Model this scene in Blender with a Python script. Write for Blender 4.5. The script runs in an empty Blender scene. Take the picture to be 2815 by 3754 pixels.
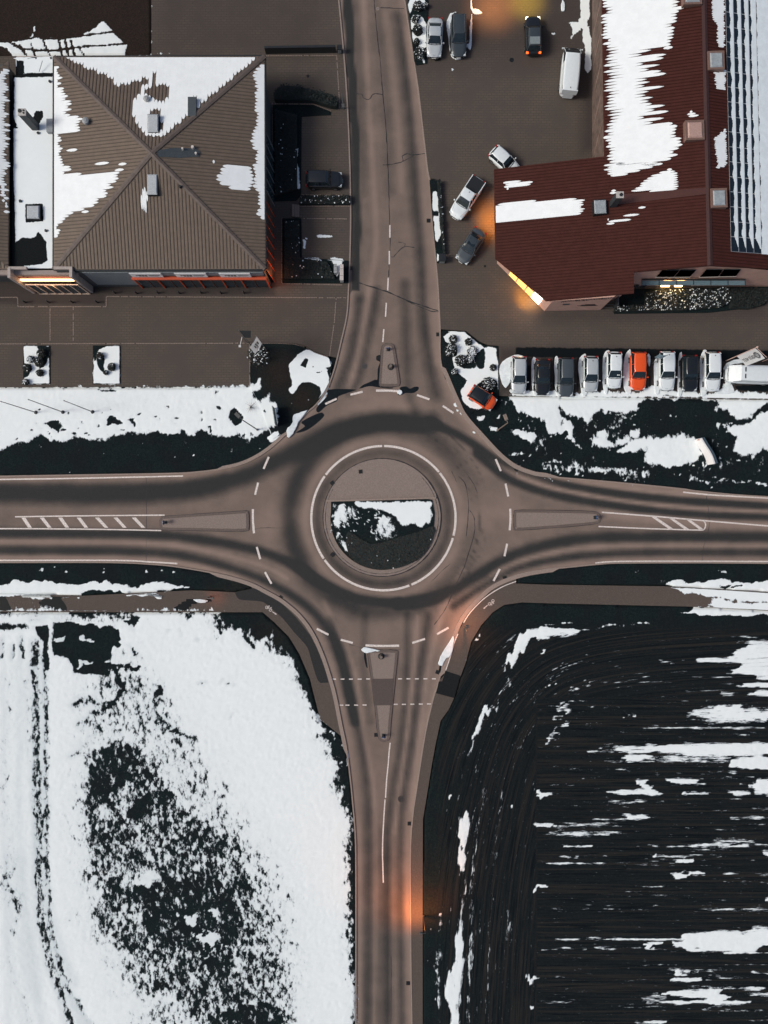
EXPO = 0.38
import bpy, bmesh, math, random
import numpy as np
from mathutils import Vector, Matrix
from mathutils.geometry import delaunay_2d_cdt, tessellate_polygon
random.seed(7); rng = np.random.default_rng(11)
S = 31.0; H = 84.0; CX = 1407.5; CY = 1877.0
scene = bpy.context.scene
COL = scene.collection
def R(d): return math.radians(d)
def W(px, py, z=0.0):                      # a pixel of the survey photo at height z -> metres
    k = (H - z) / H / S
    return Vector(((px - CX) * k, (CY - py) * k, z))
def G(p): return ((p[0] - CX) / S, (CY - p[1]) / S)
def T(ox, oy, s, pts): return [(ox + x / s, oy + y / s) for x, y in pts]
def D(pts): return [(x * 1.6968, y * 1.6968) for x, y in pts]
# ------------------------------------------------------------------ materials
MATS = {}
def nd(nt, typ, **kw):
    n = nt.nodes.new(typ)
    for k, v in kw.items():
        if k.startswith('i_'):
            key = k[2:]; key = int(key) if key.isdigit() else key
            n.inputs[key].default_value = v
        else: setattr(n, k, v)
    return n
def mix(nt, fac, a, b, bt='MIX'):
    m = nt.nodes.new('ShaderNodeMix'); m.data_type = 'RGBA'; m.blend_type = bt
    for i, v in ((0, fac), (6, a), (7, b)):
        if hasattr(v, 'is_output'): nt.links.new(v, m.inputs[i])
        elif i == 0: m.inputs[0].default_value = v
        else: m.inputs[i].default_value = (*v[:3], 1)
    return m.outputs[2]
def math_(nt, op, a, b=None, c=None, clamp=False):
    m = nt.nodes.new('ShaderNodeMath'); m.operation = op; m.use_clamp = clamp
    for i, v in enumerate((a, b, c)):
        if v is None: continue
        if hasattr(v, 'is_output'): nt.links.new(v, m.inputs[i])
        else: m.inputs[i].default_value = v
    return m.outputs[0]
def smooth(nt, v, lo, hi):
    m = nt.nodes.new('ShaderNodeMapRange'); m.interpolation_type = 'SMOOTHSTEP'
    nt.links.new(v, m.inputs[0]); m.inputs[1].default_value = lo; m.inputs[2].default_value = hi
    return m.outputs[0]
def noise(nt, vec, scale, detail=4, rough=.6, sc=None):
    if sc:
        mp = nd(nt, 'ShaderNodeMapping'); mp.inputs['Scale'].default_value = sc
        nt.links.new(vec, mp.inputs[0]); vec = mp.outputs[0]
    n = nd(nt, 'ShaderNodeTexNoise'); n.inputs['Scale'].default_value = scale
    n.inputs['Detail'].default_value = detail; n.inputs['Roughness'].default_value = rough
    nt.links.new(vec, n.inputs['Vector']); return n.outputs['Fac']
def attr(nt, name):
    a = nd(nt, 'ShaderNodeAttribute'); a.attribute_name = name; return a.outputs['Fac']
def newmat(name):
    m = bpy.data.materials.new(name); m.use_nodes = True
    nt = m.node_tree; b = nt.nodes['Principled BSDF']; MATS[name] = m
    return m, nt, b
def M(name, col=(.5, .5, .5), rough=.6, metal=0., var=.12, scale=6., coat=0., emit=None, es=0., spec=.5, alpha=None):
    if name in MATS: return MATS[name]
    m, nt, b = newmat(name)
    tc = nd(nt, 'ShaderNodeTexCoord').outputs['Object']
    f = noise(nt, tc, scale, 5, .65)
    f = smooth(nt, f, .3, .7)
    nt.links.new(mix(nt, f, tuple(c * (1 - var) for c in col), tuple(min(1, c * (1 + var)) for c in col)), b.inputs['Base Color'])
    b.inputs['Roughness'].default_value = rough; b.inputs['Metallic'].default_value = metal
    b.inputs['Coat Weight'].default_value = coat; b.inputs['Specular IOR Level'].default_value = spec
    if emit: b.inputs['Emission Color'].default_value = (*emit, 1); b.inputs['Emission Strength'].default_value = es
    return m
SNOW = (.80, .86, .90)
def ground_mat(name, kind):
    m, nt, b = newmat(name)
    geo = nd(nt, 'ShaderNodeNewGeometry').outputs['Position']
    cov = attr(nt, 'cov'); st = attr(nt, 'streak'); sv = attr(nt, 'streakv')
    rt = nd(nt, 'ShaderNodeMapping'); rt.inputs['Rotation'].default_value = (0, 0, R(38)); rt.inputs['Scale'].default_value = (1.15, .68, 1); nt.links.new(geo, rt.inputs[0])
    n1 = math_(nt, 'ADD', math_(nt, 'MULTIPLY', noise(nt, rt.outputs[0], 1.75, 8, .68), .72), math_(nt, 'MULTIPLY', noise(nt, rt.outputs[0], .55, 3, .55), .32));  n2 = noise(nt, geo, 2.6, 6, .78, (.22, 1.9, 1)); n3 = noise(nt, geo, 2.6, 6, .78, (1.9, .18, 1))
    def mf(f, a, c):
        mm = nt.nodes.new('ShaderNodeMix'); nt.links.new(f, mm.inputs[0]); nt.links.new(a, mm.inputs[2]); nt.links.new(c, mm.inputs[3]); return mm.outputs[0]
    fs = attr(nt, 'fs'); ft = attr(nt, 'ft'); cb_ = nd(nt, 'ShaderNodeCombineXYZ'); nt.links.new(fs, cb_.inputs[0]); nt.links.new(ft, cb_.inputs[1])
    n2 = noise(nt, cb_.outputs[0], 2.6, 6, .78, (1.9, .20, 1)); n = mf(st, n1, n2)
    v = math_(nt, 'ADD', cov, math_(nt, 'MULTIPLY', math_(nt, 'SUBTRACT', n, .5), 2.3))
    v = math_(nt, 'MAXIMUM', v, math_(nt, 'MULTIPLY', math_(nt, 'GREATER_THAN', cov, .99), 1.))
    v = math_(nt, 'MULTIPLY', v, math_(nt, 'GREATER_THAN', cov, .02))
    mask = smooth(nt, v, .44 if kind == 'ground' else .47, .60 if kind == 'ground' else .55)
    fine = noise(nt, geo, 9., 8, .75); big = noise(nt, geo, .35, 5, .6)
    grain = noise(nt, geo, 28., 3, .7)
    if kind == 'ground':
        g = mix(nt, smooth(nt, fine, .38, .68), (.0022, .0070, .0095), (.017, .025, .023))
        s = mix(nt, smooth(nt, fine, .38, .68), (.0038, .0076, .0105), (.016, .0175, .0170))
        br = mix(nt, smooth(nt, fine, .35, .68), (.013, .009, .008), (.040, .026, .020))
        g = mix(nt, smooth(nt, big, .45, .62), g, s)
        c = mix(nt, attr(nt, 'soil'), g, s); c = mix(nt, attr(nt, 'brown'), c, br); rough = .95
        # furrow lines of the ploughed field
        fl = noise(nt, cb_.outputs[0], 3., 4, .6, (1.0, .012, 1)); c = mix(nt, math_(nt, 'MULTIPLY', st, smooth(nt, fl, .46, .62)), c, (.0205, .0190, .0180)); fl2 = noise(nt, cb_.outputs[0], 7., 3, .6, (.9, .02, 1)); c = mix(nt, math_(nt, 'MULTIPLY', st, smooth(nt, fl2, .52, .62)), c, (.0030, .0058, .0080))
    elif kind == 'asphalt':
        w = math_(nt, 'ADD', attr(nt, 'wear'), math_(nt, 'MULTIPLY', math_(nt, 'SUBTRACT', big, .5), .35))
        w = math_(nt, 'ADD', w, math_(nt, 'MULTIPLY', math_(nt, 'SUBTRACT', fine, .5), .25))
        c = mix(nt, smooth(nt, w, 0., 1.), (.024, .0268, .0285), (.345, .248, .204)); rough = .85
        c = mix(nt, attr(nt, 'brown'), c, (.026, .024, .026))
    elif kind == 'paving':
        br = nd(nt, 'ShaderNodeTexBrick'); nt.links.new(geo, br.inputs['Vector'])
        br.inputs['Scale'].default_value = 1.; br.inputs['Brick Width'].default_value = .62; br.inputs['Row Height'].default_value = .30
        br.inputs['Mortar Size'].default_value = .035; br.inputs['Mortar Smooth'].default_value = .4
        br.inputs['Color1'].default_value = (.102, .081, .067, 1); br.inputs['Color2'].default_value = (.087, .072, .061, 1); br.inputs['Mortar'].default_value = (.054, .047, .042, 1)
        c = mix(nt, smooth(nt, big, .35, .65), br.outputs[0], (.072, .061, .054))
        c = mix(nt, attr(nt, 'brown'), c, (.034, .029, .029))
        c = mix(nt, math_(nt, 'MULTIPLY', smooth(nt, grain, .4, .75), .35), c, (.16, .11, .09)); rough = .85
    elif kind == 'path':
        c = mix(nt, smooth(nt, fine, .35, .7), (.080, .064, .056), (.118, .090, .077))
        c = mix(nt, attr(nt, 'brown'), c, (.019, .019, .021)); rough = .85
    elif kind == 'roof':
        c = mix(nt, smooth(nt, fine, .4, .62), (.002, .004, .005), (.014, .016, .017)); rough = .9
    elif kind == 'plaza':
        c = mix(nt, smooth(nt, fine, .35, .7), (.215, .165, .145), (.32, .25, .22)); rough = .85
    if kind in ('asphalt', 'path', 'plaza'):
        c = mix(nt, math_(nt, 'MULTIPLY', smooth(nt, grain, .42, .62), .26), c, (.02, .02, .02)); gr2 = noise(nt, geo, 17., 2, .8); c = mix(nt, math_(nt, 'MULTIPLY', smooth(nt, gr2, .50, .68), .22), c, (.38, .30, .26))
    if kind in ('asphalt', 'paving', 'path'):
        wet = attr(nt, 'wet'); wv = smooth(nt, math_(nt, 'ADD', wet, math_(nt, 'MULTIPLY', math_(nt, 'SUBTRACT', n1, .5), .5)), .42, .58)
        c = mix(nt, wv, c, (.005, .007, .008))
        rr = math_(nt, 'SUBTRACT', rough, math_(nt, 'MULTIPLY', wv, .35)); nt.links.new(rr, b.inputs['Roughness'])
    else: b.inputs['Roughness'].default_value = rough
    sn = mix(nt, smooth(nt, noise(nt, geo, .9, 6, .7), .3, .75), (.80, .835, .84), (.845, .872, .875))
    sn = mix(nt, math_(nt, 'MULTIPLY', smooth(nt, v, .80, .50), .34), sn, (.42, .49, .53))
    if kind == 'ground': sn = mix(nt, math_(nt, 'MULTIPLY', attr(nt, 'dirty'), math_(nt, 'ADD', math_(nt, 'MULTIPLY', fine, .9), .12)), sn, (.38, .46, .50))
    nt.links.new(mix(nt, mask, c, sn), b.inputs['Base Color'])
    b.inputs['Specular IOR Level'].default_value = .12
    bp = nd(nt, 'ShaderNodeBump'); bp.inputs['Strength'].default_value = .5; bp.inputs['Distance'].default_value = .06
    hgt = math_(nt, 'ADD', math_(nt, 'MULTIPLY', mask, .9), math_(nt, 'MULTIPLY', fine, .5 if kind == 'ground' else .12))
    nt.links.new(hgt, bp.inputs['Height']); nt.links.new(bp.outputs[0], b.inputs['Normal'])
    return m
# ------------------------------------------------------------------ numpy fields, in photo pixels
def inside(P, poly):
    x, y = P[:, 0], P[:, 1]; c = np.zeros(len(P), bool); n = len(poly)
    for i in range(n):
        x1, y1 = poly[i]; x2, y2 = poly[(i + 1) % n]
        if y1 == y2: continue
        k = ((y1 > y) != (y2 > y)) & (x < (x2 - x1) * (y - y1) / (y2 - y1) + x1); c ^= k
    return c
def dist(P, pl, closed=False):
    d = np.full(len(P), 1e9); n = len(pl)
    for i in range(n if closed else n - 1):
        a = np.array(pl[i], float); e = np.array(pl[(i + 1) % n], float) - a
        L = e @ e
        if L == 0: L = 1e-9
        q = P - a; t = np.clip((q @ e) / L, 0, 1)
        d = np.minimum(d, np.hypot(q[:, 0] - t * e[0], q[:, 1] - t * e[1]))
    return d
def cull(P, poly, m):
    a = np.array(poly, float); lo = a.min(0) - m; hi = a.max(0) + m
    return np.nonzero((P[:, 0] > lo[0]) & (P[:, 0] < hi[0]) & (P[:, 1] > lo[1]) & (P[:, 1] < hi[1]))[0]
def sdf(P, poly):
    d = dist(P, poly, True); return np.where(inside(P, poly), -d, d)
def fpoly(P, poly, f):                      # 1 inside, 0 outside, feather f px
    out = np.zeros(len(P)); k = cull(P, poly, f + 1)
    if len(k): out[k] = np.clip(.5 - sdf(P[k], poly) / (2. * f), 0, 1)
    return out
def fline(P, pl, w, f):
    out = np.zeros(len(P)); k = cull(P, pl, w + f + 1)
    if len(k): out[k] = np.clip(.5 - (dist(P[k], pl) - w) / (2. * f), 0, 1)
    return out
def spline(pts, n=6, closed=False):
    P = [np.array(p, float) for p in pts]; out = []; N = len(P)
    for i in range(N if closed else N - 1):
        if closed: a, b, c, d = P[(i - 1) % N], P[i], P[(i + 1) % N], P[(i + 2) % N]
        else: a, b, c, d = P[max(i - 1, 0)], P[i], P[i + 1], P[min(i + 2, N - 1)]
        for j in range(n):
            t = j / n
            out.append(tuple(.5 * ((2 * b) + (-a + c) * t + (2 * a - 5 * b + 4 * c - d) * t * t + (-a + 3 * b - 3 * c + d) * t ** 3)))
    if not closed: out.append(tuple(P[-1]))
    return out
# ------------------------------------------------------------------ outlines traced in pixels
NWk = [(1243, 0), (1255, 127), (1269, 292), (1280, 496), (1286, 700), (1286, 877), (1278, 1084), (1271, 1167), (1250, 1261), (1230, 1344), (1208, 1410), (1196, 1436), (1160, 1484), (1126, 1514), (1094, 1550), (1048, 1594), (991, 1645), (936, 1681), (877, 1706), (797, 1723), (700, 1734), (600, 1738), (300, 1743), (0, 1748)]
SWk = [(0, 2060), (400, 2060), (560, 2067), (655, 2077), (803, 2103), (912, 2133), (980, 2166), (1039, 2200), (1102, 2254), (1150, 2320), (1186, 2398), (1212, 2474), (1233, 2550), (1254, 2656), (1271, 2740), (1286, 2858), (1293, 2930), (1303, 3050), (1306, 3201), (1306, 3754)]
SEk = [(1508, 3754), (1504, 3503), (1502, 3141), (1511, 2990), (1524, 2900), (1539, 2800), (1557, 2688), (1583, 2572), (1603, 2507), (1621, 2446), (1646, 2367), (1669, 2303), (1691, 2260), (1720, 2222), (1764, 2178), (1806, 2144), (1861, 2118), (1924, 2099), (2000, 2086), (2098, 2076), (2197, 2066), (2275, 2062), (2565, 2061), (2815, 2063)]
NEk = [(2815, 1823), (2688, 1815), (2545, 1801), (2491, 1793), (2246, 1769), (2000, 1748), (1944, 1738), (1887, 1716), (1840, 1682), (1803, 1646), (1763, 1602), (1721, 1556), (1691, 1516), (1670, 1471), (1653, 1433), (1634, 1387), (1617, 1345), (1611, 1290), (1611, 1205), (1607, 1121), (1602, 1031), (1590, 895), (1578, 700), (1566, 628), (1558, 562), (1544, 441), (1531, 330), (1517, 237), (1500, 127), (1481, 0)]
NWs, SWs, SEs, NEs = [spline(k, 4) for k in (NWk, SWk, SEk, NEk)]
EXT = 9000
ROADin = [(1200, -1000)] + NWs + [(-1000, 1760), (-1000, 2060)] + SWs + [(1306, 4700), (1510, 4700)] + SEs + [(3800, 2068), (3800, 1890)] + NEs + [(1400, -1000)]
LOTW = [(556, -500), (1216, -500)] + [(x - 4, y) for x, y in NWs if y < 1310] + [(1236, 1312), (1206, 1306), (1156, 1290), (1122, 1271), (1080, 1259), (1010, 1257), (916, 1257), (916, 1417), (-500, 1420), (-500, 212), (556, 204)]
LOTE = [(1442, -500)] + [(x + 4, y) for x, y in reversed(NEs) if y < 1206] + [(1616, 1208), (1708, 1214), (1759, 1254), (1790, 1266), (1827, 1268), (1829, 1452), (2100, 1455), (3400, 1474), (3400, -500)]
_sw = [p for p in SWs if 1000 > p[0] > 930 or (p[0] >= 1000 and p[1] < 2705)]
PATHW = [(-800, 2180), (60, 2178), (300, 2184), (620, 2168), (700, 2164), (760, 2166), (861, 2171), (925, 2158)] + [(x - 12, y + 5) for x, y in _sw] + [(1256, 2702), (1174, 2637), (1157, 2571), (1136, 2487), (1098, 2398), (1060, 2335), (1005, 2280), (963, 2244), (-800, 2244)]
_se = [p for p in SEs if p[0] < 1891]
PATHE = [(1514, 4700)] + [(x + (4 if y > 2480 else 15), y + (0 if y > 2300 else 8)) for x, y in _se] + [(1891, 2139), (2000, 2143), (2200, 2146), (2432, 2149), (3600, 2215), (3600, 2280), (2516, 2223), (2000, 2211), (1912, 2208), (1848, 2217), (1806, 2244), (1764, 2291), (1727, 2352), (1706, 2431), (1684, 2489), (1666, 2554), (1644, 2601), (1615, 2641), (1597, 2724), (1583, 2800), (1567, 2900), (1550, 3002), (1549, 3201), (1549, 4700)]
def t1(p): return T(0, 0, 2.37, p)
def tA(p): return T(0, 1200, 2.37, p)
def tB(p): return T(700, 1200, 2.37, p)
def tC(p): return T(1400, 1100, 2.37, p)
def tE(p): return T(2100, 1200, 2.32, p)
def tF(p): return T(0, 1750, 2.37, p)
def tG(p): return T(600, 1750, 2.37, p)
def tH(p): return T(2000, 1700, 2.035, p)
def tI(p): return T(0, 2200, 2.37, p)
def tJ(p): return T(600, 2200, 2.37, p)
def tK(p): return T(1250, 2200, 2.765, p)
def tL(p): return T(1800, 2200, 1.634, p)
def tM(p): return T(0, 2900, 1.659, p)
def tN(p): return T(800, 2900, 1.659, p)
def tO(p): return T(1500, 2900, 2.074, p)
def tP(p): return T(1900, 2900, 1.813, p)
def rect(a, b, c, d): return [(a, b), (c, b), (c, d), (a, d)]
HEAPS = []
def heapadd(p, z=.118): HEAPS.append((p, z))
ADD = []; SUB = []      # (polygon or line, feather, value, width)
def add(p, f=4, v=1.): ADD.append((p, f, v, None))
def addl(p, w, f=4, v=1.): ADD.append((p, f, v, w))
def sub(p, f=5, v=1.): SUB.append((p, f, v, None))
def subl(p, w, f=4, v=1.): SUB.append((p, f, v, w))
# north-west corner: snow crossed by wheel tracks
add(t1([(-60, 380), (60, 420), (130, 520), (650, 505), (1080, 500), (1100, 400), (1000, 300), (900, 180), (830, 250), (700, 310), (520, 340), (290, 320), (190, 350), (100, 370)]), 5)
for l in ([(90, 370), (170, 420), (300, 440), (500, 440), (700, 410), (1080, 385)], [(190, 350), (300, 330), (520, 340), (820, 300), (1000, 280)], [(60, 430), (120, 530)], [(170, 400), (240, 500)], [(270, 380), (310, 500)], [(370, 340), (440, 500)], [(510, 340), (540, 490)], [(570, 360), (595, 490)], [(620, 360), (650, 490)], [(690, 420), (750, 510)]):
    subl(t1(l), 4, 2.5)
addl(t1([(290, 320), (300, 240)]), 2, 2); addl(t1([(1310, 350), (1312, 480)]), 2.5, 2); addl(t1([(1300, 470), (1655, 478)]), 1.5, 2, .8)
# verge north of the west road
add(tA([(-100, 518), (1659, 518)]) + tB([(510, 515), (600, 455), (605, 520), (545, 570), (600, 640), (660, 600), (680, 640), (740, 670), (760, 850), (700, 880), (650, 900), (560, 950), (500, 1000), (400, 920), (290, 925), (180, 930), (90, 900), (0, 950)]) + tA([(1600, 900), (1500, 940), (1200, 925), (1000, 950), (850, 975), (600, 955), (350, 965), (180, 1020), (-100, 1040)]), 13)
for p in ([(390, 840), (500, 820), (540, 860), (520, 910), (450, 870)], [(920, 850), (980, 780), (1080, 830), (1080, 860)], [(1140, 820), (1210, 820), (1200, 880)], [(870, 540), (1020, 540), (1020, 555), (880, 560)]): sub(tA(p), 5)
for c in [(350, 715), (600, 725), (700, 800), (820, 850), (640, 850), (420, 930), (630, 930), (740, 900), (880, 740), (985, 708), (1235, 765), (1340, 805), (1400, 800), (1550, 770), (1555, 830), (1480, 660), (270, 905), (130, 980), (370, 880), (560, 880), (335, 810), (1060, 900), (1110, 960), (1040, 900)]: subl(tA([c, (c[0] + 14, c[1] + 4)]), 4, 4, .95)
for c in [(85, 745), (205, 800), (80, 800), (240, 710), (150, 880), (520, 930), (440, 940), (210, 562), (640, 720)]: subl(tB([c, (c[0] + 8, c[1] + 8)]), 5, 5, .95)
sub(spline(tB([(330, 720), (400, 712), (430, 780), (420, 825), (360, 840), (318, 790)]), 4, True), 3)
# corner planting bed NW
add(spline(tB([(930, 240), (1000, 200), (1060, 215), (1130, 245), (1180, 250), (1222, 320), (1185, 385), (1205, 440), (1198, 520), (1150, 640), (1080, 695), (1135, 600), (1120, 520), (1040, 482), (960, 490), (885, 580), (850, 540), (885, 500), (850, 340), (890, 290)]), 3, True), 4)
sub(tB([(1000, 268), (1022, 285), (1000, 355), (950, 335)]), 2.5); sub(tB([(1090, 395), (1140, 380), (1130, 400)]), 3); subl(tB([(1180, 360), (1215, 350)]), 3, 3); subl(tB([(1063, 345), (1066, 347)]), 3, 2)
heapadd(tB([(1015, 722), (960, 790), (925, 850), (890, 920), (845, 960), (835, 885), (880, 840), (890, 770), (940, 745)]), .15)
add(tB([(690, 930), (760, 895), (775, 960), (720, 1000), (660, 965)]), 5)
for c in [(255, 1070), (35, 1100), (600, 1050), (875, 660), (1190, 600), (1020, 630)]: addl(tB([c, (c[0] + 6, c[1] + 3)]), 2.2, 2)
# planters in the parking bays
add(rect(90, 1270, 183, 1407), 3); add(rect(345, 1270, 440, 1407), 3)
sub(tA([(320, 165), (350, 190), (330, 290), (350, 370), (400, 330), (440, 240), (440, 165)]), 5); sub(tA([(205, 320), (270, 320), (290, 370), (250, 430), (205, 440)]), 5)
sub(spline(tA([(800, 165), (980, 150), (900, 180), (860, 210), (835, 290), (808, 280)]), 3, True), 4); sub(spline(tA([(860, 240), (915, 280), (905, 340), (920, 410), (870, 360), (845, 290)]), 3, True), 4)
# NE corner bed
add(tC([(530, 320), (600, 270), (700, 280), (760, 320), (820, 370), (890, 420), (930, 400), (990, 425), (995, 500), (1015, 640), (1010, 760), (900, 700), (830, 730), (790, 770), (770, 830), (900, 950), (760, 940), (700, 880), (680, 790), (740, 700), (640, 620), (620, 560), (610, 500), (655, 480), (650, 400), (560, 370)]), 4)
sub(spline(tC([(670, 510), (780, 520), (820, 580), (730, 600), (650, 560)]), 3, True), 6); sub(spline(tC([(800, 500), (880, 420), (895, 500), (880, 590), (830, 590)]), 3, True), 5); sub(spline(tC([(850, 730), (940, 680), (1005, 730), (960, 790)]), 3, True), 6)
sub(tC([(540, 370), (610, 380), (640, 440), (600, 500), (545, 480)]), 5)
addl(tC([(635, 900), (655, 950), (700, 1000)]), 3.5, 2); addl(tC([(800, 1150), (812, 1160)]), 3, 2)
# parking bays with cars, NE
heapadd(tC([(1022, 575), (1150, 480), (1240, 500), (1130, 520), (1118, 690), (1060, 760)]))
heapadd(tC([(1118, 770), (1240, 790), (1180, 815), (1120, 810)]))
heapadd(tC([(1300, 540), (1340, 515), (1350, 700), (1360, 820), (1310, 800)])); heapadd(tC([(1495, 530), (1530, 510), (1530, 700), (1570, 830), (1510, 800)]))
for p in ([(45, 300), (110, 235), (95, 470), (120, 560), (70, 560)], [(250, 260), (310, 205), (290, 420), (290, 560), (255, 530)], [(435, 260), (490, 200), (475, 420), (490, 560), (430, 520)], [(630, 230), (655, 250), (650, 330), (630, 310)], [(690, 290), (740, 280), (725, 420), (730, 560), (690, 540)], [(895, 260), (925, 240), (920, 560), (885, 560)], [(1078, 260), (1130, 200), (1115, 420), (1130, 560), (1080, 560)],
          [(1290, 500), (1275, 400), (1300, 310), (1440, 265), (1560, 285), (1400, 310), (1320, 340), (1310, 420), (1340, 480), (1360, 560), (1200, 560)]): heapadd(tE(p))
add(tE([(-420, 545), (0, 555), (300, 550), (600, 560), (680, 500), (740, 540), (870, 555), (1000, 550), (1200, 570), (1300, 480), (1380, 545), (1700, 575), (1700, 640), (1570, 700), (1540, 745), (1350, 760), (1300, 710), (1220, 690), (1230, 640), (1100, 590), (870, 620), (810, 580), (640, 640), (500, 710), (290, 740), (250, 680), (150, 720), (100, 790), (0, 760)]) + tC([(1540, 960), (1560, 1050), (1600, 1100), (1540, 1160), (1430, 1160), (1400, 1080), (1250, 1000), (1150, 920), (1110, 840)]), 13)
for p in ([(380, 1050), (480, 940), (620, 950), (800, 930), (930, 895), (1030, 930), (1075, 1000), (1075, 1100), (1040, 1140), (940, 1180), (860, 1200), (620, 1150), (600, 1060), (440, 1070)], [(150, 960), (240, 870), (310, 880), (290, 940), (330, 965), (400, 940), (480, 865), (570, 870), (560, 900), (420, 970), (320, 1010), (200, 1000)], [(1320, 840), (1500, 800), (1700, 690), (1700, 1030), (1600, 1040), (1590, 1080), (1480, 1098), (1390, 1090), (1360, 1050), (1380, 940), (1320, 880)], [(1235, 820), (1330, 825), (1330, 840), (1240, 835)]): add(tE(p), 15)
add(tC([(1080, 1140), (1170, 1120), (1230, 1150), (1330, 1180), (1340, 1200), (1320, 1260), (1230, 1220), (1150, 1170)]), 6); add(tC([(820, 1010), (890, 1010), (870, 1050), (840, 1050)]), 5); add(tC([(985, 1020), (1040, 1000), (1030, 1050)]), 4); add(tC([(935, 1100), (1000, 1110), (1000, 1140), (950, 1130)]), 4); add(tC([(1560, 1000), (1680, 1100), (1680, 1200), (1610, 1150)]), 6)
addl(tE([(0, 1150), (120, 1215), (330, 1230), (600, 1240)]), 12, 22, .72); addl(tE([(-60, 950), (0, 900), (60, 1000)]), 6, 8, .7); addl(tE([(1040, 1300), (1350, 1315), (1659, 1300)]), 5, 9, .75); addl(tC([(1090, 1330), (1260, 1345)]), 3, 7, .8); addl(tC([(1420, 1400), (1560, 1395)]), 5, 9, .75); addl(tH([(0, 20), (330, 50), (640, 80)]), 10, 20, .66)
addl(tE([(330, 745), (500, 760)]), 5, 8, .7)
# top car park strips of swept snow
for p in ([(575, 160), (600, 125), (645, 120), (612, 150), (585, 400), (605, 460), (595, 470), (570, 300), (558, 215)], [(600, 470), (650, 490), (715, 485), (690, 515), (640, 525), (605, 500)], [(775, 150), (782, 160), (775, 420), (745, 425), (732, 400), (760, 370), (760, 250)], [(775, 0), (785, 80), (830, 90), (870, 125), (800, 130), (768, 60)], [(1565, 10), (1585, 50), (1580, 100), (1552, 90)]): heapadd(T(1400, 0, 2.37, p))
addl(T(1400, 0, 2.37, [(1470, 300), (1500, 290)]), 2.5, 2); addl(T(1400, 0, 2.37, [(610, 612), (645, 620)]), 2, 2)
add(T(2000, 0, 5.53, [(715, -200), (900, -200), (880, 380), (840, 400), (830, 480), (880, 650), (930, 850), (920, 1400), (880, 1480), (790, 1450), (800, 1100), (740, 700), (760, 560), (690, 620), (560, 740), (500, 790), (550, 600), (460, 470), (650, 460), (710, 340)]), 3)
sub(T(2000, 0, 5.53, [(750, 380), (780, 380), (760, 700), (740, 600)]), 3, .6)
# planting strip on the kerb, NE road
add(T(1400, 500, 2.37, [(440, 490), (470, 480), (485, 560), (500, 760), (510, 850), (480, 930), (460, 900), (450, 740), (440, 600)]), 4); sub(T(1400, 500, 2.37, [(440, 660), (500, 650), (490, 700), (450, 700)]), 4)
add(T(1400, 500, 2.37, [(475, 1020), (495, 1030), (490, 1090), (475, 1080)]), 3)
add(T(1400, 0, 2.37, [(220, 60), (250, 0), (250, -200), (330, -200), (370, 0), (385, 60), (350, 90), (280, 60), (240, 130)]), 4); add(T(1400, 0, 2.37, [(245, 200), (270, 140), (340, 140), (385, 220), (385, 420), (340, 440), (275, 380), (260, 290), (250, 230)]), 4)
sub(spline(T(1400, 0, 2.37, [(260, 270), (320, 250), (355, 290), (310, 330)]), 4, True), 3); sub(T(1400, 0, 2.37, [(280, 365), (320, 365), (320, 410), (285, 400)]), 4); subl(T(1400, 0, 2.37, [(285, 200), (325, 160)]), 4, 3)
addl(T(1400, 0, 2.37, [(345, 480), (365, 560)]), 4, 5, .8)
# beds west of the north road
addl(T(600, 600, 2.37, [(1150, 0), (1165, 100), (1175, 210)]), 7, 8, .75); addl(T(600, 600, 2.37, [(1280, 300), (1370, 300)]), 5, 7, .7); add(T(600, 600, 2.37, [(1385, 310), (1430, 300), (1470, 345), (1390, 345)]), 4)
add(T(600, 600, 2.37, [(1215, 820), (1340, 820), (1370, 850), (1250, 850)]), 5); add(T(600, 600, 2.37, [(1440, 820), (1555, 825), (1550, 900), (1500, 990), (1490, 900)]), 6); addl(T(600, 600, 2.37, [(1430, 890), (1430, 960)]), 5, 5, .8); addl(T(600, 600, 2.37, [(1120, 710), (1165, 725)]), 3, 5, .8)
add(T(600, 600, 2.37, [(1250, 640), (1225, 690), (1225, 730), (1238, 770), (1215, 730), (1212, 680), (1235, 645)]), 1.6); addl(T(600, 600, 2.37, [(1335, 636), (1470, 634)]), 1.8, 1.2); addl(T(600, 0, 2.37, [(1165, 1300), (1145, 1400)]), 6, 8, .75)
# road splashes of snow
heapadd(T(1300, 1240, 6.38, [(1005, 1250), (1040, 1210), (1100, 1220), (1105, 1290), (1070, 1320), (1005, 1300)]), .004)
heapadd(tK([(210, 500), (250, 478), (390, 510), (330, 520), (250, 535)]), .03); heapadd(tK([(1130, 370), (1145, 400), (1115, 550), (1060, 590), (1030, 655), (985, 650), (1005, 570), (1050, 490)]), .13)
# SW verge, strip above the path, melted path edge
add(tF([(-100, 930), (300, 905), (800, 912), (1000, 940), (1400, 930), (1659, 950)]) + tG([(240, 950), (100, 965), (0, 1015)]) + tF([(1400, 1012), (1300, 1035), (1000, 998), (850, 985), (760, 1000), (720, 1020), (500, 1012), (440, 1030), (240, 1025), (100, 1012), (-100, 1015)]), 4)
add(tF([(215, 1045), (440, 1048), (380, 1065), (300, 1072), (250, 1065)]), 2); add(tF([(1310, 1035), (1400, 1040), (1378, 1080), (1350, 1055)]), 2)
for c in [(355, 812), (440, 775), (890, 820), (890, 855), (1250, 815), (1410, 795), (1520, 795), (545, 830)]: addl(tF([c, (c[0] + 12, c[1])]), 3.5, 4, .9)
heapadd(tG([(265, 1055), (380, 1065), (375, 1082), (330, 1088), (280, 1075)]), .105)
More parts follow.
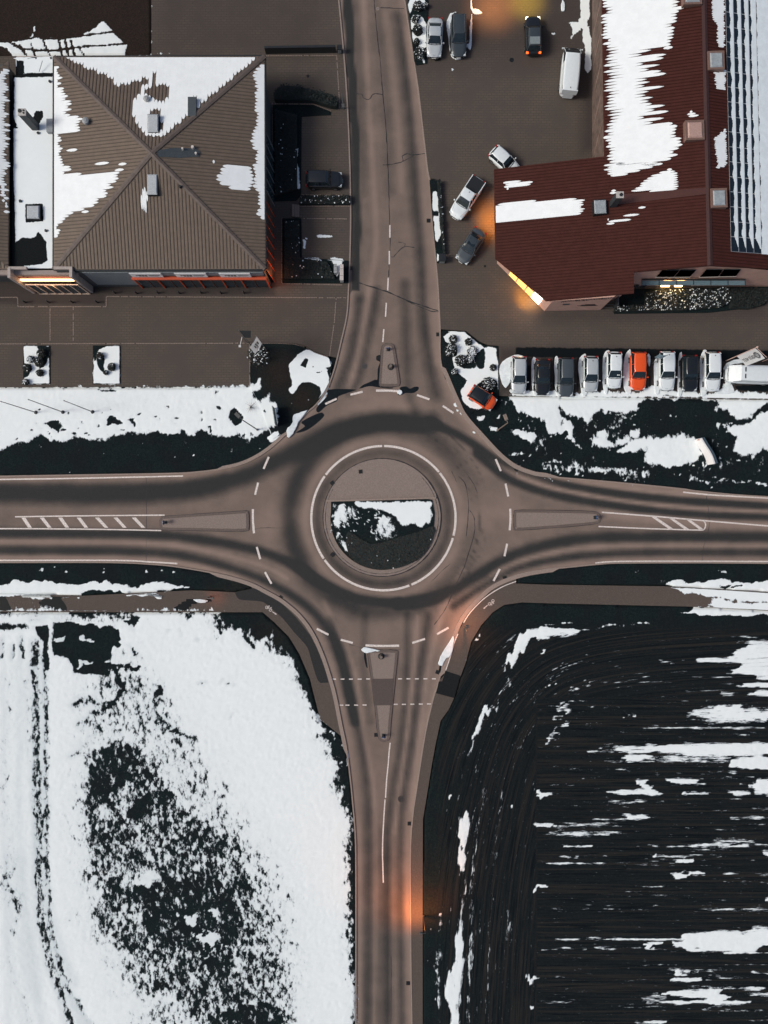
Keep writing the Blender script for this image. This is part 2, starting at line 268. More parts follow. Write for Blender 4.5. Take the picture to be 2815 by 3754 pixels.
# big west field
WF = tI([(-300, 105), (560, 110), (680, 150), (1040, 140), (1240, 110), (1659, 115)]) + tJ([(0, 112), (470, 120), (430, 190), (480, 290), (560, 210), (700, 250), (780, 330), (900, 270), (960, 400), (1050, 520), (1180, 700), (1250, 880), (1330, 1020), (1350, 1200), (1440, 1400), (1545, 1640)]) + tN([(775, 0), (790, 200), (800, 400), (790, 700), (800, 950), (830, 1200), (832, 2000), (-3000, 2000)])
add(WF, 34)
for p in ([(700, 230), (750, 330), (830, 410), (740, 410), (660, 330)],): sub(tJ(p), 8, .9)
for c in [(490, 725), (540, 770), (625, 790), (595, 990), (350, 725), (30, 300), (290, 350), (120, 290)]: subl(tJ([c, (c[0] + 6, c[1] + 4)]), 4, 6, .8)
for p in ([(460, 200), (560, 190), (740, 215), (900, 190), (1010, 190), (1050, 290), (1040, 400), (990, 480), (1000, 560), (1070, 580), (1060, 620), (740, 630), (640, 600), (600, 500), (480, 480), (455, 380)], [(280, 235), (400, 215), (430, 250), (430, 600), (390, 600), (380, 400), (300, 240)]): sub(tI(p), 7)
add(tI([(470, 320), (570, 320), (560, 365), (480, 370)]), 4); add(tI([(710, 320), (820, 322), (820, 360), (710, 345)]), 4); add(tI([(640, 540), (700, 495), (790, 490), (780, 520)]), 5); addl(tI([(930, 540), (960, 535)]), 6, 5)
sub(tI([(1060, 170), (1200, 160), (1200, 210), (1100, 200)]), 7); sub(tI([(960, 600), (1050, 600), (1070, 750), (1030, 880), (900, 960), (840, 980), (850, 900), (980, 840), (1000, 760)]), 14, .85); sub(tI([(1080, 570), (1250, 560), (1260, 610), (1090, 625)]), 7)
sub(tI([(-100, 200), (240, 200), (250, 240), (60, 260), (-100, 280)]), 9, .75)
for l, w, f, v in (([(30, 340), (20, 500)], 6, 9, .8), ([(120, 400), (110, 500)], 5, 8, .8), ([(190, 340), (200, 500)], 8, 10, .75), ([(280, 160), (350, 160)], 8, 12, .7), ([(500, 160), (640, 170)], 8, 12, .6), ([(650, 910), (740, 860), (830, 880)], 12, 14, .75), ([(830, 960), (760, 1080), (690, 1110)], 12, 16, .72), ([(860, 1140), (720, 1290), (620, 1380)], 8, 14, .65), ([(1370, 780), (1400, 920), (1400, 1060), (1460, 1130), (1640, 1180)], 12, 15, .85), ([(1100, 400), (1160, 460)], 8, 7, .9), ([(1100, 700), (1130, 760)], 5, 9, .7), ([(1090, 880), (1250, 810)], 6, 10, .6), ([(1210, 980), (1330, 1030)], 10, 12, .7), ([(940, 1000), (1040, 980)], 8, 10, .6), ([(1240, 1080), (1300, 1120)], 10, 12, .6), ([(1020, 1120), (1060, 1170)], 7, 8, .6)):
    subl(tI(l), w, f, v)
subl(tI([(315, 380), (310, 700), (318, 1000), (325, 1300), (325, 1659)]) + tM([(238, 200), (240, 600), (262, 850), (300, 1030), (370, 1190), (440, 1417)]), 19, 9, .56); subl(tI([(395, 240), (400, 600), (405, 1000), (400, 1659)]) + tM([(288, 200), (295, 600), (310, 850), (365, 1060), (450, 1230), (560, 1417)]), 13, 8, .54); subl(tI([(90, 640), (60, 1200), (40, 1659)]) + tM([(60, 300), (85, 700)]), 16, 22, .40)
subl(tI([(240, 700), (250, 1400)]), 5, 12, .5); subl(tM([(85, 200), (90, 800), (60, 1000), (150, 1300), (180, 1417)]), 10, 22, .52); subl(tM([(40, 500), (100, 700)]), 30, 30, .48)
DK = [([(180, 1400), (300, 1400), (350, 1480), (430, 1580), (520, 1740), (600, 1840), (650, 1980), (670, 2300), (330, 2300), (240, 2120), (170, 1980), (150, 1760), (170, 1580)], 60, .42),
      ([(185, 1600), (290, 1580), (360, 1660), (430, 1760), (520, 1800), (570, 1900), (590, 2010), (620, 2120), (620, 2260), (430, 2240), (290, 2110), (200, 2000), (180, 1860), (170, 1720)], 40, .56),
      ([(190, 1640), (225, 1605), (290, 1600), (320, 1640), (345, 1660), (300, 1690), (250, 1720), (210, 1790), (175, 1780), (190, 1700)], 30, .68),
      ([(250, 1760), (300, 1710), (370, 1695), (385, 1715), (340, 1765), (280, 1780)], 16, .74),
      ([(270, 1900), (350, 1885), (440, 1870), (500, 1900), (530, 1960), (550, 2015), (500, 2060), (520, 2120), (470, 2145), (430, 2080), (330, 2060), (280, 2000)], 40, .70), ([(470, 2180), (560, 2150), (640, 2170), (620, 2260), (440, 2260)], 24, .72), ([(350, 1790), (450, 1800), (480, 1860), (380, 1870)], 20, .66)]
for p, f, v in DK: sub(D(p), f, v)
add(D([(400, 1985), (425, 1980), (430, 2000), (405, 2005)]), 6, .9); add(D([(455, 1970), (480, 1975), (470, 1995)]), 6, .9); add(D([(430, 2020), (460, 2010), (470, 2030), (440, 2045)]), 6, .9); add(D([(285, 1900), (330, 1880), (350, 1900), (310, 1920)]), 10, .7)
for i in range(26):
    x = random.gauss(440, 60); y = random.gauss(2010, 60); addl(D([(x, y), (x + random.uniform(-5, 8), y + random.uniform(-6, 6))]), random.uniform(1.5, 5), 4, .9)
# central island
add(spline(T(1150, 1580, 1.904, [(290, 500), (340, 492), (500, 500), (800, 492), (820, 540), (822, 620), (790, 645), (735, 670), (690, 640), (620, 665), (570, 600), (500, 565), (430, 545), (340, 540), (300, 520)]), 3, True), 8)
add(T(1150, 1580, 1.904, [(400, 540), (560, 580), (600, 700), (500, 800), (430, 760), (410, 640)]), 24, .42); add(T(1150, 1580, 1.904, [(130, 500), (280, 500), (330, 590), (200, 660), (130, 700)]), 18, .60); add(T(1150, 1580, 1.904, [(150, 680), (230, 780), (270, 820), (250, 860), (160, 770)]), 14, .60); add(T(1150, 1580, 1.904, [(190, 785), (260, 810), (240, 850)]), 5)
R4 = random.Random(8)
for i in range(150):
    x = R4.choice([R4.gauss(1255, 26), R4.gauss(1395, 34)]); y = R4.gauss(1900, 42)
    if math.hypot(x - 1401, y - 1899) < 180 and y > 1845: addl([(x, y), (x + R4.uniform(-7, 7), y + R4.uniform(-5, 5))], R4.uniform(.8, 3), 2.6, .9)
for i in range(190):
    x = R4.uniform(1880, 2815); y = R4.choice([R4.gauss(1715 + (x - 1900) * .06, 16), R4.uniform(1500, 1760)])
    if y < 1755 + (x - 1900) * .05: addl([(x, y), (x + R4.uniform(-8, 10), y + R4.uniform(-4, 4))], R4.uniform(.6, 2.4), 3, .9)
for i in range(60):
    x = R4.uniform(0, 900); y = R4.gauss(1640, 40); addl([(x, y), (x + 4, y + 3)], R4.uniform(.5, 1.6), 2.5, .9)
# SE corner: along the path and field
add(tH([(880, 905), (950, 882), (1020, 870), (1060, 885), (1200, 880), (1330, 865), (1400, 890), (1750, 880), (1750, 1140), (1300, 1130), (1080, 1110), (1000, 1120), (1050, 1090), (1200, 1045), (1270, 1015), (1150, 1000), (1130, 975), (1040, 972), (1000, 955), (920, 940)]), 5)
subl(tH([(1270, 1015), (1450, 1030), (1640, 1040)]), 4, 5, .9); subl(tH([(1320, 930), (1465, 930)]), 4, 3)
for c in [(650, 785), (1290, 805), (1330, 805), (850, 885)]: addl(tH([c, (c[0] + 25, c[1] + 4)]), 3, 4, .9)
add(tL([(75, 430), (90, 380), (135, 290), (200, 200), (290, 155), (440, 170), (550, 180), (420, 210), (300, 222), (240, 270), (190, 330), (130, 400)]), 5); addl(tL([(550, 182), (700, 155), (940, 138)]), 2.5, 5, .8); addl(tL([(30, 330), (80, 270), (140, 225)]), 5, 9, .66); addl(tL([(220, 170), (340, 150), (430, 135)]), 4, 6, .7); add(tL([(290, 320), (320, 285), (340, 290), (310, 320)]), 4)
add(tL([(330, 505), (345, 498), (362, 510), (345, 528)]), 3); addl(tL([(15, 660), (60, 560), (110, 490)]), 4, 7, .75); addl(tL([(245, 630), (300, 510)]), 2, 6, .7); addl(tL([(540, 540), (580, 480)]), 7, 8, .7); addl(tL([(370, 860), (400, 770), (440, 670), (480, 610)]), 9, 9, .72); addl(tL([(50, 1250), (90, 1050), (150, 900), (260, 740)]), 2, 6, .62)
def ST(fn, items):
    for it in items:
        x0, x1, y0, y1, f, v = it; cx, cy, rx, ry = (x0 + x1) / 2, (y0 + y1) / 2, (x1 - x0) / 2, max(2.5, (y1 - y0) / 2)
        n = 28; R2 = random.Random(int(x0 * 7 + y0)); ph = R2.uniform(0, 6)
        pts = []
        for i in range(n):
            t = 2 * math.pi * i / n; c, s_ = math.cos(t), math.sin(t); k = 1 + .13 * math.sin(3 * t + ph) + .10 * math.sin(7 * t + ph * 2)
            pts.append((cx + rx * math.copysign(abs(c) ** .75, c) * 1.05, cy + ry * k * math.copysign(abs(s_) ** .7, s_) * 1.1))
        add(fn(pts), f * .8, min(.985, v * 1.1 if v > .8 else v * 1.02))
add(tK([(1540, 1010), (1500, 1130), (1440, 1260), (1350, 1430), (1310, 1510), (1340, 1340), (1410, 1170), (1460, 1080)]), 5, .92); addl(tK([(1300, 1520), (1270, 1630)]), 3, 5, .7)
add(tO([(400, 170), (470, 150), (465, 240), (430, 400), (420, 590), (370, 600), (375, 500), (400, 400), (370, 390), (375, 250)]), 7, .88)
addl(tO([(425, 700), (410, 800), (400, 900), (390, 1000)]), 6, 7, .7); add(tO([(410, 950), (410, 1250), (390, 1500), (370, 1800), (300, 1800), (320, 1640), (275, 1600), (290, 1330), (340, 1300), (340, 1100)]), 8, .9)
addl(tO([(560, 0), (530, 200), (500, 450), (485, 700), (470, 1000), (455, 1300), (450, 1800)]), 4, 8, .62); addl(tO([(470, 1050), (460, 1400)]), 7, 8, .7); addl(tO([(240, 960), (240, 1090)]), 5, 6, .75); addl(tO([(230, 1200), (215, 1400), (220, 1550), (215, 1800)]), 8, 14, .62); addl(tO([(710, 40), (660, 350), (620, 900), (600, 1300), (590, 1771)]), 2, 5, .60); addl(tO([(755, 920), (740, 1180)]), 5, 9, .62)
for l in ([(310, 30), (300, 90)], [(780, 60), (785, 95)]): addl(tO(l), 3, 3, .9)
FS = [(1500, 1760, 235, 460, 14, .80), (1260, 1760, 345, 370, 7, .85), (1420, 1760, 410, 445, 6, .85), (1500, 1760, 495, 520, 6, .9), (1560, 1760, 540, 575, 6, .85), (1180, 1760, 640, 730, 20, .74), (1300, 1500, 625, 700, 8, .85), (1520, 1640, 660, 720, 8, .95), (870, 1600, 760, 772, 5, .75), (650, 1760, 895, 908, 3, .95), (690, 1200, 870, 900, 7, .70), (1000, 1760, 855, 925, 10, .94), (800, 950, 920, 965, 9, .85), (950, 1440, 925, 970, 14, .62), (1440, 1760, 940, 1010, 6, .98), (640, 1400, 965, 972, 4, .7), (410, 1050, 1010, 1016, 4, .66), (880, 960, 1075, 1140, 7, .85), (1070, 1290, 1065, 1100, 8, .90), (820, 1000, 1130, 1165, 5, .9), (700, 820, 1152, 1162, 4, .85), (1410, 1530, 1145, 1165, 5, .85), (1600, 1760, 1070, 1170, 12, .85), (1000, 1110, 360, 368, 4, .9), (1050, 1080, 378, 388, 4, .8), (620, 1100, 480, 492, 6, .62), (1100, 1760, 460, 466, 3, .62), (1430, 1600, 212, 220, 4, .7), (800, 840, 685, 700, 4, .9), (520, 780, 640, 645, 3, .62), (690, 760, 402, 410, 3, .65), (580, 650, 330, 334, 3, .7), (860, 990, 735, 742, 4, .62), (290, 340, 1145, 1175, 4, .9), (340, 390, 1153, 1158, 2, .8), (1150, 1250, 1145, 1165, 5, .8), (700, 1000, 1190, 1220, 10, .5), (1500, 1550, 1098, 1106, 3, .85), (820, 960, 1285, 1300, 6, .8)]
ST(tL, FS)
FP = [(590, 940, -5, 18, 6, .9), (735, 880, 155, 190, 7, .9), (490, 730, 180, 190, 4, .75), (115, 200, 215, 240, 5, .9), (200, 700, 205, 240, 12, .56), (190, 690, 262, 295, 10, .66), (280, 460, 364, 370, 2, .85), (850, 1700, 354, 366, 4, .92), (1300, 1480, 330, 345, 4, .7), (345, 440, 428, 443, 4, .85), (265, 560, 431, 439, 4, .62), (830, 1340, 420, 436, 6, .68), (855, 910, 415, 440, 4, .85), (1040, 1140, 450, 478, 4, .9), (800, 1040, 452, 462, 4, .65), (150, 630, 478, 486, 3, .82), (640, 1000, 475, 488, 6, .5), (1080, 1195, 532, 556, 5, .88), (1010, 1060, 540, 585, 6, .85), (1290, 1455, 538, 550, 4, .8), (112, 190, 622, 645, 3, .92), (820, 1050, 630, 640, 4, .6), (1590, 1700, 700, 735, 8, .75), (1600, 1700, 395, 425, 6, .75), (90, 940, 780, 788, 4, .54), (1180, 1700, 778, 795, 6, .68), (1060, 1700, 930, 1055, 9, .97), (1500, 1700, 905, 940, 8, .85), (270, 630, 976, 986, 3, .82), (630, 1100, 976, 988, 3, .86), (800, 950, 1005, 1020, 4, .88), (850, 910, 1015, 1050, 5, .88), (250, 400, 1042, 1052, 4, .75), (480, 840, 1040, 1050, 4, .78), (1310, 1700, 1068, 1074, 2, .92), (100, 400, 1088, 1096, 4, .68), (490, 580, 1090, 1096, 4, .6), (50, 108, 1228, 1272, 5, .92), (108, 205, 1240, 1248, 2, .85), (1080, 1130, 1190, 1225, 6, .85), (1050, 1160, 1240, 1262, 5, .85), (500, 1040, 1248, 1256, 5, .5), (1200, 1330, 1245, 1260, 6, .6), (1040, 1380, 1310, 1370, 9, .82), (1240, 1380, 1320, 1410, 8, .95), (1000, 1560, 1390, 1408, 4, .9), (1390, 1700, 1300, 1320, 6, .7), (120, 390, 1392, 1402, 4, .62), (80, 98, 1418, 1440, 4, .9), (820, 980, 1525, 1550, 8, .75), (1180, 1400, 1430, 1445, 7, .55), (1400, 1640, 165, 185, 6, .6), (1350, 1500, 50, 60, 5, .5), (570, 780, 65, 85, 8, .56), (1380, 1530, 0, 20, 6, .85), (1560, 1700, -10, 20, 6, .85), (1000, 1400, 1170, 1200, 12, .5), (880, 1000, 1330, 1420, 10, .5)]
ST(tP, FP)
R3 = random.Random(44)
for i in range(150):
    x = R3.uniform(1980, 2815); y = R3.uniform(2420, 3740); w_ = R3.uniform(25, 200) * (1.6 if x > 2400 else 1); add(rect(x, y, x + w_, y + R3.uniform(1.2, 3)), 3.2, R3.uniform(.5, .75))
for i in range(26):
    x = R3.uniform(2450, 2815); y = R3.uniform(2420, 3740); w_ = R3.uniform(60, 200); h_ = R3.uniform(6, 20); add([(x, y + h_ / 2), (x + w_ * .3, y), (x + w_ * .8, y + h_ * .1), (x + w_, y + h_ * .6), (x + w_ * .6, y + h_)], 8, R3.uniform(.55, .8))
for l in ([(1290, 1130), (1340, 1390)], [(1287, 1200), (1300, 1500)]): pass
R5 = random.Random(3)
for off, k_ in ((-95, .62), (-60, .60), (-28, .66), (0, .64), (22, .60), (48, .62), (-130, .58)):
    gp = [(x + off, y) for x, y in spline(D([(1300, 1425), (1190, 1460), (1120, 1540), (1070, 1640), (1040, 1760), (1018, 1900), (1003, 2050), (994, 2212)]), 5)]; i = R5.randint(0, 3)
    while i < len(gp) - 3: j = i + R5.randint(1, 4); addl(gp[i:j + 1], R5.uniform(.6, 1.6), 4, k_ + R5.uniform(-.06, .08)); i = j + R5.randint(1, 3)
for c in [(1540, 1250), (1570, 1300), (1580, 1360), (1570, 1430)]: addl(tJ([c, (c[0] + 8, c[1] + 25)]), 5, 5, .85)
addl(tJ([(1435, 1120), (1470, 1190), (1480, 1250)]), 5, 4, .9); addl(tJ([(1500, 1450), (1530, 1659)]), 8, 16, .55)
addl(tN([(805, 900), (815, 1417)]), 7, 10, .68); addl(tN([(828, 1150), (832, 1417)]), 2, 2, .9)
addl(tK([(1370, 340), (1395, 400)]), 4, 4, .85)
# annex roof
add([(52, 285), (194, 280), (194, 985), (100, 985), (60, 960), (56, 884), (50, 600)], 3)
add([(85, 212), (194, 209), (194, 265), (88, 267)], 3)
sub(T(0, 600, 2.37, [(130, 690), (150, 670), (200, 635), (250, 650), (310, 630), (330, 585), (370, 640), (405, 680), (410, 790), (415, 845), (370, 870), (280, 885), (190, 885), (120, 905), (60, 800)]), 5)
sub([(55, 465), (67, 462), (65, 470), (40, 474)], 3)
sub(spline(T(0, 0, 2.37, [(290, 1000), (320, 962), (370, 965), (375, 1010), (350, 1060), (330, 1100), (300, 1125), (280, 1090)]), 3, True), 2)
for c_ in ((74, 737), (168, 845), (139, 487), (182, 298)): subl([c_, (c_[0] + 1, c_[1] + 1)], 5, 1.5)
sub(T(0, 600, 2.37, [(218, 350), (372, 345), (375, 500), (225, 510)]), 2.5)
sub(T(0, 0, 2.37, [(95, 640), (460, 635), (460, 665), (110, 675), (115, 1000), (150, 1090), (110, 1110), (115, 1422), (95, 1422)]), 4)
WET = [spline(tB([(1090, 700), (1180, 600), (1200, 540), (1430, 540), (1390, 560), (1280, 600), (1270, 640), (1180, 680), (1110, 740)]), 3, True),
       spline(tB([(910, 915), (990, 860), (960, 820), (1110, 745), (1150, 750), (1150, 780), (1060, 860), (980, 905)]), 3, True),
       spline(T(1300, 1240, 6.38, [(110, 1180), (200, 1090), (340, 1030), (470, 970), (530, 960), (540, 720), (590, 560), (510, 510), (515, 415), (615, 415), (600, 700), (580, 1000), (600, 1130), (900, 1150), (830, 1180), (560, 1150), (340, 1120)]), 3, True),
       spline(T(1300, 1240, 6.38, [(1050, 1160), (1130, 1130), (1220, 1130), (1290, 1180), (1400, 1135), (1490, 1140), (1490, 1200), (1380, 1280), (1200, 1280), (1090, 1330), (1010, 1320), (1080, 1230)]), 3, True),
       tC([(498, 300), (512, 290), (520, 480), (550, 600), (565, 690), (550, 690), (520, 600), (500, 480)]),
       tK([(230, 530), (250, 530), (270, 690), (255, 680), (235, 600)]), tK([(1020, 660), (1010, 730), (985, 745), (1000, 650)]), tB([(1190, 345), (1240, 350), (1235, 370), (1205, 430), (1185, 395)]),
       tF([(0, 1010), (50, 1030), (110, 1160), (0, 1160)]), spline(tF([(330, 1080), (460, 1040), (520, 1030), (590, 1170), (400, 1170), (380, 1130)]), 2, True), spline(tG([(85, 1165), (110, 1120), (220, 1055), (270, 1055), (300, 1085), (240, 1110), (200, 1165)]), 3, True), spline(tG([(380, 1060), (430, 1050), (400, 1085), (370, 1085)]), 3, True),
       tB([(930, 530), (1110, 500)])[:0] or tA([(0, 500), (2, 500), (2, 502)])]
WETS = [T(2100, 1200, 2.32, [(-500, 160), (1750, 190), (1750, 270), (1600, 250), (1300, 300), (-500, 260)]), tC([(1240, 560), (1300, 560), (1300, 800), (1230, 800)]), tE([(1340, 490), (1700, 470), (1700, 560), (1400, 550)]), T(1400, 0, 2.37, [(440, 500), (525, 500), (520, 550), (450, 550)]), T(1400, 500, 2.37, [(415, 360), (505, 370), (510, 400), (415, 400)])]
for k in range(9):
    x0 = 1935 + k * 88; WETS.append([(x0, 1310), (x0 + 14, 1310), (x0 + 14, 1440), (x0, 1440)])
DIRT = []
def dirt_field(P):
    P = warp(P); d = np.zeros(len(P))
    for l, w, f, v in ((D([(45, 1400), (42, 1700), (50, 1900), (90, 2212)]), 16, 22, .5), (D([(8, 1400), (10, 1800), (20, 2212)]), 10, 16, .4), (D([(86, 1420), (88, 1700), (92, 1900), (120, 2050), (180, 2212)]), 34, 14, .55), (D([(108, 1420), (117, 1700), (122, 1850), (150, 2000), (215, 2212)]), 4, 4, -.8), (D([(30, 1860), (40, 2000), (60, 2150)]), 34, 30, .35)): d = d + fline(P, spline(l, 4), w, f) * v
    for p, f, v, w in SUB:
        if min(t[1] for t in p) > 2240 and f > 5: d = np.maximum(d, (fpoly(P, p, f * 1.8) if w is None else fline(P, p, w + f, f)) * v * .55)
    return np.clip(d, 0, 1)
GUIDE = spline(D([(1900, 1395), (1659, 1400), (1400, 1415), (1250, 1440), (1170, 1480), (1110, 1550), (1070, 1640), (1040, 1760), (1015, 1900), (1000, 2050), (990, 2212), (980, 2500)]), 4)
def furrow(P):
    w = P.copy(); d = dist(P, GUIDE); ins = inside(P, GUIDE + [(6000, 5000), (6000, 2000)]); s_ = np.where(ins, d, -d); t = P[:, 1] - P[:, 0] * .3
    hz = (P[:, 0] > 1965) & (P[:, 1] > 2560); s_ = np.where(hz, P[:, 1] + 31, s_); t = np.where(hz, P[:, 0], t)
    return s_ / S, t / S
def vnoise(P, cell, seed):
    r = np.random.default_rng(seed); t = r.uniform(-1, 1, (256, 256)); x = P[:, 0] / cell + 1000; y = P[:, 1] / cell + 1000
    xi = np.floor(x).astype(int); yi = np.floor(y).astype(int); fx = x - xi; fy = y - yi; fx = fx * fx * (3 - 2 * fx); fy = fy * fy * (3 - 2 * fy)
    g = lambda a, b: t[a % 256, b % 256]
    return (g(xi, yi) * (1 - fx) + g(xi + 1, yi) * fx) * (1 - fy) + (g(xi, yi + 1) * (1 - fx) + g(xi + 1, yi + 1) * fx) * fy
def warp(P):
    x, y = P[:, 0], P[:, 1]; W_ = (x < 1320) & (y > 2250); E_ = (x > 1580) & (y > 2270); V_ = (y > 1425) & (y < 2270) & ((x < 1000) | (x > 1830))
    ax_ = W_ * 1. * np.clip((y - 2250) / 60, 0, 1) * np.clip((1300 - x) / 60, .3, 1) * np.clip((x - 200) / 90, .22, 1) + V_ * .62 * np.where((x > 900) & (x < 1000), .5, 1); q = P.copy()
    near = np.clip(np.minimum(dist(P, [(343, 1240), (442, 1240)]), 60) / 60, 0, 1)
    q[:, 0] += ax_ * (vnoise(P, 70, 1) * 20 + vnoise(P, 26, 2) * 13 + vnoise(P, 11, 3) * 7); q[:, 1] += ax_ * (vnoise(P, 70, 4) * 20 + vnoise(P, 26, 5) * 13 + vnoise(P, 11, 6) * 7) * np.where(V_ & (y < 1450), .25, 1)
    es = E_ * np.clip((x - 1940) / 60, 0, 1); ev = E_ * (1 - np.clip((x - 1940) / 60, 0, 1)); S1 = P * np.array([.3, 1.]); S2 = P * np.array([1., .3])
    q[:, 0] += es * (vnoise(S1, 14, 7) * 42 + vnoise(S1, 6, 8) * 22) + ev * (vnoise(S2, 16, 9) * 6 + vnoise(S2, 7, 10) * 4); q[:, 1] += es * (vnoise(S1, 16, 11) * 2.6 + vnoise(S1, 7, 12) * 1.8) + ev * (vnoise(S2, 14, 13) * 30)
    return q
def fields(P0):
    P = warp(P0)
    cov = np.zeros(len(P))
    for p, f, v, w in ADD:
        c = (fpoly(P, p, f) if w is None else fline(P, p, w, f)) * v
        cov = np.maximum(cov, c)
        if p is WF:
            for q, f2, v2, w2 in SUB: cov = np.minimum(cov, 1 - (fpoly(P, q, f2) if w2 is None else fline(P, q, w2, f2)) * v2)
    for q, f2, v2, w2 in SUB:
        yq = min(t[1] for t in q)
        if yq < 2240: cov = np.minimum(cov, 1 - (fpoly(P, q, f2) if w2 is None else fline(P, q, w2, f2)) * v2)
    x, y = P0[:, 0], P0[:, 1]
    st = np.clip((y - 2290) / 40, 0, 1) * np.clip((x - 1590 - np.clip(2650 - y, 0, 400) * .35) / 40, 0, 1)
    sv = ((x > 1560) & (x < 1960) & (y > 2600)).astype(float) * np.clip((1975 - x) / 50, 0, 1)
    base = np.clip((y - 2270) / 40, 0, 1) * np.clip((x - 1600) / 120, 0, 1)
    vg = (x > 1830) & (y > 1455) & (y < 1800); vw = (x < 1000) & (y > 1420) & (y < 1740); spk = np.where(vg, .20, np.where(vw, .10, 0)) * np.clip(vnoise(P0, 90, 30) + .6, 0, 1.3)
    cov = np.maximum(cov, spk)
    cov = np.maximum(cov, base * .13)
    soil = base; brown = np.zeros(len(P))
    brown = np.maximum(brown, ((y < 230) & (x < 556)) * .9 * np.clip((y + 700) / 500, 0, 1) * np.clip((x + 700) / 500, 0, 1))
    for c, r, v in (((1030, 1370), 90, .8), ((1110, 1470), 70, .8), ((1770, 2380), 70, .45), ((1000, 2330), 80, .3), ((870, 2140), 60, .3), ((1620, 3330), 90, .35)):
        brown = np.maximum(brown, v * np.clip(1.3 - np.hypot(x - c[0], y - c[1]) / r, 0, 1))  # brown soil in the corner bed; spots near lamps paint their warm glow
    return cov, st, sv, soil, brown
def put(me, name, a):
    at = me.attributes.new(name, 'FLOAT', 'POINT'); at.data.foreach_set('value', np.asarray(a, np.float32))
# ------------------------------------------------------------------ objects
def obj(name, me, mat=None, parent=None):
    o = bpy.data.objects.new(name, me); COL.objects.link(o)
    if mat is not None:
        for m in (mat if isinstance(mat, (list, tuple)) else [mat]): me.materials.append(m)
    if parent is not None: o.parent = parent
    return o
def tag(o, label=None, cat=None, group=None, kind=None):
    if label: o['label'] = label
    if cat: o['category'] = cat
    if group: o['group'] = group
    if kind: o['kind'] = kind
    return o
def thing(name, label, cat, loc=(0, 0, 0), rot=0., group=None):
    o = bpy.data.objects.new(name, None); COL.objects.link(o); o.location = loc; o.rotation_euler[2] = rot; o.empty_display_size = .2
    return tag(o, label, cat, group)
class MB:
    def __init__(s): s.v = []; s.f = []; s.m = []; s.sm = []
    def add(s, vs, fs, mi=0, sm=False):
        n = len(s.v); s.v += [tuple(v) for v in vs]; s.f += [tuple(n + i for i in f) for f in fs]; s.m += [mi] * len(fs); s.sm += [sm] * len(fs); return s
    def box(s, c, d, rot=0., mi=0, taper=1.):
        x, y, z = d[0] / 2, d[1] / 2, d[2] / 2; cs, sn = math.cos(rot), math.sin(rot); vs = []
        for dz in (-z, z):
            k = 1 if dz < 0 else taper
            for dx, dy in ((-x, -y), (x, -y), (x, y), (-x, y)):
                vs.append((c[0] + (dx * cs - dy * sn) * k, c[1] + (dx * sn + dy * cs) * k, c[2] + dz))
        return s.add(vs, [(3, 2, 1, 0), (4, 5, 6, 7), (0, 1, 5, 4), (1, 2, 6, 5), (2, 3, 7, 6), (3, 0, 4, 7)], mi)
    def tube(s, a, b, r0, r1=None, n=10, mi=0):
        a = Vector(a); b = Vector(b); r1 = r0 if r1 is None else r1; d = (b - a).normalized()
        u = d.orthogonal().normalized(); w = d.cross(u); vs = []
        for p, r in ((a, r0), (b, r1)):
            for i in range(n): t = 2 * math.pi * i / n; vs.append(p + (u * math.cos(t) + w * math.sin(t)) * r)
        s.add(vs, [(i, (i + 1) % n, n + (i + 1) % n, n + i) for i in range(n)], mi, True)
        s.add(vs, [tuple(range(n))[::-1], tuple(range(n, 2 * n))], mi); return s
    def prism(s, pts, z0, z1, mi=0, ms=None, skirt=True):
        n = len(pts); ar = sum(pts[i][0] * pts[(i + 1) % n][1] - pts[(i + 1) % n][0] * pts[i][1] for i in range(n))
        if ar < 0: pts = pts[::-1]
        z1f = z1 if callable(z1) else (lambda x, y: z1)
        tri = tessellate_polygon([[Vector((p[0], p[1], 0)) for p in pts]])
        top = [(p[0], p[1], z1f(p[0], p[1])) for p in pts]
        ft = []
        for t in tri:
            a, b, c = [pts[i] for i in t]
            ft.append(t if (b[0] - a[0]) * (c[1] - a[1]) - (b[1] - a[1]) * (c[0] - a[0]) > 0 else t[::-1])
        s.add(top, ft, mi)
        if skirt: s.add([(p[0], p[1], z0) for p in pts] + top, [(i, (i + 1) % n, n + (i + 1) % n, n + i) for i in range(n)], mi if ms is None else ms)
        return s
    def ribbon(s, pts, w, z, mi=0, jit=0.):
        pts = [Vector((*p, 0)) for p in pts]; L = []; Rr = []
        for i, p in enumerate(pts):
            d = (pts[min(i + 1, len(pts) - 1)] - pts[max(i - 1, 0)]).normalized(); nn = Vector((-d.y, d.x, 0)); ww = w / 2 * (1 + random.uniform(-jit, jit))
            L.append(p + nn * ww); Rr.append(p - nn * ww)
        n = len(pts); zf = z if callable(z) else (lambda x, y: z)
        s.add([(q.x, q.y, zf(q.x, q.y)) for q in L + Rr], [(n + i, n + i + 1, i + 1, i) for i in range(n - 1)], mi); return s
    def build(s, name, mat=None, parent=None):
        me = bpy.data.meshes.new(name); me.from_pydata(s.v, [], s.f); me.update()
        o = obj(name, me, mat, parent)
        me.polygons.foreach_set('material_index', s.m); me.polygons.foreach_set('use_smooth', s.sm); me.update(); return o
def struct(o): o['kind'] = 'structure'; return o
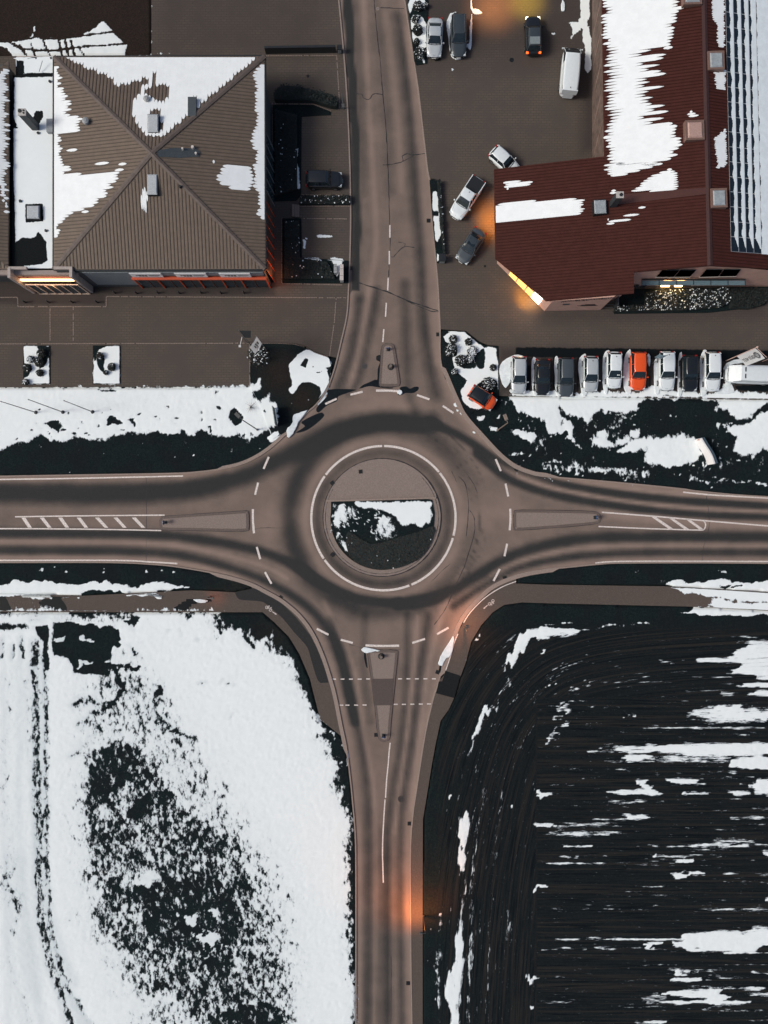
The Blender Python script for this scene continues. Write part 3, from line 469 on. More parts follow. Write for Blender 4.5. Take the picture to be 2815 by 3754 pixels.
def wear_field(P):
    x, y = P[:, 0], P[:, 1]; w = np.full(len(P), .52)
    def dark(pl, wd, f, v): nonlocal w; w = w - fline(P, spline(pl, 5), wd, f) * v
    def light(pl, wd, f, v): nonlocal w; w = w + fline(P, spline(pl, 5), wd, f) * v
    r = np.hypot(x - 1404, y - 1900); th = np.degrees(np.arctan2(1900 - y, x - 1404))
    ring = np.exp(-((r - 342) / 36) ** 2) * (.36 + .10 * np.cos(np.radians(th - 180)))
    ring *= np.clip(1 - .85 * np.exp(-(th / 35) ** 2), 0, 1)
    w -= ring; w -= .26 * np.exp(-((r - 241) / 17) ** 2) * (1 + .25 * np.cos(np.radians(th + 90))); w += .14 * np.exp(-((r - 285) / 16) ** 2)
    dr = lambda pts: D(pts)
    dark(dr([(0, 1068), (200, 1070), (400, 1062), (520, 1030), (620, 985), (720, 935), (820, 908), (930, 912)]), 27, 24, .60); dark(dr([(0, 1050), (350, 1050), (480, 1030)]), 14, 18, .2)
    dark(dr([(0, 1152), (300, 1154), (430, 1165), (560, 1190), (640, 1225), (700, 1262), (770, 1290), (860, 1302)]), 14, 13, .58); dark(dr([(0, 1189), (300, 1192), (430, 1208), (560, 1250), (650, 1300), (700, 1350), (735, 1430), (765, 1560)]), 14, 12, .48)
    light(dr([(0, 1170), (300, 1173), (430, 1187), (560, 1220), (620, 1250)]), 4, 9, .3); light(dr([(0, 1205), (300, 1207), (430, 1224), (520, 1252), (600, 1300)]), 5, 10, .2)
    dark(dr([(1659, 1092), (1500, 1083), (1350, 1068), (1200, 1040), (1090, 1000), (1000, 945), (930, 912)]), 12, 11, .60); dark(dr([(1659, 1118), (1500, 1112), (1350, 1096), (1200, 1070), (1100, 1035), (1030, 980)]), 12, 11, .60); light(dr([(1659, 1106), (1500, 1098), (1350, 1083), (1200, 1056), (1120, 1030)]), 4, 8, .34); light(dr([(1659, 1082), (1400, 1062), (1220, 1036), (1130, 1008), (1040, 940)]), 5, 9, .28)
    dark(dr([(1659, 1160), (1400, 1160), (1250, 1165), (1120, 1195), (1020, 1250), (950, 1290), (860, 1303)]), 17, 14, .54); dark(dr([(1659, 1194), (1400, 1194), (1250, 1202), (1130, 1225), (1050, 1265), (980, 1310)]), 11, 11, .48); light(dr([(1659, 1178), (1400, 1177), (1250, 1184), (1120, 1212), (1060, 1242)]), 4, 9, .26)
    light(dr([(1300, 1110), (1500, 1125), (1659, 1135)]), 14, 14, .25)
    # north road
    dark([(1459, 60), (1500, 400), (1520, 700), (1542, 936), (1554, 1172), (1578, 1350), (1600, 1450)], 16, 20, .36); dark([(1380, 0), (1420, 400), (1430, 700)], 16, 22, .16); dark([(1290, 0), (1315, 300), (1330, 700)], 14, 20, .2)
    light([(1332, 0), (1350, 350), (1371, 700), (1378, 900), (1350, 1080), (1320, 1250), (1280, 1430)], 5, 12, .26); light([(1404, 0), (1440, 300), (1460, 500), (1470, 700)], 6, 12, .14); light([(1490, 110), (1530, 500), (1560, 850), (1580, 1180), (1600, 1330)], 6, 12, .2)
    dark([(1318, 1100), (1289, 1290), (1235, 1427)], 14, 17, .33); dark([(1383, 1060), (1359, 1202), (1318, 1379), (1280, 1440)], 11, 14, .33); dark([(1484, 1040), (1495, 1409), (1520, 1500)], 14, 18, .3); dark([(1310, 850), (1318, 1100)], 10, 16, .14)
    strip = fpoly(P, [(1246, -300), (1277, -300), (1298, 190), (1310, 400), (1320, 700), (1322, 850), (1313, 1067), (1282, 1067), (1288, 850), (1286, 650), (1280, 480), (1266, 200)], 1.6); w = w * (1 - strip) + strip * (-.02)
    # south road
    dark(dr([(715, 1340), (745, 1430), (770, 1560), (792, 1700), (795, 1900), (793, 2212)]), 12, 15, .36); dark(dr([(790, 1330), (785, 1430), (800, 1560)]), 9, 14, .22); light(dr([(700, 1300), (760, 1430), (785, 1580), (810, 1760), (808, 2212)]), 4, 9, .22)
    dark(dr([(880, 1330), (878, 1450), (866, 1600), (838, 1800), (838, 2212)]), 9, 13, .32); dark(dr([(925, 1330), (908, 1450), (890, 1600), (865, 1800), (868, 2212)]), 10, 13, .34); light(dr([(902, 1330), (893, 1450), (877, 1600), (852, 1800)]), 4, 8, .24); light(dr([(950, 1340), (925, 1450), (905, 1600), (890, 1750)]), 5, 9, .22)
    dark(dr([(826, 1800), (825, 2212)]), 22, 30, .2); light(dr([(1000, 1230), (960, 1310), (945, 1360)]), 8, 14, .26)
    # lighter swept areas near islands and edges
    light(dr([(640, 1110), (570, 1130)]), 30, 50, .18); light(dr([(1040, 1110), (1100, 1110)]), 30, 50, .16); light(dr([(780, 880), (880, 880)]), 40, 50, .18); light(dr([(820, 1345), (860, 1350)]), 40, 50, .1)
    dr2 = np.minimum(np.minimum(dist(P, NWk), dist(P, SWk)), np.minimum(dist(P, SEk), dist(P, NEk))); w += .2 * np.clip(1 - dr2 / 28, 0, 1)
    for i in range(16):
        rr = random.uniform(330, 400); a0 = random.uniform(-50, 40); a1 = a0 + random.uniform(15, 45)
        pl = [(1404 + rr * math.cos(R(t)), 1900 - rr * math.sin(R(t))) for t in np.linspace(a0, a1, 8)]; w = w - fline(P, pl, .9, 1.6) * .13
    return w
def sheet(name, outline, z, sp, mat, skirt=.35, road=False, hz=0.):
    kz = (H - hz) / H; poly = [(G(p)[0] * kz, G(p)[1] * kz) for p in outline]; a = np.array(poly); lo, hi = a.min(0), a.max(0)
    gx, gy = np.meshgrid(np.arange(lo[0], hi[0], sp), np.arange(lo[1], hi[1], sp)); P = np.c_[gx.ravel(), gy.ravel()]
    P[:, 0] += (np.arange(len(P)) % 2) * sp * .02
    k = inside(P, poly); P = P[k]; k = dist(P, poly, True) > sp * .35; P = P[k]
    vs = [Vector(p) for p in poly] + [Vector(p) for p in P.tolist()]; n = len(poly)
    r = delaunay_2d_cdt(vs, [(i, (i + 1) % n) for i in range(n)], [], 1, 1e-4)
    V = [(v.x, v.y, z) for v in r[0]]; F = [f for f in r[2]]
    nb = len(V); V += [(p[0], p[1], z - skirt) for p in poly] + [(p[0], p[1], z - .0005) for p in poly]
    F += [(nb + i, nb + (i + 1) % n, nb + n + (i + 1) % n, nb + n + i) for i in range(n)]
    me = bpy.data.meshes.new(name); me.from_pydata(V, [], F); me.update()
    A = np.array(V)[:, :2]; PX = np.c_[A[:, 0] * S / kz + CX, CY - A[:, 1] * S / kz]
    c, st, sv, soil, br = fields(PX); put(me, 'cov', c); put(me, 'streak', st * 0); put(me, 'soil', soil)
    wet = np.zeros(len(PX))
    for p in (WET[8:] if not road else []) : wet = np.maximum(wet, fpoly(PX, p, 2.5))
    for p in WETS: wet = np.maximum(wet, fpoly(PX, p, 12) * .72)
    put(me, 'wet', wet)
    if road: put(me, 'wear', wear_field(PX))
    return me, PX
# ================================================================== ground
m_ground = ground_mat('ground_cover', 'ground'); m_asph = ground_mat('asphalt', 'asphalt'); m_pave = ground_mat('block_paving', 'paving'); m_path = ground_mat('path_asphalt', 'path'); m_plaza = ground_mat('island_paving', 'plaza')
m_roofflat = ground_mat('roof_membrane', 'roof')
def axis(lo, hi, st):
    a = list(np.arange(lo, hi + st, st)); g = st
    while a[-1] < 900: g *= 1.35; a.append(a[-1] + g)
    g = st; b = []; x = lo
    while x > -900: g *= 1.35; x -= g; b.append(x)
    return np.array(b[::-1] + a)
ax = axis(-46.5, 46.5, .2); ay = axis(-61.5, 61.5, .2)
gx, gy = np.meshgrid(ax, ay); P2 = np.c_[gx.ravel(), gy.ravel()]; PX = np.c_[P2[:, 0] * S + CX, CY - P2[:, 1] * S]
cov, st, sv, soil, brown = fields(PX)
z = np.full(len(P2), .06)
for poly in (ROADin, LOTW, LOTE, PATHW, PATHE):
    k = cull(PX, poly, 30); d = sdf(PX[k], poly); z[k] = np.minimum(z[k], np.where(d < 4, -.22, .06))
z += np.where(z > 0, .04 * np.clip(cov * 1.5 - .5, 0, 1) + rng.normal(0, .012, len(z)), 0)
nx, ny = len(ax), len(ay)
me = bpy.data.meshes.new('ground'); idx = np.arange(nx * ny).reshape(ny, nx)
F = np.stack([idx[:-1, :-1], idx[:-1, 1:], idx[1:, 1:], idx[1:, :-1]], -1).reshape(-1, 4)
me.vertices.add(nx * ny); me.vertices.foreach_set('co', np.c_[P2, z].ravel()); me.loops.add(F.size); me.loops.foreach_set('vertex_index', F.ravel())
me.polygons.add(len(F)); me.polygons.foreach_set('loop_start', np.arange(len(F)) * 4); me.polygons.foreach_set('use_smooth', np.ones(len(F), bool)); me.update(calc_edges=True)
for n_, a_ in (('cov', cov), ('streak', st), ('fs', furrow(PX)[0]), ('ft', furrow(PX)[1]), ('dirty', dirt_field(PX)), ('soil', soil), ('brown', brown)): put(me, n_, a_)
struct(obj('ground', me, m_ground))
me, px = sheet('road', ROADin, 0., .32, m_asph, road=True)
br = np.zeros(len(px))
for l in ([(1431, 0), (1436, 90), (1450, 290), (1458, 470)], ): pass
br = np.maximum(br, fpoly(px, [(2605, 1830), (2985, 1850), (2985, 2055), (2575, 2055)], 1.5) * .0)
put(me, 'brown', br); struct(obj('road', me, m_asph))
def lot_tone_shade(px):
    b = np.zeros(len(px))
    b = np.maximum(b, fpoly(px, [(-200, 1000), (1010, 1000), (1010, 1085), (390, 1085), (390, 1120), (70, 1120), (-200, 1090)], 10) * .85)
    b = np.maximum(b, fpoly(px, [(2130, -300), (2215, -300), (2215, 560), (2130, 560)], 25) * .8)
    b = np.maximum(b, fpoly(px, [(1440, -300), (2300, -300), (2300, 230), (1500, 230)], 80) * .55)  # shade over the top bays painted into the paving colour
    b = np.maximum(b, fpoly(px, [(1960, 1140), (2460, 1140), (2815, 1090), (2815, 1170), (1960, 1180)], 25) * .5)
    b = np.maximum(b, fpoly(px, [(1830, 1275), (2815, 1285), (2815, 1460), (1830, 1440)], 16) * .9)
    b = np.maximum(b, fpoly(px, [(560, -300), (1200, -300), (1180, 195), (560, 200)], 60) * .35)
    return b
me, px = sheet('car_park_west', LOTW, .11, .27, m_pave); put(me, 'brown', lot_tone_shade(px)); struct(obj('car_park_west', me, m_pave))
me, px = sheet('car_park_east', LOTE, .112, .25, m_pave); put(me, 'brown', lot_tone_shade(px)); struct(obj('car_park_east', me, m_pave))
me, px = sheet('path_west', PATHW, .10, .3, m_path)
pw = spline(T(600, 1750, 2.37, [(620, 1000), (660, 1060), (800, 1072), (870, 1085), (940, 1140), (1040, 1230), (1130, 1340), (1230, 1450), (1262, 1510), (1275, 1560), (1330, 1740), (1362, 1785)]), 3) + T(600, 2200, 2.37, [(1432, 714), (1395, 560), (1340, 430), (1270, 300), (1150, 150), (1010, 10)]) + T(600, 1750, 2.37, [(950, 1040), (860, 985), (780, 962)])
put(me, 'brown', np.zeros(len(px))); struct(obj('path_west', me, m_path))
m_patch = M('fresh_asphalt', (.030, .030, .031), .85, var=.3, scale=11, spec=.15); m_patch2 = M('black_asphalt', (.012, .0135, .0145), .85, var=.35, scale=11, spec=.15)
struct(MB().prism([G(p) for p in pw], .05, .104).build('asphalt_patch', m_patch))
me, px = sheet('path_east', PATHE, .10, .3, m_path)
put(me, 'brown', np.zeros(len(px))); struct(MB().prism([G(p) for p in T(1250, 2200, 2.765, [(1058, 715), (1208, 765), (1145, 990), (962, 940), (990, 822), (1025, 822)])], .05, .131).build('asphalt_patch', m_patch2)); struct(obj('path_east', me, m_path))
# meltwater and swept snow
m_wet = M('meltwater', (.006, .009, .011), .28, var=.3, scale=3, spec=.3)
for p in WET[:8]:
    q = MB(); q.prism([G(a) for a in p], 0, .0028, skirt=False); struct(q.build('meltwater', m_wet))
def heap(p, z0, h=.13):
    o = spline(p, 4, True); o = [(x + random.uniform(-1.3, 1.3), y + random.uniform(-1.3, 1.3)) for x, y in o]; n = len(o); c = np.mean(np.array(o), 0); a = 0.
    for i in range(n): a += o[i][0] * o[(i + 1) % n][1] - o[(i + 1) % n][0] * o[i][1]
    sg = 1 if a > 0 else -1; inn = []
    for i in range(n):
        d = np.array(o[(i + 1) % n]) - np.array(o[i - 1]); L = np.hypot(*d) + 1e-6; nn = np.array([-d[1], d[0]]) / L * sg; inn.append(tuple(np.array(o[i]) + nn * 1.6))
    A = [G(q) for q in o]; B = [G(q) for q in inn]; V = [(x, y, z0 - .02) for x, y in A] + [(x, y, z0 + h * .7) for x, y in A] + [(x, y, z0 + h) for x, y in B]; F = []
    for k in (0, 1):
        for i in range(n): f = (k * n + i, k * n + (i + 1) % n, (k + 1) * n + (i + 1) % n, (k + 1) * n + i); F.append(f if sg < 0 else f[::-1])
    q = MB(); q.add(V, F); tri = tessellate_polygon([[Vector((x, y, 0)) for x, y in B]]); T_ = []
    for t in tri:
        a_, b_, c_ = [B[i] for i in t]; T_.append(tuple(2 * n + i for i in (t if (b_[0] - a_[0]) * (c_[1] - a_[1]) - (b_[1] - a_[1]) * (c_[0] - a_[0]) > 0 else t[::-1])))
    q.add(V, T_); ob = q.build('swept_snow', M('swept_snow', (.72, .76, .78), .9, var=.10, scale=2.5, spec=.1)); ob['kind'] = 'stuff'
for p, z0 in HEAPS: heap(p, z0)
# kerbs
m_kerb = M('kerb_stone', (.27, .205, .175), .8, var=.2, scale=9); m_kerbd = M('kerb_joint', (.05, .045, .045), .9)
m_line = M('road_paint', (.66, .575, .535), .6, var=.30, scale=7); m_crack = M('bitumen_seam', (.012, .014, .016), .6)
def kerb_strip(mb, pts, wfun, side, z1=.125):
    P = [np.array(p, float) for p in pts]; n = len(P); inn = []; out = []
    for i in range(n):
        d = P[min(i + 1, n - 1)] - P[max(i - 1, 0)]; d /= np.hypot(*d); nn = np.array([-d[1], d[0]]) * side; w = wfun(P[i])
        inn.append(G(P[i] - nn * 1.)); out.append(G(P[i] + nn * w))
    V = [(p[0], p[1], -.1) for p in inn] + [(p[0], p[1], z1) for p in inn] + [(p[0], p[1], z1 + .004) for p in out] + [(p[0], p[1], -.1) for p in out]
    F = []
    for i in range(n - 1):
        for a in range(3): F.append((a * n + i, a * n + i + 1, (a + 1) * n + i + 1, (a + 1) * n + i))
    mb.add(V, F if side < 0 else [f[::-1] for f in F])
kb = MB()
sc = lambda a, b, w: (lambda p: w if a < p[1] < b else 4)
kerb_strip(kb, [(1218, -500)] + NWs, lambda p: 11 if (p[1] > 1590 and p[0] > 800) else 4, 1)
kerb_strip(kb, SWs, lambda p: 13 if p[0] > 800 and p[1] < 2745 else 4, 1)
kerb_strip(kb, SEs, lambda p: 14 if p[1] < 2470 and p[0] < 2030 else 4, 1)
kerb_strip(kb, NEs, lambda p: 14 if p[1] > 1350 and p[0] < 2025 else 4, 1)
struct(kb.build('kerb', m_kerb))
gb = MB()      # dark joint between road and kerb stones
for l in (NWs, SWs, SEs, NEs):
    gb.ribbon([G(p) for p in l], .07, .004, jit=.5)
struct(gb.build('gutter_seam', m_crack))
# cobbled channels in the car parks
m_cob = M('cobble', (.22, .165, .14), .8, var=.5, scale=14)
cb = MB()
for l in ([(-150, 1262), (916, 1259), (1010, 1260), (1080, 1263), (1122, 1275), (1156, 1294), (1204, 1310)], [(916, 1262), (916, 1416)], [(-100, 1092), (66, 1091), (67, 1125), (390, 1125), (391, 1088), (1270, 1093)], [(976, 207), (1234, 205), (1246, 400)], [(1232, 1095), (1226, 1180), (1208, 1305)], [(1106, 802), (1278, 804)], [(995, 382), (1150, 384), (1215, 410)], [(1100, 757), (1286, 757)], [(1080, 715), (1285, 718)], [(1034, 800), (1034, 1040), (1255, 1046)], [(270, 1125), (270, 1250)], [(185, 1125), (185, 1250)], [(1000, 420), (1000, 1000)]):
    pts = []
    for (x0, y0), (x1, y1) in zip(l, l[1:]):
        n = max(1, int(math.hypot(x1 - x0, y1 - y0) / 6))
        for i in range(n):
            t = (i + .5) / n; ang = math.atan2(-(y1 - y0), x1 - x0); p = G((x0 + (x1 - x0) * t, y0 + (y1 - y0) * t))
            if random.random() < .93: cb.box((p[0] + random.uniform(-.01, .01), p[1] + random.uniform(-.01, .01), .10), (.15, .11, .05), ang + random.uniform(-.1, .1))
struct(cb.build('cobble_edging', m_cob))
# ------------------------------------------------------------------ islands
def island(name, outer, inset, label, mid=None):
    o = spline(outer, 4, True); c = np.mean(np.array(outer), 0)
    P = [np.array(p, float) for p in o]; n = len(P); inn = []
    for i in range(n):
        d = P[(i + 1) % n] - P[i - 1]; d /= np.hypot(*d); nn = np.array([-d[1], d[0]])
        q = P[i] + nn * inset
        if np.hypot(*(q - c)) > np.hypot(*(P[i] - c)): q = P[i] - nn * inset
        inn.append(tuple(q))
    k = MB().prism([G(p) for p in o], -.05, .10); struct(k.build(name + '_kerb', M('island_kerb', (.125, .092, .080), .85, var=.2, scale=8)))
    me, px = sheet(name, inn, .125, .3, m_plaza, .1); put(me, 'brown', np.zeros(len(px))); struct(obj(name, me, m_plaza))
    gb = MB().ribbon([G(p) for p in o] + [G(o[0]), G(o[1])], .10, .006, jit=.5); struct(gb.build(name + '_seam', m_crack))
TI = lambda p: T(1300, 1240, 6.38, p)
island('splitter_island_north', TI([(640, 190), (700, 135), (790, 120), (880, 140), (930, 210), (985, 520), (1045, 900), (1055, 1070), (1000, 1125), (820, 1128), (640, 1125), (580, 1080), (575, 960), (600, 600), (620, 300)]), 9, '')
island('splitter_island_west', [(592, 1897), (603, 1893), (700, 1886), (820, 1878), (902, 1873), (911, 1880), (913, 1910), (912, 1937), (902, 1946), (820, 1947), (700, 1944), (601, 1942), (588, 1930), (585, 1912)], 9, '')
island('splitter_island_east', [(1884, 1880), (1893, 1871), (1950, 1870), (2080, 1872), (2175, 1875), (2196, 1884), (2202, 1898), (2197, 1914), (2180, 1921), (2098, 1929), (2000, 1937), (1895, 1943), (1885, 1935), (1883, 1905)], 9, '')
island('splitter_island_south', tK([(272, 530), (300, 510), (430, 505), (560, 510), (575, 545), (555, 750), (530, 1000), (505, 1250), (495, 1390), (460, 1432), (410, 1428), (375, 1380), (350, 1150), (320, 900), (290, 680)]), 9, '')
mid = MB().prism([G(p) for p in tK([(312, 795), (532, 793), (515, 1062), (342, 1065)])], .09, .132); struct(mid.build('island_crossing', M('crossing_asphalt', (.082, .062, .055), .85, var=.2, scale=9)))
# central island: paved upper half, planted lower half
def circ(cx, cy, r, a0, a1, n=60): return [(cx + r * math.cos(R(a0 + (a1 - a0) * i / n)), cy - r * math.sin(R(a0 + (a1 - a0) * i / n))) for i in range(n + 1)]
o = circ(1400, 1897, 216, 0, 360, 120)[:-1]
me, px = sheet('roundabout_apron', o, .07, .3, m_plaza, .15); put(me, 'brown', np.zeros(len(px))); put(me, 'cov', np.zeros(len(px))); struct(obj('roundabout_apron', me, m_plaza))
sb = MB(); sb.ribbon([G(p) for p in circ(1400, 1897, 216, 0, 360, 120)], .09, .078, jit=.5); sb.ribbon([G(p) for p in circ(1400, 1897, 207, 150, 405, 110)], .05, .078, jit=.6)
struct(sb.build('apron_seam', m_crack))
a = 18.5
bed = [(1214, 1837)] + [(1213, 1880)] + circ(1401, 1899, 190, 180, 360, 60) + [(1592, 1880), (1583, 1833), (1560, 1829), (1400, 1832)]
me, px = sheet('roundabout_bed', bed, .17, .14, m_ground, .2)
c_, s1, s2, so, b_ = fields(px); put(me, 'streak', s1 * 0); put(me, 'brown', np.clip((px[:, 1] - 1950) / 300, 0, .35)); struct(obj('roundabout_bed', me, m_ground))
kb = MB(); kb.box((*G((1396, 1831)), .14), (13.0, .20, .20), R(1.6)); struct(kb.build('bed_kerb', m_kerb))
# planting beds raised inside the car parks
def bedm(name, pts, zt=.2, sp=.14, brn=0., kerbw=4):
    me, px = sheet(name, pts, zt, sp, m_ground, .15); _, a1, a2, a3, b4 = fields(px); put(me, 'brown', np.maximum(b4 * .8, brn)); put(me, 'streak', a1 * 0); struct(obj(name, me, m_ground))
cornerW = [(918, 1262), (1010, 1261), (1078, 1264), (1121, 1276), (1154, 1295), (1205, 1313), (1217, 1345), (1205, 1405), (1190, 1434), (1155, 1480), (1120, 1508), (1088, 1544), (1046, 1585), (1000, 1610), (960, 1500), (918, 1418)]
bedm('planting_bed', cornerW)
bedm('planting_bed', tC([(520, 268), (725, 280), (845, 375), (895, 400), (1008, 405), (1012, 828), (980, 900), (760, 990), (690, 900), (625, 740), (565, 590), (535, 480)]))
bedm('planting_bed', rect(88, 1268, 185, 1409)); bedm('planting_bed', rect(343, 1268, 442, 1409))
bedm('planting_bed', [(1001, 388), (1150, 388), (1212, 412), (1212, 424), (1106, 430), (1104, 718), (1085, 738), (1002, 740)])
bedm('planting_bed', [(1104, 719), (1284, 719), (1284, 755), (1098, 756)])
bedm('planting_bed', [(1035, 803), (1105, 803), (1107, 946), (1278, 958), (1278, 1040), (1035, 1040)])
bedm('planting_bed', T(1400, 500, 2.37, [(412, 385), (508, 390), (550, 1105), (475, 1105), (440, 750)]))
bedm('planting_bed', T(1400, 0, 2.37, [(222, 40), (230, -300), (400, -300), (400, 60), (390, 560), (300, 575), (280, 540), (255, 300)]))
bedm('planting_bed', [(2245, 1100), (2270, 1062), (2820, 1052), (2820, 1085), (2800, 1120), (2750, 1130), (2600, 1148), (2250, 1152)])
# ------------------------------------------------------------------ markings
mk = MB(); ZM = .006
def ln(a, b, w=7): mk.ribbon([G(a), G(b)], w / S, ZM)
def pl(pts, w, z=ZM, n=5, jit=.04): mk.ribbon([G(p) for p in spline(pts, n)], w / S, z, jit=jit)
for a, b in (((946, 1769), (935, 1814)), ((985, 1675), (966, 1719)), ((941, 2005), (954, 2050)), ((971, 2097), (995, 2140)), ((1192, 1481), (1234, 1462)), ((1284, 1447), (1329, 1436)), ((1528, 1448), (1574, 1464)), ((1623, 1488), (1662, 1514)), ((1817, 1683), (1836, 1727)), ((1853, 1773), (1863, 1820)), ((1859, 1993), (1849, 2039)), ((1832, 2086), (1809, 2130)), ((1644, 2301), (1602, 2325)), ((1558, 2342), (1511, 2357)), ((1293, 2357), (1249, 2345)), ((1204, 2327), (1161, 2305))): ln(a, b, 7.5)
pl([(927, 1866), (927, 1910), (931, 1955)], 8); pl([(1378, 1432), (1420, 1432), (1458, 1434)], 8); pl([(1870, 1865), (1871, 1905), (1868, 1944)], 7.5); pl([(1463, 2367), (1402, 2368), (1340, 2366)], 8)
for a0, a1 in ((91, 143), (144.5, 214), (215.5, 291), (292.8, 344), (346, 398.8), (399.8, 449.6)): mk.ribbon([G(p) for p in circ(1405.5, 1899.5, 264.5, a0, a1, 40)], 8.2 / S, ZM)
for s_, y in ((1217, 2489.5), (1248, 2489.5), (1279, 2489.5), (1311, 2489.5), (1342, 2489), (1459, 2488.5), (1490, 2488.5), (1521, 2488.5), (1552, 2488.5), (1583, 2488.5), (1244, 2585), (1266, 2585), (1298, 2585), (1329, 2584.5), (1443, 2582), (1473, 2582), (1504, 2581.5), (1535, 2581), (1565, 2580.5)): ln((s_, y), (s_ + 14.5, y), 4)
pl([(1430, 2723), (1426, 2760), (1423, 2800), (1417, 2860), (1413, 2925)], 4.5); pl([(1411, 2931), (1404, 3050), (1402, 3120), (1403, 3171), (1405, 3236)], 4.5)
for a, b in (((1429, 825), (1429, 871)), ((1427, 920), (1427, 969)), ((1423, 1018), (1421, 1065)), ((1416, 1110), (1413, 1161)), ((1407, 1207), (1403, 1254))): ln(a, b, 5)
pl([(55, 1894.5), (300, 1891), (603, 1888.5)], 4.5); pl([(-900, 1937), (0, 1938), (211, 1939), (400, 1941), (591, 1945)], 4.5)
pl([(-900, 1768), (0, 1757.5), (300, 1753), (671, 1745)], 5); pl([(-900, 2054), (0, 2054.5), (422, 2054.5), (548, 2060), (650, 2066)], 5.5)
for x0, x1 in ((180, 280), (340, 452), (500, 605), (660, 770), (820, 945), (980, 1105), (1140, 1265)):
    q = tF([(x0 + 5, 350), (x0 + 40, 349), (x1 - 4, 437), (x1 - 37, 437)]); mk.prism([G(p) for p in q], 0, ZM, skirt=False)
pl([(2206, 1878), (2400, 1893), (2585, 1909), (2815, 1928), (3700, 2000)], 5); pl([(2194, 1930), (2380, 1938), (2560, 1943), (2578, 1942), (2585, 1933), (2586, 1920), (2580, 1911)], 4.5)
for q in ([(790, 397), (825, 399), (950, 484), (915, 484)], [(918, 405), (950, 407), (1070, 488), (1035, 488)], [(1045, 414), (1080, 418), (1175, 487), (1145, 489)]): mk.prism([G(p) for p in tH(q)], 0, ZM, skirt=False)
pl(tH([(1025, 212), (1230, 232), (1450, 245), (1659, 256), (3000, 330)]), 5.5); pl(tH([(370, 741), (560, 729), (1150, 728), (1659, 730), (3000, 735)]), 5.5)
mz = .108
pl(T(1300, 1700, 2.37, [(1400, 1022), (1300, 1060), (1200, 1115), (1100, 1190), (1000, 1295), (945, 1380)]), 3.4, mz + .03); pl(tK([(1185, 340), (1150, 420), (1110, 560), (1060, 710)]), 3.4, mz + .03)
def bike(c, ang, s):
    def q(x, y): a = R(ang); return (c[0] + (x * math.cos(a) - y * math.sin(a)) * s, c[1] - (x * math.sin(a) + y * math.cos(a)) * s)
    for cx in (-.55, .55): mk.ribbon([G(q(cx + .33 * math.cos(t), .33 * math.sin(t))) for t in np.linspace(0, 2 * math.pi, 17)], 1.7 / S, mz)
    for l in ([(-.55, 0), (-.1, .02), (.35, .48), (-.25, .48), (-.55, 0)], [(-.1, .02), (-.3, .65)], [(.55, 0), (.3, .62), (.5, .68)], [(-.42, .66), (-.18, .66)]): mk.ribbon([G(q(*p)) for p in l], 1.5 / S, mz)
    mk.ribbon([G(q(1.15, -.1)), G(q(2.1, -.1))], 2.4 / S, mz); mk.prism([G(q(2.0, .13)), G(q(2.0, -.33)), G(q(2.5, -.1))], 0, mz, skirt=False)
bike((985, 2231), -34, 15); bike((1800, 2208), 222, 15)
struct(mk.build('road_markings', m_line))
ck = MB()
def crack(pts, w=2.2, n=5):
    q = spline(pts, n); q = [(x + random.uniform(-.9, .9), y + random.uniform(-.9, .9)) for x, y in q]; ck.ribbon([G(p) for p in q], w / S, .0035, jit=.55)
crack([(1371, 0), (1379, 90), (1393, 220), (1404, 350), (1415, 470), (1421, 580), (1425, 700), (1428, 820), (1430, 880), (1426, 985), (1420, 1070)], 2.6, 9)
crack(T(1200, 0, 1.815, [(190, 622), (230, 630), (240, 650), (275, 662), (310, 625), (370, 630)]), 2.6); crack(T(1200, 0, 1.815, [(370, 1098), (420, 1095), (500, 1075), (498, 1042), (530, 1022), (570, 1030), (650, 1022)]), 2.8); crack(T(1200, 0, 1.815, [(500, 1075), (560, 1045), (575, 1028)]), 2)
crack(T(1200, 0, 1.815, [(355, 50), (510, 58)]), 2.4); crack(T(1200, 700, 1.693, [(395, 405), (412, 407), (470, 350), (540, 350)]), 2.2); crack(T(1200, 700, 1.693, [(440, 318), (478, 325), (480, 345)]), 1.8)
crack(T(1200, 700, 1.693, [(190, 568), (290, 600), (374, 628), (460, 665), (520, 690), (600, 715), (690, 745)]), 3.6); crack(T(1200, 700, 1.693, [(490, 680), (540, 705), (640, 745), (690, 750)]), 2.4)
crack(T(1480, 1620, 3.19, [(560, 340), (620, 470)]), 1.6); crack(T(1480, 1620, 3.19, [(640, 400), (720, 500), (755, 700), (750, 900), (730, 1100)]), 2.2); crack(T(1480, 1620, 3.19, [(745, 380), (820, 500), (862, 600)]), 1.7); crack(T(1480, 1620, 3.19, [(770, 800), (825, 900), (820, 1100), (730, 1370)]), 2); crack(tG([(790, 450), (870, 440), (1120, 440)]), 1.3)
crack(T(1300, 1700, 2.37, [(990, 780), (950, 900), (870, 1080), (790, 1260), (690, 1400)]), 2.2); crack(T(1300, 1700, 2.37, [(830, 870), (760, 930), (660, 1030)]), 1.8); crack([(2590, 1818), (2600, 1920), (2580, 2000), (2574, 2060)], 1.4); crack([(536, 1745), (537, 1900), (536, 2060)], 1.3)
crack(tN([(1050, 1000), (1052, 1200), (1050, 1417)]), 1.8); crack([(1283, 700), (1322, 705)][:0] or [(1316, 880), (1313, 1067)], 1.4)
crack([(1470, 2380), (1400, 2385), (1330, 2375), (1280, 2362)], 1.3)
struct(ck.build('road_cracks', m_crack))
m_iron = M('cast_iron', (.012, .014, .016), .6, .5); m_irong = M('grate_bar', (.035, .036, .038), .5, .6)
first = {}
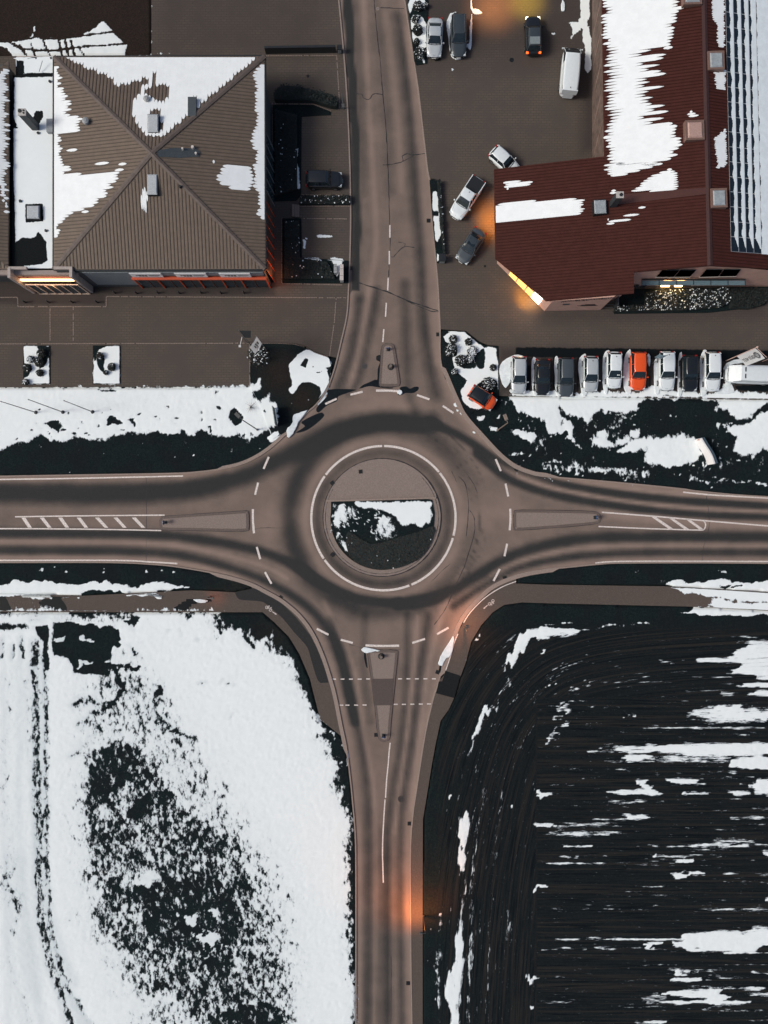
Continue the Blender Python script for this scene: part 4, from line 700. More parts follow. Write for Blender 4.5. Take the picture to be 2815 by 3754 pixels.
def tree_copy(src, loc, rot, label=None):
    c = src.copy(); COL.objects.link(c); c.location = loc; c.rotation_euler[2] = rot
    if label: c['label'] = label
    for ch in list(src.children):
        d = ch.copy(); COL.objects.link(d); d.parent = c
        for g in list(ch.children): e = g.copy(); COL.objects.link(e); e.parent = d
    return c
GR = [(1218, 1771, 40, 'dark square drain grate on the upper left edge of the central island', .07), (1219, 2033, -40, 'dark square drain grate on the lower left edge of the central island', .07), (1322, 1729, 5, 'small dark drain grate set in the paved top of the central island', .07), (1029, 2190, -38, 'square drain grate by the kerb beside the left bicycle symbol', 0), (1893, 1720, -28, 'square drain grate at the kerb right of the roundabout, upper side', 0), (1851, 2119, 20, 'square drain grate at the kerb right of the roundabout, lower side', 0), (1604, 2464, 70, 'dark drain grate at the tip of the long snow heap by the south crossing', 0), (1501, 3019, 90, 'drain grate by the path kerb on the south road, nearest the roundabout', 0), (1496, 3604, 90, 'lowest drain grate by the path kerb on the south road', 0), (1571, 809, 90, 'drain grate at the kerb beside the snowy planting strip', 0), (1387, 1313, 88, 'drain grate at the left side of the north splitter island', 0), (1606, 1226, 90, 'drain grate at the kerb by the top of the snowy corner bed', 0), (1379, 2694, 90, 'drain grate at the lower left of the south splitter island', 0), (1286, 984, 0, 'small drain grate at the kerb of the west bays', 0)]
for x, y, a, lab, z0 in GR:
    if 'g' not in first:
        t = thing('drain_grate', lab, 'drain', group='drain grates around the roundabout'); first['g'] = t
        MB().box((0, 0, .006), (.46, .46, .012)).build('frame', m_iron, t)
        b_ = MB()
        for i in range(6): b_.box((-.17 + i * .068, 0, .016), (.022, .40, .01))
        b_.build('bars', m_irong, t); t.location = (*G((x, y)), z0 + .004); t.rotation_euler[2] = R(a)
    else: tree_copy(first['g'], (*G((x, y)), z0 + .004), R(a), lab)
for x, y, r, lab, mm, z0 in ((1470, 2929, .38, 'round dark manhole cover on the south road right of the centre line', M('manhole_iron', (.05, .042, .04), .6, .3), 0), (1384, 32, .20, 'small pale round manhole cover at the top of the north road', M('manhole_pale', (.25, .2, .18), .7), 0), (1336, 1342, .36, 'faint round manhole cover left of the north splitter island', M('manhole_dark', (.06, .05, .05), .7), 0), (1875, 222, .26, 'round black manhole cover on the car park below the lit vehicle', m_iron, .113), (1253, 845, .18, 'small round cover on the empty parking bay west of the north road', M('manhole_dark', (.06, .05, .05), .7), .112), (1129, 281, .17, 'small round cover on the paving right of the brown hipped roof', m_iron, .112), (1777, 977, .14, 'small round cover below the dark saloon car', m_iron, .114)):
    t = thing('manhole_cover', lab, 'manhole cover', (*G((x, y)), z0)); MB().tube((0, 0, 0), (0, 0, .008), r, n=24).build('cover', mm, t)
    b_ = MB()
    for i in range(-2, 3): b_.box((i * r * .3, 0, .010), (r * .07, r * 1.1, .006))
    b_.build('ribs', m_irong, t)
# ================================================================== buildings
class Plane:
    def __init__(s, a, bx, by): s.a, s.bx, s.by = a, bx, by
    @staticmethod
    def three(p, q, r):
        p, q, r = Vector(p), Vector(q), Vector(r); n = (q - p).cross(r - p); return Plane((n.dot(p)) / n.z, -n.x / n.z, -n.y / n.z)
    def z(s, x, y): return s.a + s.bx * x + s.by * y
    def hit(s, px, py):
        kx = (px - CX) / S; ky = (CY - py) / S; t = (H - s.a) / (H + s.bx * kx + s.by * ky); return (kx * t, ky * t)
def spans(poly, v, ax):                    # crossings of the line (other axis == v)
    out = []; n = len(poly); o = 1 - ax
    for i in range(n):
        p, q = poly[i], poly[(i + 1) % n]
        if (p[o] > v) != (q[o] > v): out.append(p[ax] + (v - p[o]) / (q[o] - p[o]) * (q[ax] - p[ax]))
    out.sort(); return [(out[i], out[i + 1]) for i in range(0, len(out) - 1, 2)]
def inter(A, B): return [(max(a, c), min(b, d)) for a, b in A for c, d in B if min(b, d) - max(a, c) > .05]
def minus(A, B):
    for c, d in B:
        n = []
        for a, b in A:
            if d <= a or c >= b: n.append((a, b)); continue
            if c > a: n.append((a, c))
            if d < b: n.append((d, b))
        A = n
    return [(a, b) for a, b in A if b - a > .08]
def comb(mb, plane, polys, holes, face, ax, pitch, jit=.25, taper=.45, lo_jit=None, hi_jit=None, skew=0., th=.055):
    def sk(p): return (p[0], p[1] - skew * p[0]) if ax == 0 else (p[0] - skew * p[1], p[1])
    def un(u, v): return (u, v + skew * u) if ax == 0 else (v + skew * u, u)
    P = [[sk(plane.hit(*p)) for p in q] for q in polys]; Hh = [[sk(plane.hit(*p)) for p in q] for q in holes]; Fc = [sk(plane.hit(*p)) for p in face]
    vs = [p[1 - ax] for q in P for p in q]; v = math.floor(min(vs) / pitch) * pitch + pitch / 2
    while v < max(vs):
        fc = spans(Fc, v, ax)
        for q in P:
            A = inter(spans(q, v, ax), fc)
            for h in Hh: A = minus(A, spans(h, v, ax))
            for a, b in A:
                fa = any(abs(a - c) < 1e-4 for c, _ in fc); fb = any(abs(b - c) < 1e-4 for _, c in fc)
                if not fa: a += random.uniform(-jit, jit) if lo_jit is None else random.uniform(0, lo_jit)
                if not fb: b += random.uniform(-jit, jit) if hi_jit is None else -random.uniform(0, hi_jit)
                if b - a < .12: continue
                ta = 0.02 if fa else min(taper * random.uniform(.6, 1.4), (b - a) * .45); tb = 0.02 if fb else min(taper * random.uniform(.6, 1.4), (b - a) * .45)
                hw = pitch * .497; n = .12; q_ = [(a, v), (a + ta * .35, v - hw * .62), (a + ta, v - hw), (b - tb, v - hw), (b - tb * .35, v - hw * .62), (b, v), (b - tb * .35, v + hw * .62), (b - tb, v + hw), (a + ta, v + hw), (a + ta * .35, v + hw * .62)]
                if fa: q_[0] = (a, v); q_[1] = (a, v - hw * .99); q_[9] = (a, v + hw * .99)
                if fb: q_[4] = (b, v - hw * .99); q_[6] = (b, v + hw * .99)
                pts = [un(*p) for p in q_]; m = len(pts)
                top = [(x, y, plane.z(x, y) + th) for x, y in pts]; bot = [(x, y, plane.z(x, y) - .01) for x, y in pts]
                fl = tuple(range(m)); s_ = sum(pts[i][0] * pts[(i + 1) % m][1] - pts[(i + 1) % m][0] * pts[i][1] for i in range(m))
                sides = [(i, (i + 1) % m, m + (i + 1) % m, m + i) for i in range(m)]
                if s_ < 0: fl = fl[::-1]; sides = [f[::-1] for f in sides]
                mb.add(bot + top, [tuple(m + i for i in fl)] + sides)
        v += pitch
def snowpatch(parent, plane, polys, *a, **k):
    for q in polys: mb = MB(); comb(mb, plane, [q], *a, **k); mb.v and mb.build('roof_snow', m_snow, parent)
def ribs(mb, plane, face, ax, pitch, w=.07, h=.05, skew=0., mi=0):
    def sk(p): return (p[0], p[1] - skew * p[0]) if ax == 0 else (p[0] - skew * p[1], p[1])
    def un(u, v): return (u, v + skew * u) if ax == 0 else (v + skew * u, u)
    Fc = [sk(p) for p in face]; vs = [p[1 - ax] for p in Fc]; v = math.floor(min(vs) / pitch) * pitch
    while v < max(vs):
        for a, b in spans(Fc, v, ax):
            if b - a < .3: continue
            q = [un(a + .05, v - w / 2), un(b - .05, v - w / 2), un(b - .05, v + w / 2), un(a + .05, v + w / 2)]
            t = [(x, y, plane.z(x, y) + h) for x, y in q]; bt = [(x, y, plane.z(x, y) - .005) for x, y in q]
            f = [(4, 5, 6, 7), (0, 1, 5, 4), (1, 2, 6, 5), (2, 3, 7, 6), (3, 0, 4, 7)]
            if (q[1][0] - q[0][0]) * (q[2][1] - q[1][1]) - (q[1][1] - q[0][1]) * (q[2][0] - q[1][0]) < 0: f = [g[::-1] for g in f]
            mb.add(bt + t, f, mi)
        v += pitch
def slab(mb, plane, pts, th=.22, mi=0):
    mb.prism(pts, 0, lambda x, y: plane.z(x, y), mi, skirt=False); n = len(pts)
    ar = sum(pts[i][0] * pts[(i + 1) % n][1] - pts[(i + 1) % n][0] * pts[i][1] for i in range(n)); p = pts if ar > 0 else pts[::-1]
    a = [(x, y, plane.z(x, y) - th) for x, y in p]; b = [(x, y, plane.z(x, y)) for x, y in p]
    mb.add(a + b, [(i, (i + 1) % n, n + (i + 1) % n, n + i) for i in range(n)], mi)
m_brown = M('brown_sheet_roof', (.155, .116, .090), .55, .1, var=.10, scale=1.6, spec=.25); m_brownr = M('brown_seam', (.105, .082, .068), .6, .1, spec=.2)
m_cap = M('ridge_flashing', (.125, .098, .086), .5, .2, var=.15, scale=2, spec=.25); m_redroof = M('dark_red_roof', (.060, .0190, .0148), .6, .0, var=.14, scale=1.3, spec=.12); m_redr = M('dark_red_seam', (.046, .0150, .0125), .6, .1, spec=.1)
m_snow = M('roof_snow', (.84, .86, .87), .9, var=.035, scale=1.2, spec=.1); m_greyw = M('grey_cladding', (.16, .19, .21), .6, var=.1); m_conc = M('pale_concrete', (.38, .32, .29), .8, var=.12, scale=2)
m_red = M('orange_red_steel', (.52, .08, .03), .5); m_glass = M('dark_window_glass', (.03, .045, .055), .12, spec=.6, var=.3, scale=.8); m_white = M('white_panel', (.72, .70, .70), .5, var=.05); m_black = M('black_lettering', (.012, .014, .016), .6)
m_grey = M('grey_hatch', (.27, .28, .29), .6, var=.15); m_pink = M('salmon_render', (.52, .31, .25), .8, var=.08, scale=1.5); m_sky = M('skylight_dome', (.30, .33, .35), .25, var=.15, scale=2.5); m_curb = M('skylight_curb', (.17, .10, .08), .6)
m_darkm = M('dark_metal', (.025, .028, .032), .5, .4); m_galv = M('galvanised', (.33, .35, .36), .45, .6)
def boxT(name, mat, parent, pxc, z0, z1, wx, wy, rot=0., taper=1.):
    c = W(pxc[0], pxc[1], z1); return MB().box((c.x, c.y, (z0 + z1) / 2), (wx, wy, z1 - z0), rot, taper=taper).build(name, mat, parent)
def skylight(px0, py0, px1, py1, zr, parent, h=.35, curb=m_curb, dome=m_sky, b=.12, rot=0., lab=None):
    c = W((px0 + px1) / 2, (py0 + py1) / 2, zr + h); k = (H - zr) / H / S; wx, wy = (px1 - px0) * k, (py1 - py0) * k
    o = MB().box((c.x, c.y, zr + h / 2 - .1), (wx, wy, h + .2), rot).build('skylight', curb, parent)
    if lab: o['label'] = lab
    m = MB(); m.box((c.x, c.y, zr + h + .05), (wx - b, wy - b, .1), rot, taper=.86); m.build('dome', dome, o); return o
# ---- brown hipped building
EZ = 5.5; ap = W(555, 562, 7.75); c4 = [W(197, 208, EZ), W(970, 206, EZ), W(972, 986, EZ), W(196, 988, EZ)]
bl = thing('office_building', 'office building with square brown hipped metal roof streaked with melting snow', 'building', (0, 0, 0))
PN, PE, PS_, PW_ = [Plane.three(c4[i], c4[(i + 1) % 4], ap) for i in range(4)]
rf = MB(); fpx = []
for i, pn in enumerate((PN, PE, PS_, PW_)):
    a, b = c4[i], c4[(i + 1) % 4]; tri = [(a.x, a.y), (b.x, b.y), (ap.x, ap.y)]
    rf.prism(tri, 0, lambda x, y, pn=pn: pn.z(x, y), skirt=False)
    ribs(rf, pn, tri, 1 if i in (0, 2) else 0, .385, .085, .05, mi=1)
rf.prism([(p.x, p.y) for p in c4][::-1], EZ - .28, EZ - .02, mi=0)
ro = rf.build('roof', [m_brown, m_brownr], bl)
cp = MB()
for i in range(4):
    a, b = c4[i], ap; d = Vector((b.x - a.x, b.y - a.y)).normalized(); n = Vector((-d.y, d.x)) * .26
    q = [(a.x + n.x, a.y + n.y), (b.x + n.x, b.y + n.y), (b.x - n.x, b.y - n.y), (a.x - n.x, a.y - n.y)]
    za, zb = a.z + .08, b.z + .10
    cp.add([(q[0][0], q[0][1], za - .03), (q[1][0], q[1][1], zb - .03), (b.x, b.y, zb + .02), (a.x, a.y, za + .02), (q[2][0], q[2][1], zb - .03), (q[3][0], q[3][1], za - .03)], [(3, 2, 1, 0), (5, 4, 2, 3)])
cp.build('ridge_cap', m_cap, ro)
gt = MB()
for i in range(4):
    a, b = c4[i], c4[(i + 1) % 4]; d = (b - a).normalized(); n = Vector((d.y, -d.x, 0)) * -1 if i < 0 else Vector((d.y, -d.x, 0)); s_ = -1 if ((a + b) / 2 + n - ap).length < ((a + b) / 2 - ap).length else 1
    n = n * s_ * .08; gt.tube(a + n + Vector((0, 0, -.08)), b + n + Vector((0, 0, -.08)), .085)
gt.build('gutter', m_darkm, ro)
class SN:
    pass
hipNE = [(555, 562), (970, 206)]
Nf = [(200, 211), (966, 209), (556, 556)]; Ef = [(969, 226), (970, 978), (566, 563)]; Wf = [(199, 224), (199, 970), (545, 563)]; Sf = [(210, 984), (960, 984), (556, 575)]
snowpatch(bl, PN, [[(249, 200), (249, 217), (295, 240), (359, 270), (418, 291), (422, 316), (464, 312), (523, 295), (523, 333), (498, 350), (485, 380), (489, 430), (515, 477), (540, 502), (570, 502), (600, 500), (940, 215), (950, 200)]],
     [[(535, 332), (560, 318), (600, 312), (624, 318), (622, 345), (598, 372), (582, 366), (565, 360), (535, 345)], [(545, 408), (590, 404), (594, 470), (578, 485), (545, 478)], [(692, 363), (724, 363), (726, 450), (688, 450)], [(523, 300), (535, 260), (540, 300), (533, 340)], [(560, 318), (565, 260), (572, 318)]], [(200, 211), (950, 211), (548, 556)], 1, .385, .14, .35)
snowpatch(bl, PW_, [[(190, 243), (219, 249), (224, 321), (245, 346), (255, 371), (253, 418), (295, 426), (300, 443), (291, 481), (224, 490), (224, 600), (268, 622), (236, 634), (316, 640), (451, 621), (447, 634), (418, 676), (380, 722), (350, 756), (278, 777), (253, 790), (219, 828), (207, 870), (190, 878)], [(335, 597), (380, 592), (395, 600), (350, 612)], [(420, 596), (465, 594), (465, 600), (425, 608)], [(225, 548), (265, 546), (286, 550), (240, 556)], [(300, 770), (335, 768), (330, 776), (302, 778)]], [], Wf, 0, .30, .35, .5)
snowpatch(bl, PE, [[(980, 230), (933, 257), (925, 283), (937, 316), (940, 460), (925, 489), (923, 523), (937, 565), (933, 600), (925, 612), (930, 680), (937, 701), (946, 718), (946, 794), (963, 800), (980, 800)], [(932, 606), (895, 608), (824, 604), (786, 646), (794, 663), (836, 689), (857, 701), (900, 703), (932, 690), (925, 650)], [(778, 589), (792, 588), (792, 594), (778, 595)]], [], Ef, 0, .38, .22, .4)
snowpatch(bl, PS_, [[(527, 678), (542, 705), (540, 750), (536, 781), (520, 770), (517, 720)]], [], Sf, 1, .2, .1, .6)
skylight(541, 418, 581, 485, 7.15, bl, .3, m_darkm, M('skylight_pale', (.42, .44, .46), .4), .05); skylight(539, 638, 577, 714, 7.1, bl, .25, m_darkm, M('skylight_pale'), .04)
for x, y, r, z0, hh in ((536, 361, .32, 6.3, .5), (312, 441, .34, 6.1, .6)):
    c = W(x, y, z0 + hh); v_ = MB().tube((c.x, c.y, z0 - .4), (c.x, c.y, z0 + hh), r).build('roof_vent', m_grey, bl); MB().tube((c.x, c.y, z0 + hh), (c.x, c.y, z0 + hh + .12), r * 1.1, r * .4).build('vent_cap', m_grey, v_)
for x, y, r in ((671, 549, .12), (708, 543, .17), (720, 566, .13), (662, 687, .15)):
    pn = PE if y < 600 else PS_; c = pn.hit(x, y); zz = pn.z(*c); MB().tube((*c, zz - .1), (*c, zz + .35), r, r * .9).build('roof_vent', M('pale_vent', (.55, .5, .47), .5) if y < 600 else m_darkm, bl)
c = PN.hit(706, 396); MB().box((*c, PN.z(*c) + .12), (.9, 2.1, .35)).build('roof_hatch', M('slate_panel', (.05, .062, .07), .5), bl)
for pn, q, nm in ((PE, [(575, 552), (640, 542), (720, 545), (735, 558), (730, 575), (660, 580), (580, 575)], 'slate_patch'),):
    mb = MB(); pts = [pn.hit(*p) for p in q]; mb.prism(pts, 0, lambda x, y: pn.z(x, y) + .055, skirt=False); mb.build(nm, M('slate_patch', (.045, .055, .062), .5, var=.2), ro)
SY = 26.62; EX = -13.35
wl = MB(); wp = [(-36.3, 48.0), (-36.3, SY), (EX, SY), (EX, 48.0)]; wl.prism(wp, -.2, EZ - .29); wall_o = wl.build('wall', M('grey_wall', (.05, .055, .06), .7), bl)
co_ = MB()
for i in range(34): co_.box((-33.4 + i * .155, SY + -.04, 3.1), (.07, .08, 4.2))
for i in range(95): co_.box((-28.2 + i * .155, SY - .04, 4.7), (.07, .08, 1.0))
co_.box((-30.9, SY - .012, 3.1), (5.2, .02, 4.2)); co_.box((-20.9, SY - .012, 4.7), (14.9, .02, 1.0))
co_.build('cladding', M('pale_cladding', (.30, .33, .35), .5, .2), bl)
for xa, xb in ((-28.3, -24.8), (-23.3, -19.8), (-18.35, -14.9)):
    sg = MB().box(((xa + xb) / 2, SY - .14, 4.62), (xb - xa, .08, 1.25)).build('sign_panel', m_white, bl); lt = MB(); random.seed(5)
    lt.add([(xa + .55, SY - .185, 4.75), (xa + .55, SY - .185, 4.35), (xa + .95, SY - .185, 4.55)], [(0, 1, 2)])
    for i in range(3): lt.box((xa + 1.0 + i * .34, SY - .185, 4.5), (.27, .02, .42)); 
    for i in range(13):
        lt.box((xa + 2.05 + i * .095, SY - .185, 4.66), (.06, .02, .17)); 
        if i < 11: lt.box((xa + 2.05 + i * .095, SY - .185, 4.38), (.055, .02, .10))
    lt.build('lettering', m_black, sg)
random.seed(9)
fr = MB(); fr.box((-20.9, SY - .22, 3.72), (15.2, .35, .22))
for x in (-28.5, -25.85, -23.35, -21.15, -18.5, -16.3, -13.45): fr.box((x, SY - .12, 1.85), (.13, .16, 3.6))
fr.build('window_frame', m_red, bl)
gx_ = [-28.4, -27.1, -25.8, -24.5, -23.3, -22.2, -21.1, -19.8, -18.45, -17.3, -16.25, -14.9, -13.5]
for a_, b_ in zip(gx_, gx_[1:]):
    o_ = MB().box(((a_ + b_) / 2, SY - .05, 1.75), (b_ - a_ - .1, .05, 3.1)).build('window', m_glass, bl)
    MB().box((b_, SY - .09, 1.75), (.06, .06, 3.2)).build('mullion', M('dull_red_frame', (.13, .05, .04), .5), o_)
for a_, b_ in ((-18.4, -16.4), (-16.2, -13.6)):
    bd = MB()
    for i in range(int((b_ - a_) / .09)): bd.box((a_ + i * .09, SY - .1, 3.42), (.05, .04, .3))
    bd.build('blind_edge', m_white, bl)
# east side slanted glazing bays
eb = MB()
for i in range(13):
    y = 27.2 + i * 1.28; col_ = 0 if i < 7 else 1
    eb.tube((EX + .06, y, 5.2), (-12.93, y, .1), .055, mi=col_, n=6)
eb.tube((EX + .12, 26.7, 5.1), (EX + .12, 36.0, 5.1), .07, n=6, mi=0); eb.tube((EX + .12, 36.0, 5.1), (EX + .12, 47.5, 5.1), .07, n=6, mi=1); eb.build('glazing_bar', [m_red, m_greyw], bl)
for i in range(12):
    y = 27.2 + i * 1.28
    MB().add([(EX + .05, y + .05, 5.1), (-12.95, y + .05, .1), (-12.95, y + 1.22, .1), (EX + .05, y + 1.22, 5.1)], [(0, 1, 2, 3)]).build('glazing', M('brown_glazing', (.075, .055, .048), .3, var=.25, scale=2) if i < 7 else m_glass, bl)
# ---- flat-roofed link with lit entrance
an = thing('entrance_building', 'narrow flat roofed entrance building covered in snow with a lit orange porch', 'building')
me, px = sheet('roof', [(46, 276), (196, 272), (196, 990), (42, 992)], 5., .15, m_roofflat, .4, hz=5.); obj('roof', me, m_roofflat, an)
me, px = sheet('roof', [(56, 208), (196, 204), (196, 270), (56, 272)], 4.9, .15, m_roofflat, .4, hz=5.); obj('roof', me, m_roofflat, an)
wb = MB(); wb.prism([(-41.1, 51.0), (-41.1, 26.9), (-36.35, 26.9), (-36.35, 51.0)], -.1, 4.55); wb.build('wall', m_conc, an)
pr = MB(); pr.box((-38.7, 26.75, 4.75), (9.2, .7, .5)); pr.build('fascia', M('grey_pink_concrete', (.30, .24, .22), .8), an)
for px_, py_ in ((127, 1077), (338, 1075)):
    hb = MB(); g = G((px_, py_)); hb.box((g[0], g[1] + .55, 2.9), (.32, 1.1, 5.8))
    hb.box((g[0] + (.9 if px_ < 200 else -.9), 26.9, 5.6), (2.0, .3, .3)); hb.build('fin_wall', m_conc, an)
sw = MB().box((-32.1, 27.2, 2.6), (1.4, .8, 5.0)).build('side_wall', M('grey_wall'), an)
lit = MB().box((-37.9, 26.2, 3.75), (6.2, .12, .38)).build('light_strip', M('lit_strip', (.9, .6, .4), .5, emit=(1, .62, .32), es=5.), an)
ob = MB().box((-37.9, 26.35, 4.15), (6.3, .12, .3)).build('porch_beam', m_red, an)
fg = MB(); 
for i in range(7): fg.box((-40.55 + i * .97, 25.75, 1.75), (.09, .09, 3.5))
fg.box((-37.65, 25.75, 3.5), (6.0, .1, .1)); fg.box((-37.65, 25.75, .12), (6.0, .1, .12)); fg.build('door_frame', M('cream_frame', (.65, .50, .40), .5), an)
for i in range(6): MB().box((-40.06 + i * .97, 25.78, 1.8), (.86, .03, 3.3)).build('door_glass', m_glass, an)
cc = W(81, 412, 8.); ch = MB().box((cc.x, cc.y, 6.5), (.78, .66, 3.0)).build('chimney', M('chimney_cladding', (.03, .035, .04), .6), an)
MB().box((cc.x, cc.y, 8.05), (.86, .74, .12)).build('cap', M('chimney_cap', (.45, .42, .40), .7), ch)
for dx, dy, r in ((-.2, .1, .2), (.2, .15, .1), (.2, -.12, .1)): MB().tube((cc.x + dx, cc.y + dy, 8.1), (cc.x + dx, cc.y + dy, 8.16), r, n=14).build('flue', m_black, ch)
skylight(97, 753, 146, 803, 5.0, an, .35, m_darkm, M('skylight_pale'), .10)
c = W(181, 459, 5.5); MB().box((c.x, c.y, 5.25), (.68, 1.45, .5)).build('roof_hatch', m_grey, an)
for x, y in ((74, 737), (168, 845), (139, 487), (182, 298)): c = W(x, y, 5.1); MB().tube((c.x, c.y, 4.9), (c.x, c.y, 5.15), .14).build('roof_vent', m_darkm, an)
c0 = W(145, 265, 5); c1 = W(163, 233, 5); MB().tube((c0.x, c0.y, 5.1), (c1.x, c1.y, 5.5), .035).build('antenna', m_grey, an)
for x in (-41.0, -36.4): pass
# ---- building cut by the left edge
fl = thing('office_building', 'brown roofed building cut off by the left edge of the photo, half under snow', 'building')
a, b = W(31, 222, EZ), W(30, 985, EZ); PF = Plane.three(a, b, (a.x - 8, a.y, EZ + 1.8))
fpts = [(a.x, a.y), (b.x, b.y), (a.x - 9, b.y + 9), (a.x - 9, a.y - 9)]
q = MB(); slab(q, PF, fpts); ribs(q, PF, fpts, 0, .385, .085, .05, mi=1); PSF = Plane.three(b, (b.x - 9, b.y + 9, PF.z(b.x - 9, b.y + 9)), (b.x - 18, b.y, EZ)); t_ = [(b.x, b.y), (b.x - 9, b.y + 9), (b.x - 18, b.y)]; slab(q, PSF, t_); ribs(q, PSF, t_, 1, .385, .085, .05, mi=1)
q.build('roof', [m_brown, m_brownr], fl)
s2 = MB(); comb(s2, PF, [[(-60, 240), (28, 250), (28, 790), (24, 790), (12, 730), (2, 690), (-60, 640)]], [], [(30, 238), (30, 970), (-120, 700), (-120, 400)], 0, .30, .3, .4); s2.build('roof_snow', m_snow, fl)
MB().prism([(a.x - .3, a.y - .3), (a.x - .3, b.y + .3), (a.x - 17, b.y + .3), (a.x - 17, a.y - .3)], -.1, EZ - .2).build('wall', M('grey_wall'), fl)
q = MB(); [q.box((-45.2 + i * .155, b.y + .18, 4.5), (.07, .1, 1.6)) for i in range(24)]; q.build('cladding', M('pale_cladding'), fl)
# ---- dark red hall
K = .0226
def plu(a, s_): return Plane(a, s_, s_ * K)
PWr = plu(4.1 - .19 * 18.8, .19); ZR = 4.1 + .19 * 17.0; PEr = plu(ZR + .19 * 35.8, -.19)
hall = thing('workshop_hall', 'large L shaped hall with dark red metal roof, snow patches and solar panels', 'building')
wo = [(1811, 620), (2216, 573), (2203, -260), (2572, -260), (2600, 974), (2324, 997), (2324, 1075), (2003, 1103), (1816, 947)]
wp = [PWr.hit(*p) for p in wo]
wp[3] = (35.8 - K * wp[3][1], wp[3][1]); wp[4] = (35.8 - K * wp[4][1], wp[4][1])
q = MB(); slab(q, PWr, wp); ribs(q, PWr, wp, 0, .345, .08, .05, K, 1)
y3 = wp[3][1]; y4 = wp[4][1]; ep = [(wp[3][0], y3), (wp[4][0], y4), (wp[4][0] + 15, y4 + .3), (wp[3][0] + 15, y3 + .3)]
slab(q, PEr, ep); ribs(q, PEr, ep, 0, .345, .08, .05, -K, 1)
hroof = q.build('roof', [m_redroof, m_redr], hall)
rc = MB(); rc.add([(wp[3][0] - .3, y3, ZR - .0), (wp[4][0] - .3, y4, ZR - .0), (wp[4][0], y4, ZR + .09), (wp[3][0], y3, ZR + .09), (wp[4][0] + .3, y4, ZR), (wp[3][0] + .3, y3, ZR)], [(0, 1, 2, 3), (3, 2, 4, 5)])
rc.build('ridge_cap', M('dark_red_cap', (.045, .0155, .0135), .6, .0), hroof)
fb = MB(); pts = [PWr.hit(*p) for p in ((2285, 712), (2588, 688), (2590, 712), (2250, 752))]; fb.prism(pts, 0, lambda x, y: PWr.z(x, y) + .056, skirt=False); fb.build('flashing', M('red_flashing', (.066, .0215, .016), .55, .0), hroof)
face = [(1815, 622), (2216, 577), (2206, -250), (2568, -250), (2592, 968), (2326, 992), (2320, 1070), (2003, 1098), (1819, 944)]
snowpatch(hall, PWr, [[(2212, -260), (2478, -260), (2480, 0), (2488, 17), (2505, 30), (2480, 65), (2467, 103), (2460, 125), (2466, 165), (2462, 180), (2222, 170), (2212, 130)], [(2484, 452), (2484, 487), (2492, 530), (2467, 582), (2400, 604), (2225, 603), (2224, 560), (2216, 520), (2228, 452)]], [], face, 0, .345, .32, .55, skew=K)
snowpatch(hall, PWr, [[(2222, 150), (2462, 150), (2466, 207), (2475, 302), (2475, 388), (2454, 427), (2484, 475), (2228, 475), (2238, 440), (2222, 380)]], [], face, 0, .345, .3, 1.2, hi_jit=3.2, skew=K, th=.059)
snowpatch(hall, PWr, [[(2224, 600), (2440, 600), (2423, 604), (2316, 634), (2247, 652), (2225, 643), (2218, 613)], [(2318, 701), (2350, 669), (2402, 639), (2466, 617), (2479, 626), (2479, 693), (2402, 703)], [(2516, 431), (2531, 405), (2565, 431)], [(1816, 753), (1856, 745), (2046, 730), (2139, 729), (2134, 787), (2100, 791), (1852, 816), (1816, 816)],
   [(1842, 670), (1945, 661), (1948, 676), (1850, 696)], [(1880, 840), (1918, 837), (1918, 842), (1880, 845)], [(2342, 760), (2374, 757), (2370, 766), (2345, 768)], [(2285, 785), (2366, 778), (2366, 784), (2288, 792)], [(2228, 805), (2300, 801), (2320, 810), (2260, 818), (2268, 824), (2235, 828), (2225, 818)], [(2240, 696), (2262, 693), (2262, 700), (2240, 702)], [(2232, 706), (2258, 702), (2256, 710), (2234, 712)]], [], face, 0, .24, .25, .5, skew=K)
snowpatch(hall, PEr, [[(2609, -260), (2656, -260), (2656, 172), (2630, 172), (2628, 99), (2609, 60)], [(2617, 267), (2660, 259), (2660, 328), (2626, 328)], [(2660, 470), (2617, 509), (2617, 539), (2630, 600), (2625, 618), (2664, 609)]], [], [(2604, -250), (2800, -250), (2820, 980), (2612, 975)], 0, .2, .12, .2, skew=-K)
# solar array
def PEs(u, y): x = u - K * y; return (x, y, PEr.z(x, y))
u0 = PEr.hit(2656, 0); u0 = u0[0] + K * u0[1] + .05; yb = PEr.hit(2671, 926)[1] + .1
m_pv = M('solar_cell_glass', (.010, .017, .026), .25, var=.25, scale=5, spec=.35); m_pvf = M('solar_frame', (.55, .55, .55), .4, .5)
def quadprism(mb, u1, u2, y1, y2, lo, hi, mi=0):
    b = [PEs(u1, y1), PEs(u2, y1), PEs(u2, y2), PEs(u1, y2)]; v = [(x, y, z + lo) for x, y, z in b] + [(x, y, z + hi) for x, y, z in b]
    mb.add(v, [(3, 2, 1, 0), (4, 5, 6, 7), (0, 1, 5, 4), (1, 2, 6, 5), (2, 3, 7, 6), (3, 0, 4, 7)], mi)
PWd, PHt = .915, 1.625; proto = None
for c_ in range(5):
    for r_ in range(18):
        u1 = u0 + c_ * PWd; y1 = yb + r_ * PHt
        q = MB(); quadprism(q, u1, u1 + PWd - .015, y1, y1 + PHt - .015, .06, .12, 0); quadprism(q, u1 + .025, u1 + PWd - .04, y1 + .03, y1 + PHt - .045, .121, .124, 1)
        q.build('solar_panel', [m_pvf, m_pv], hall)
ps = MB()
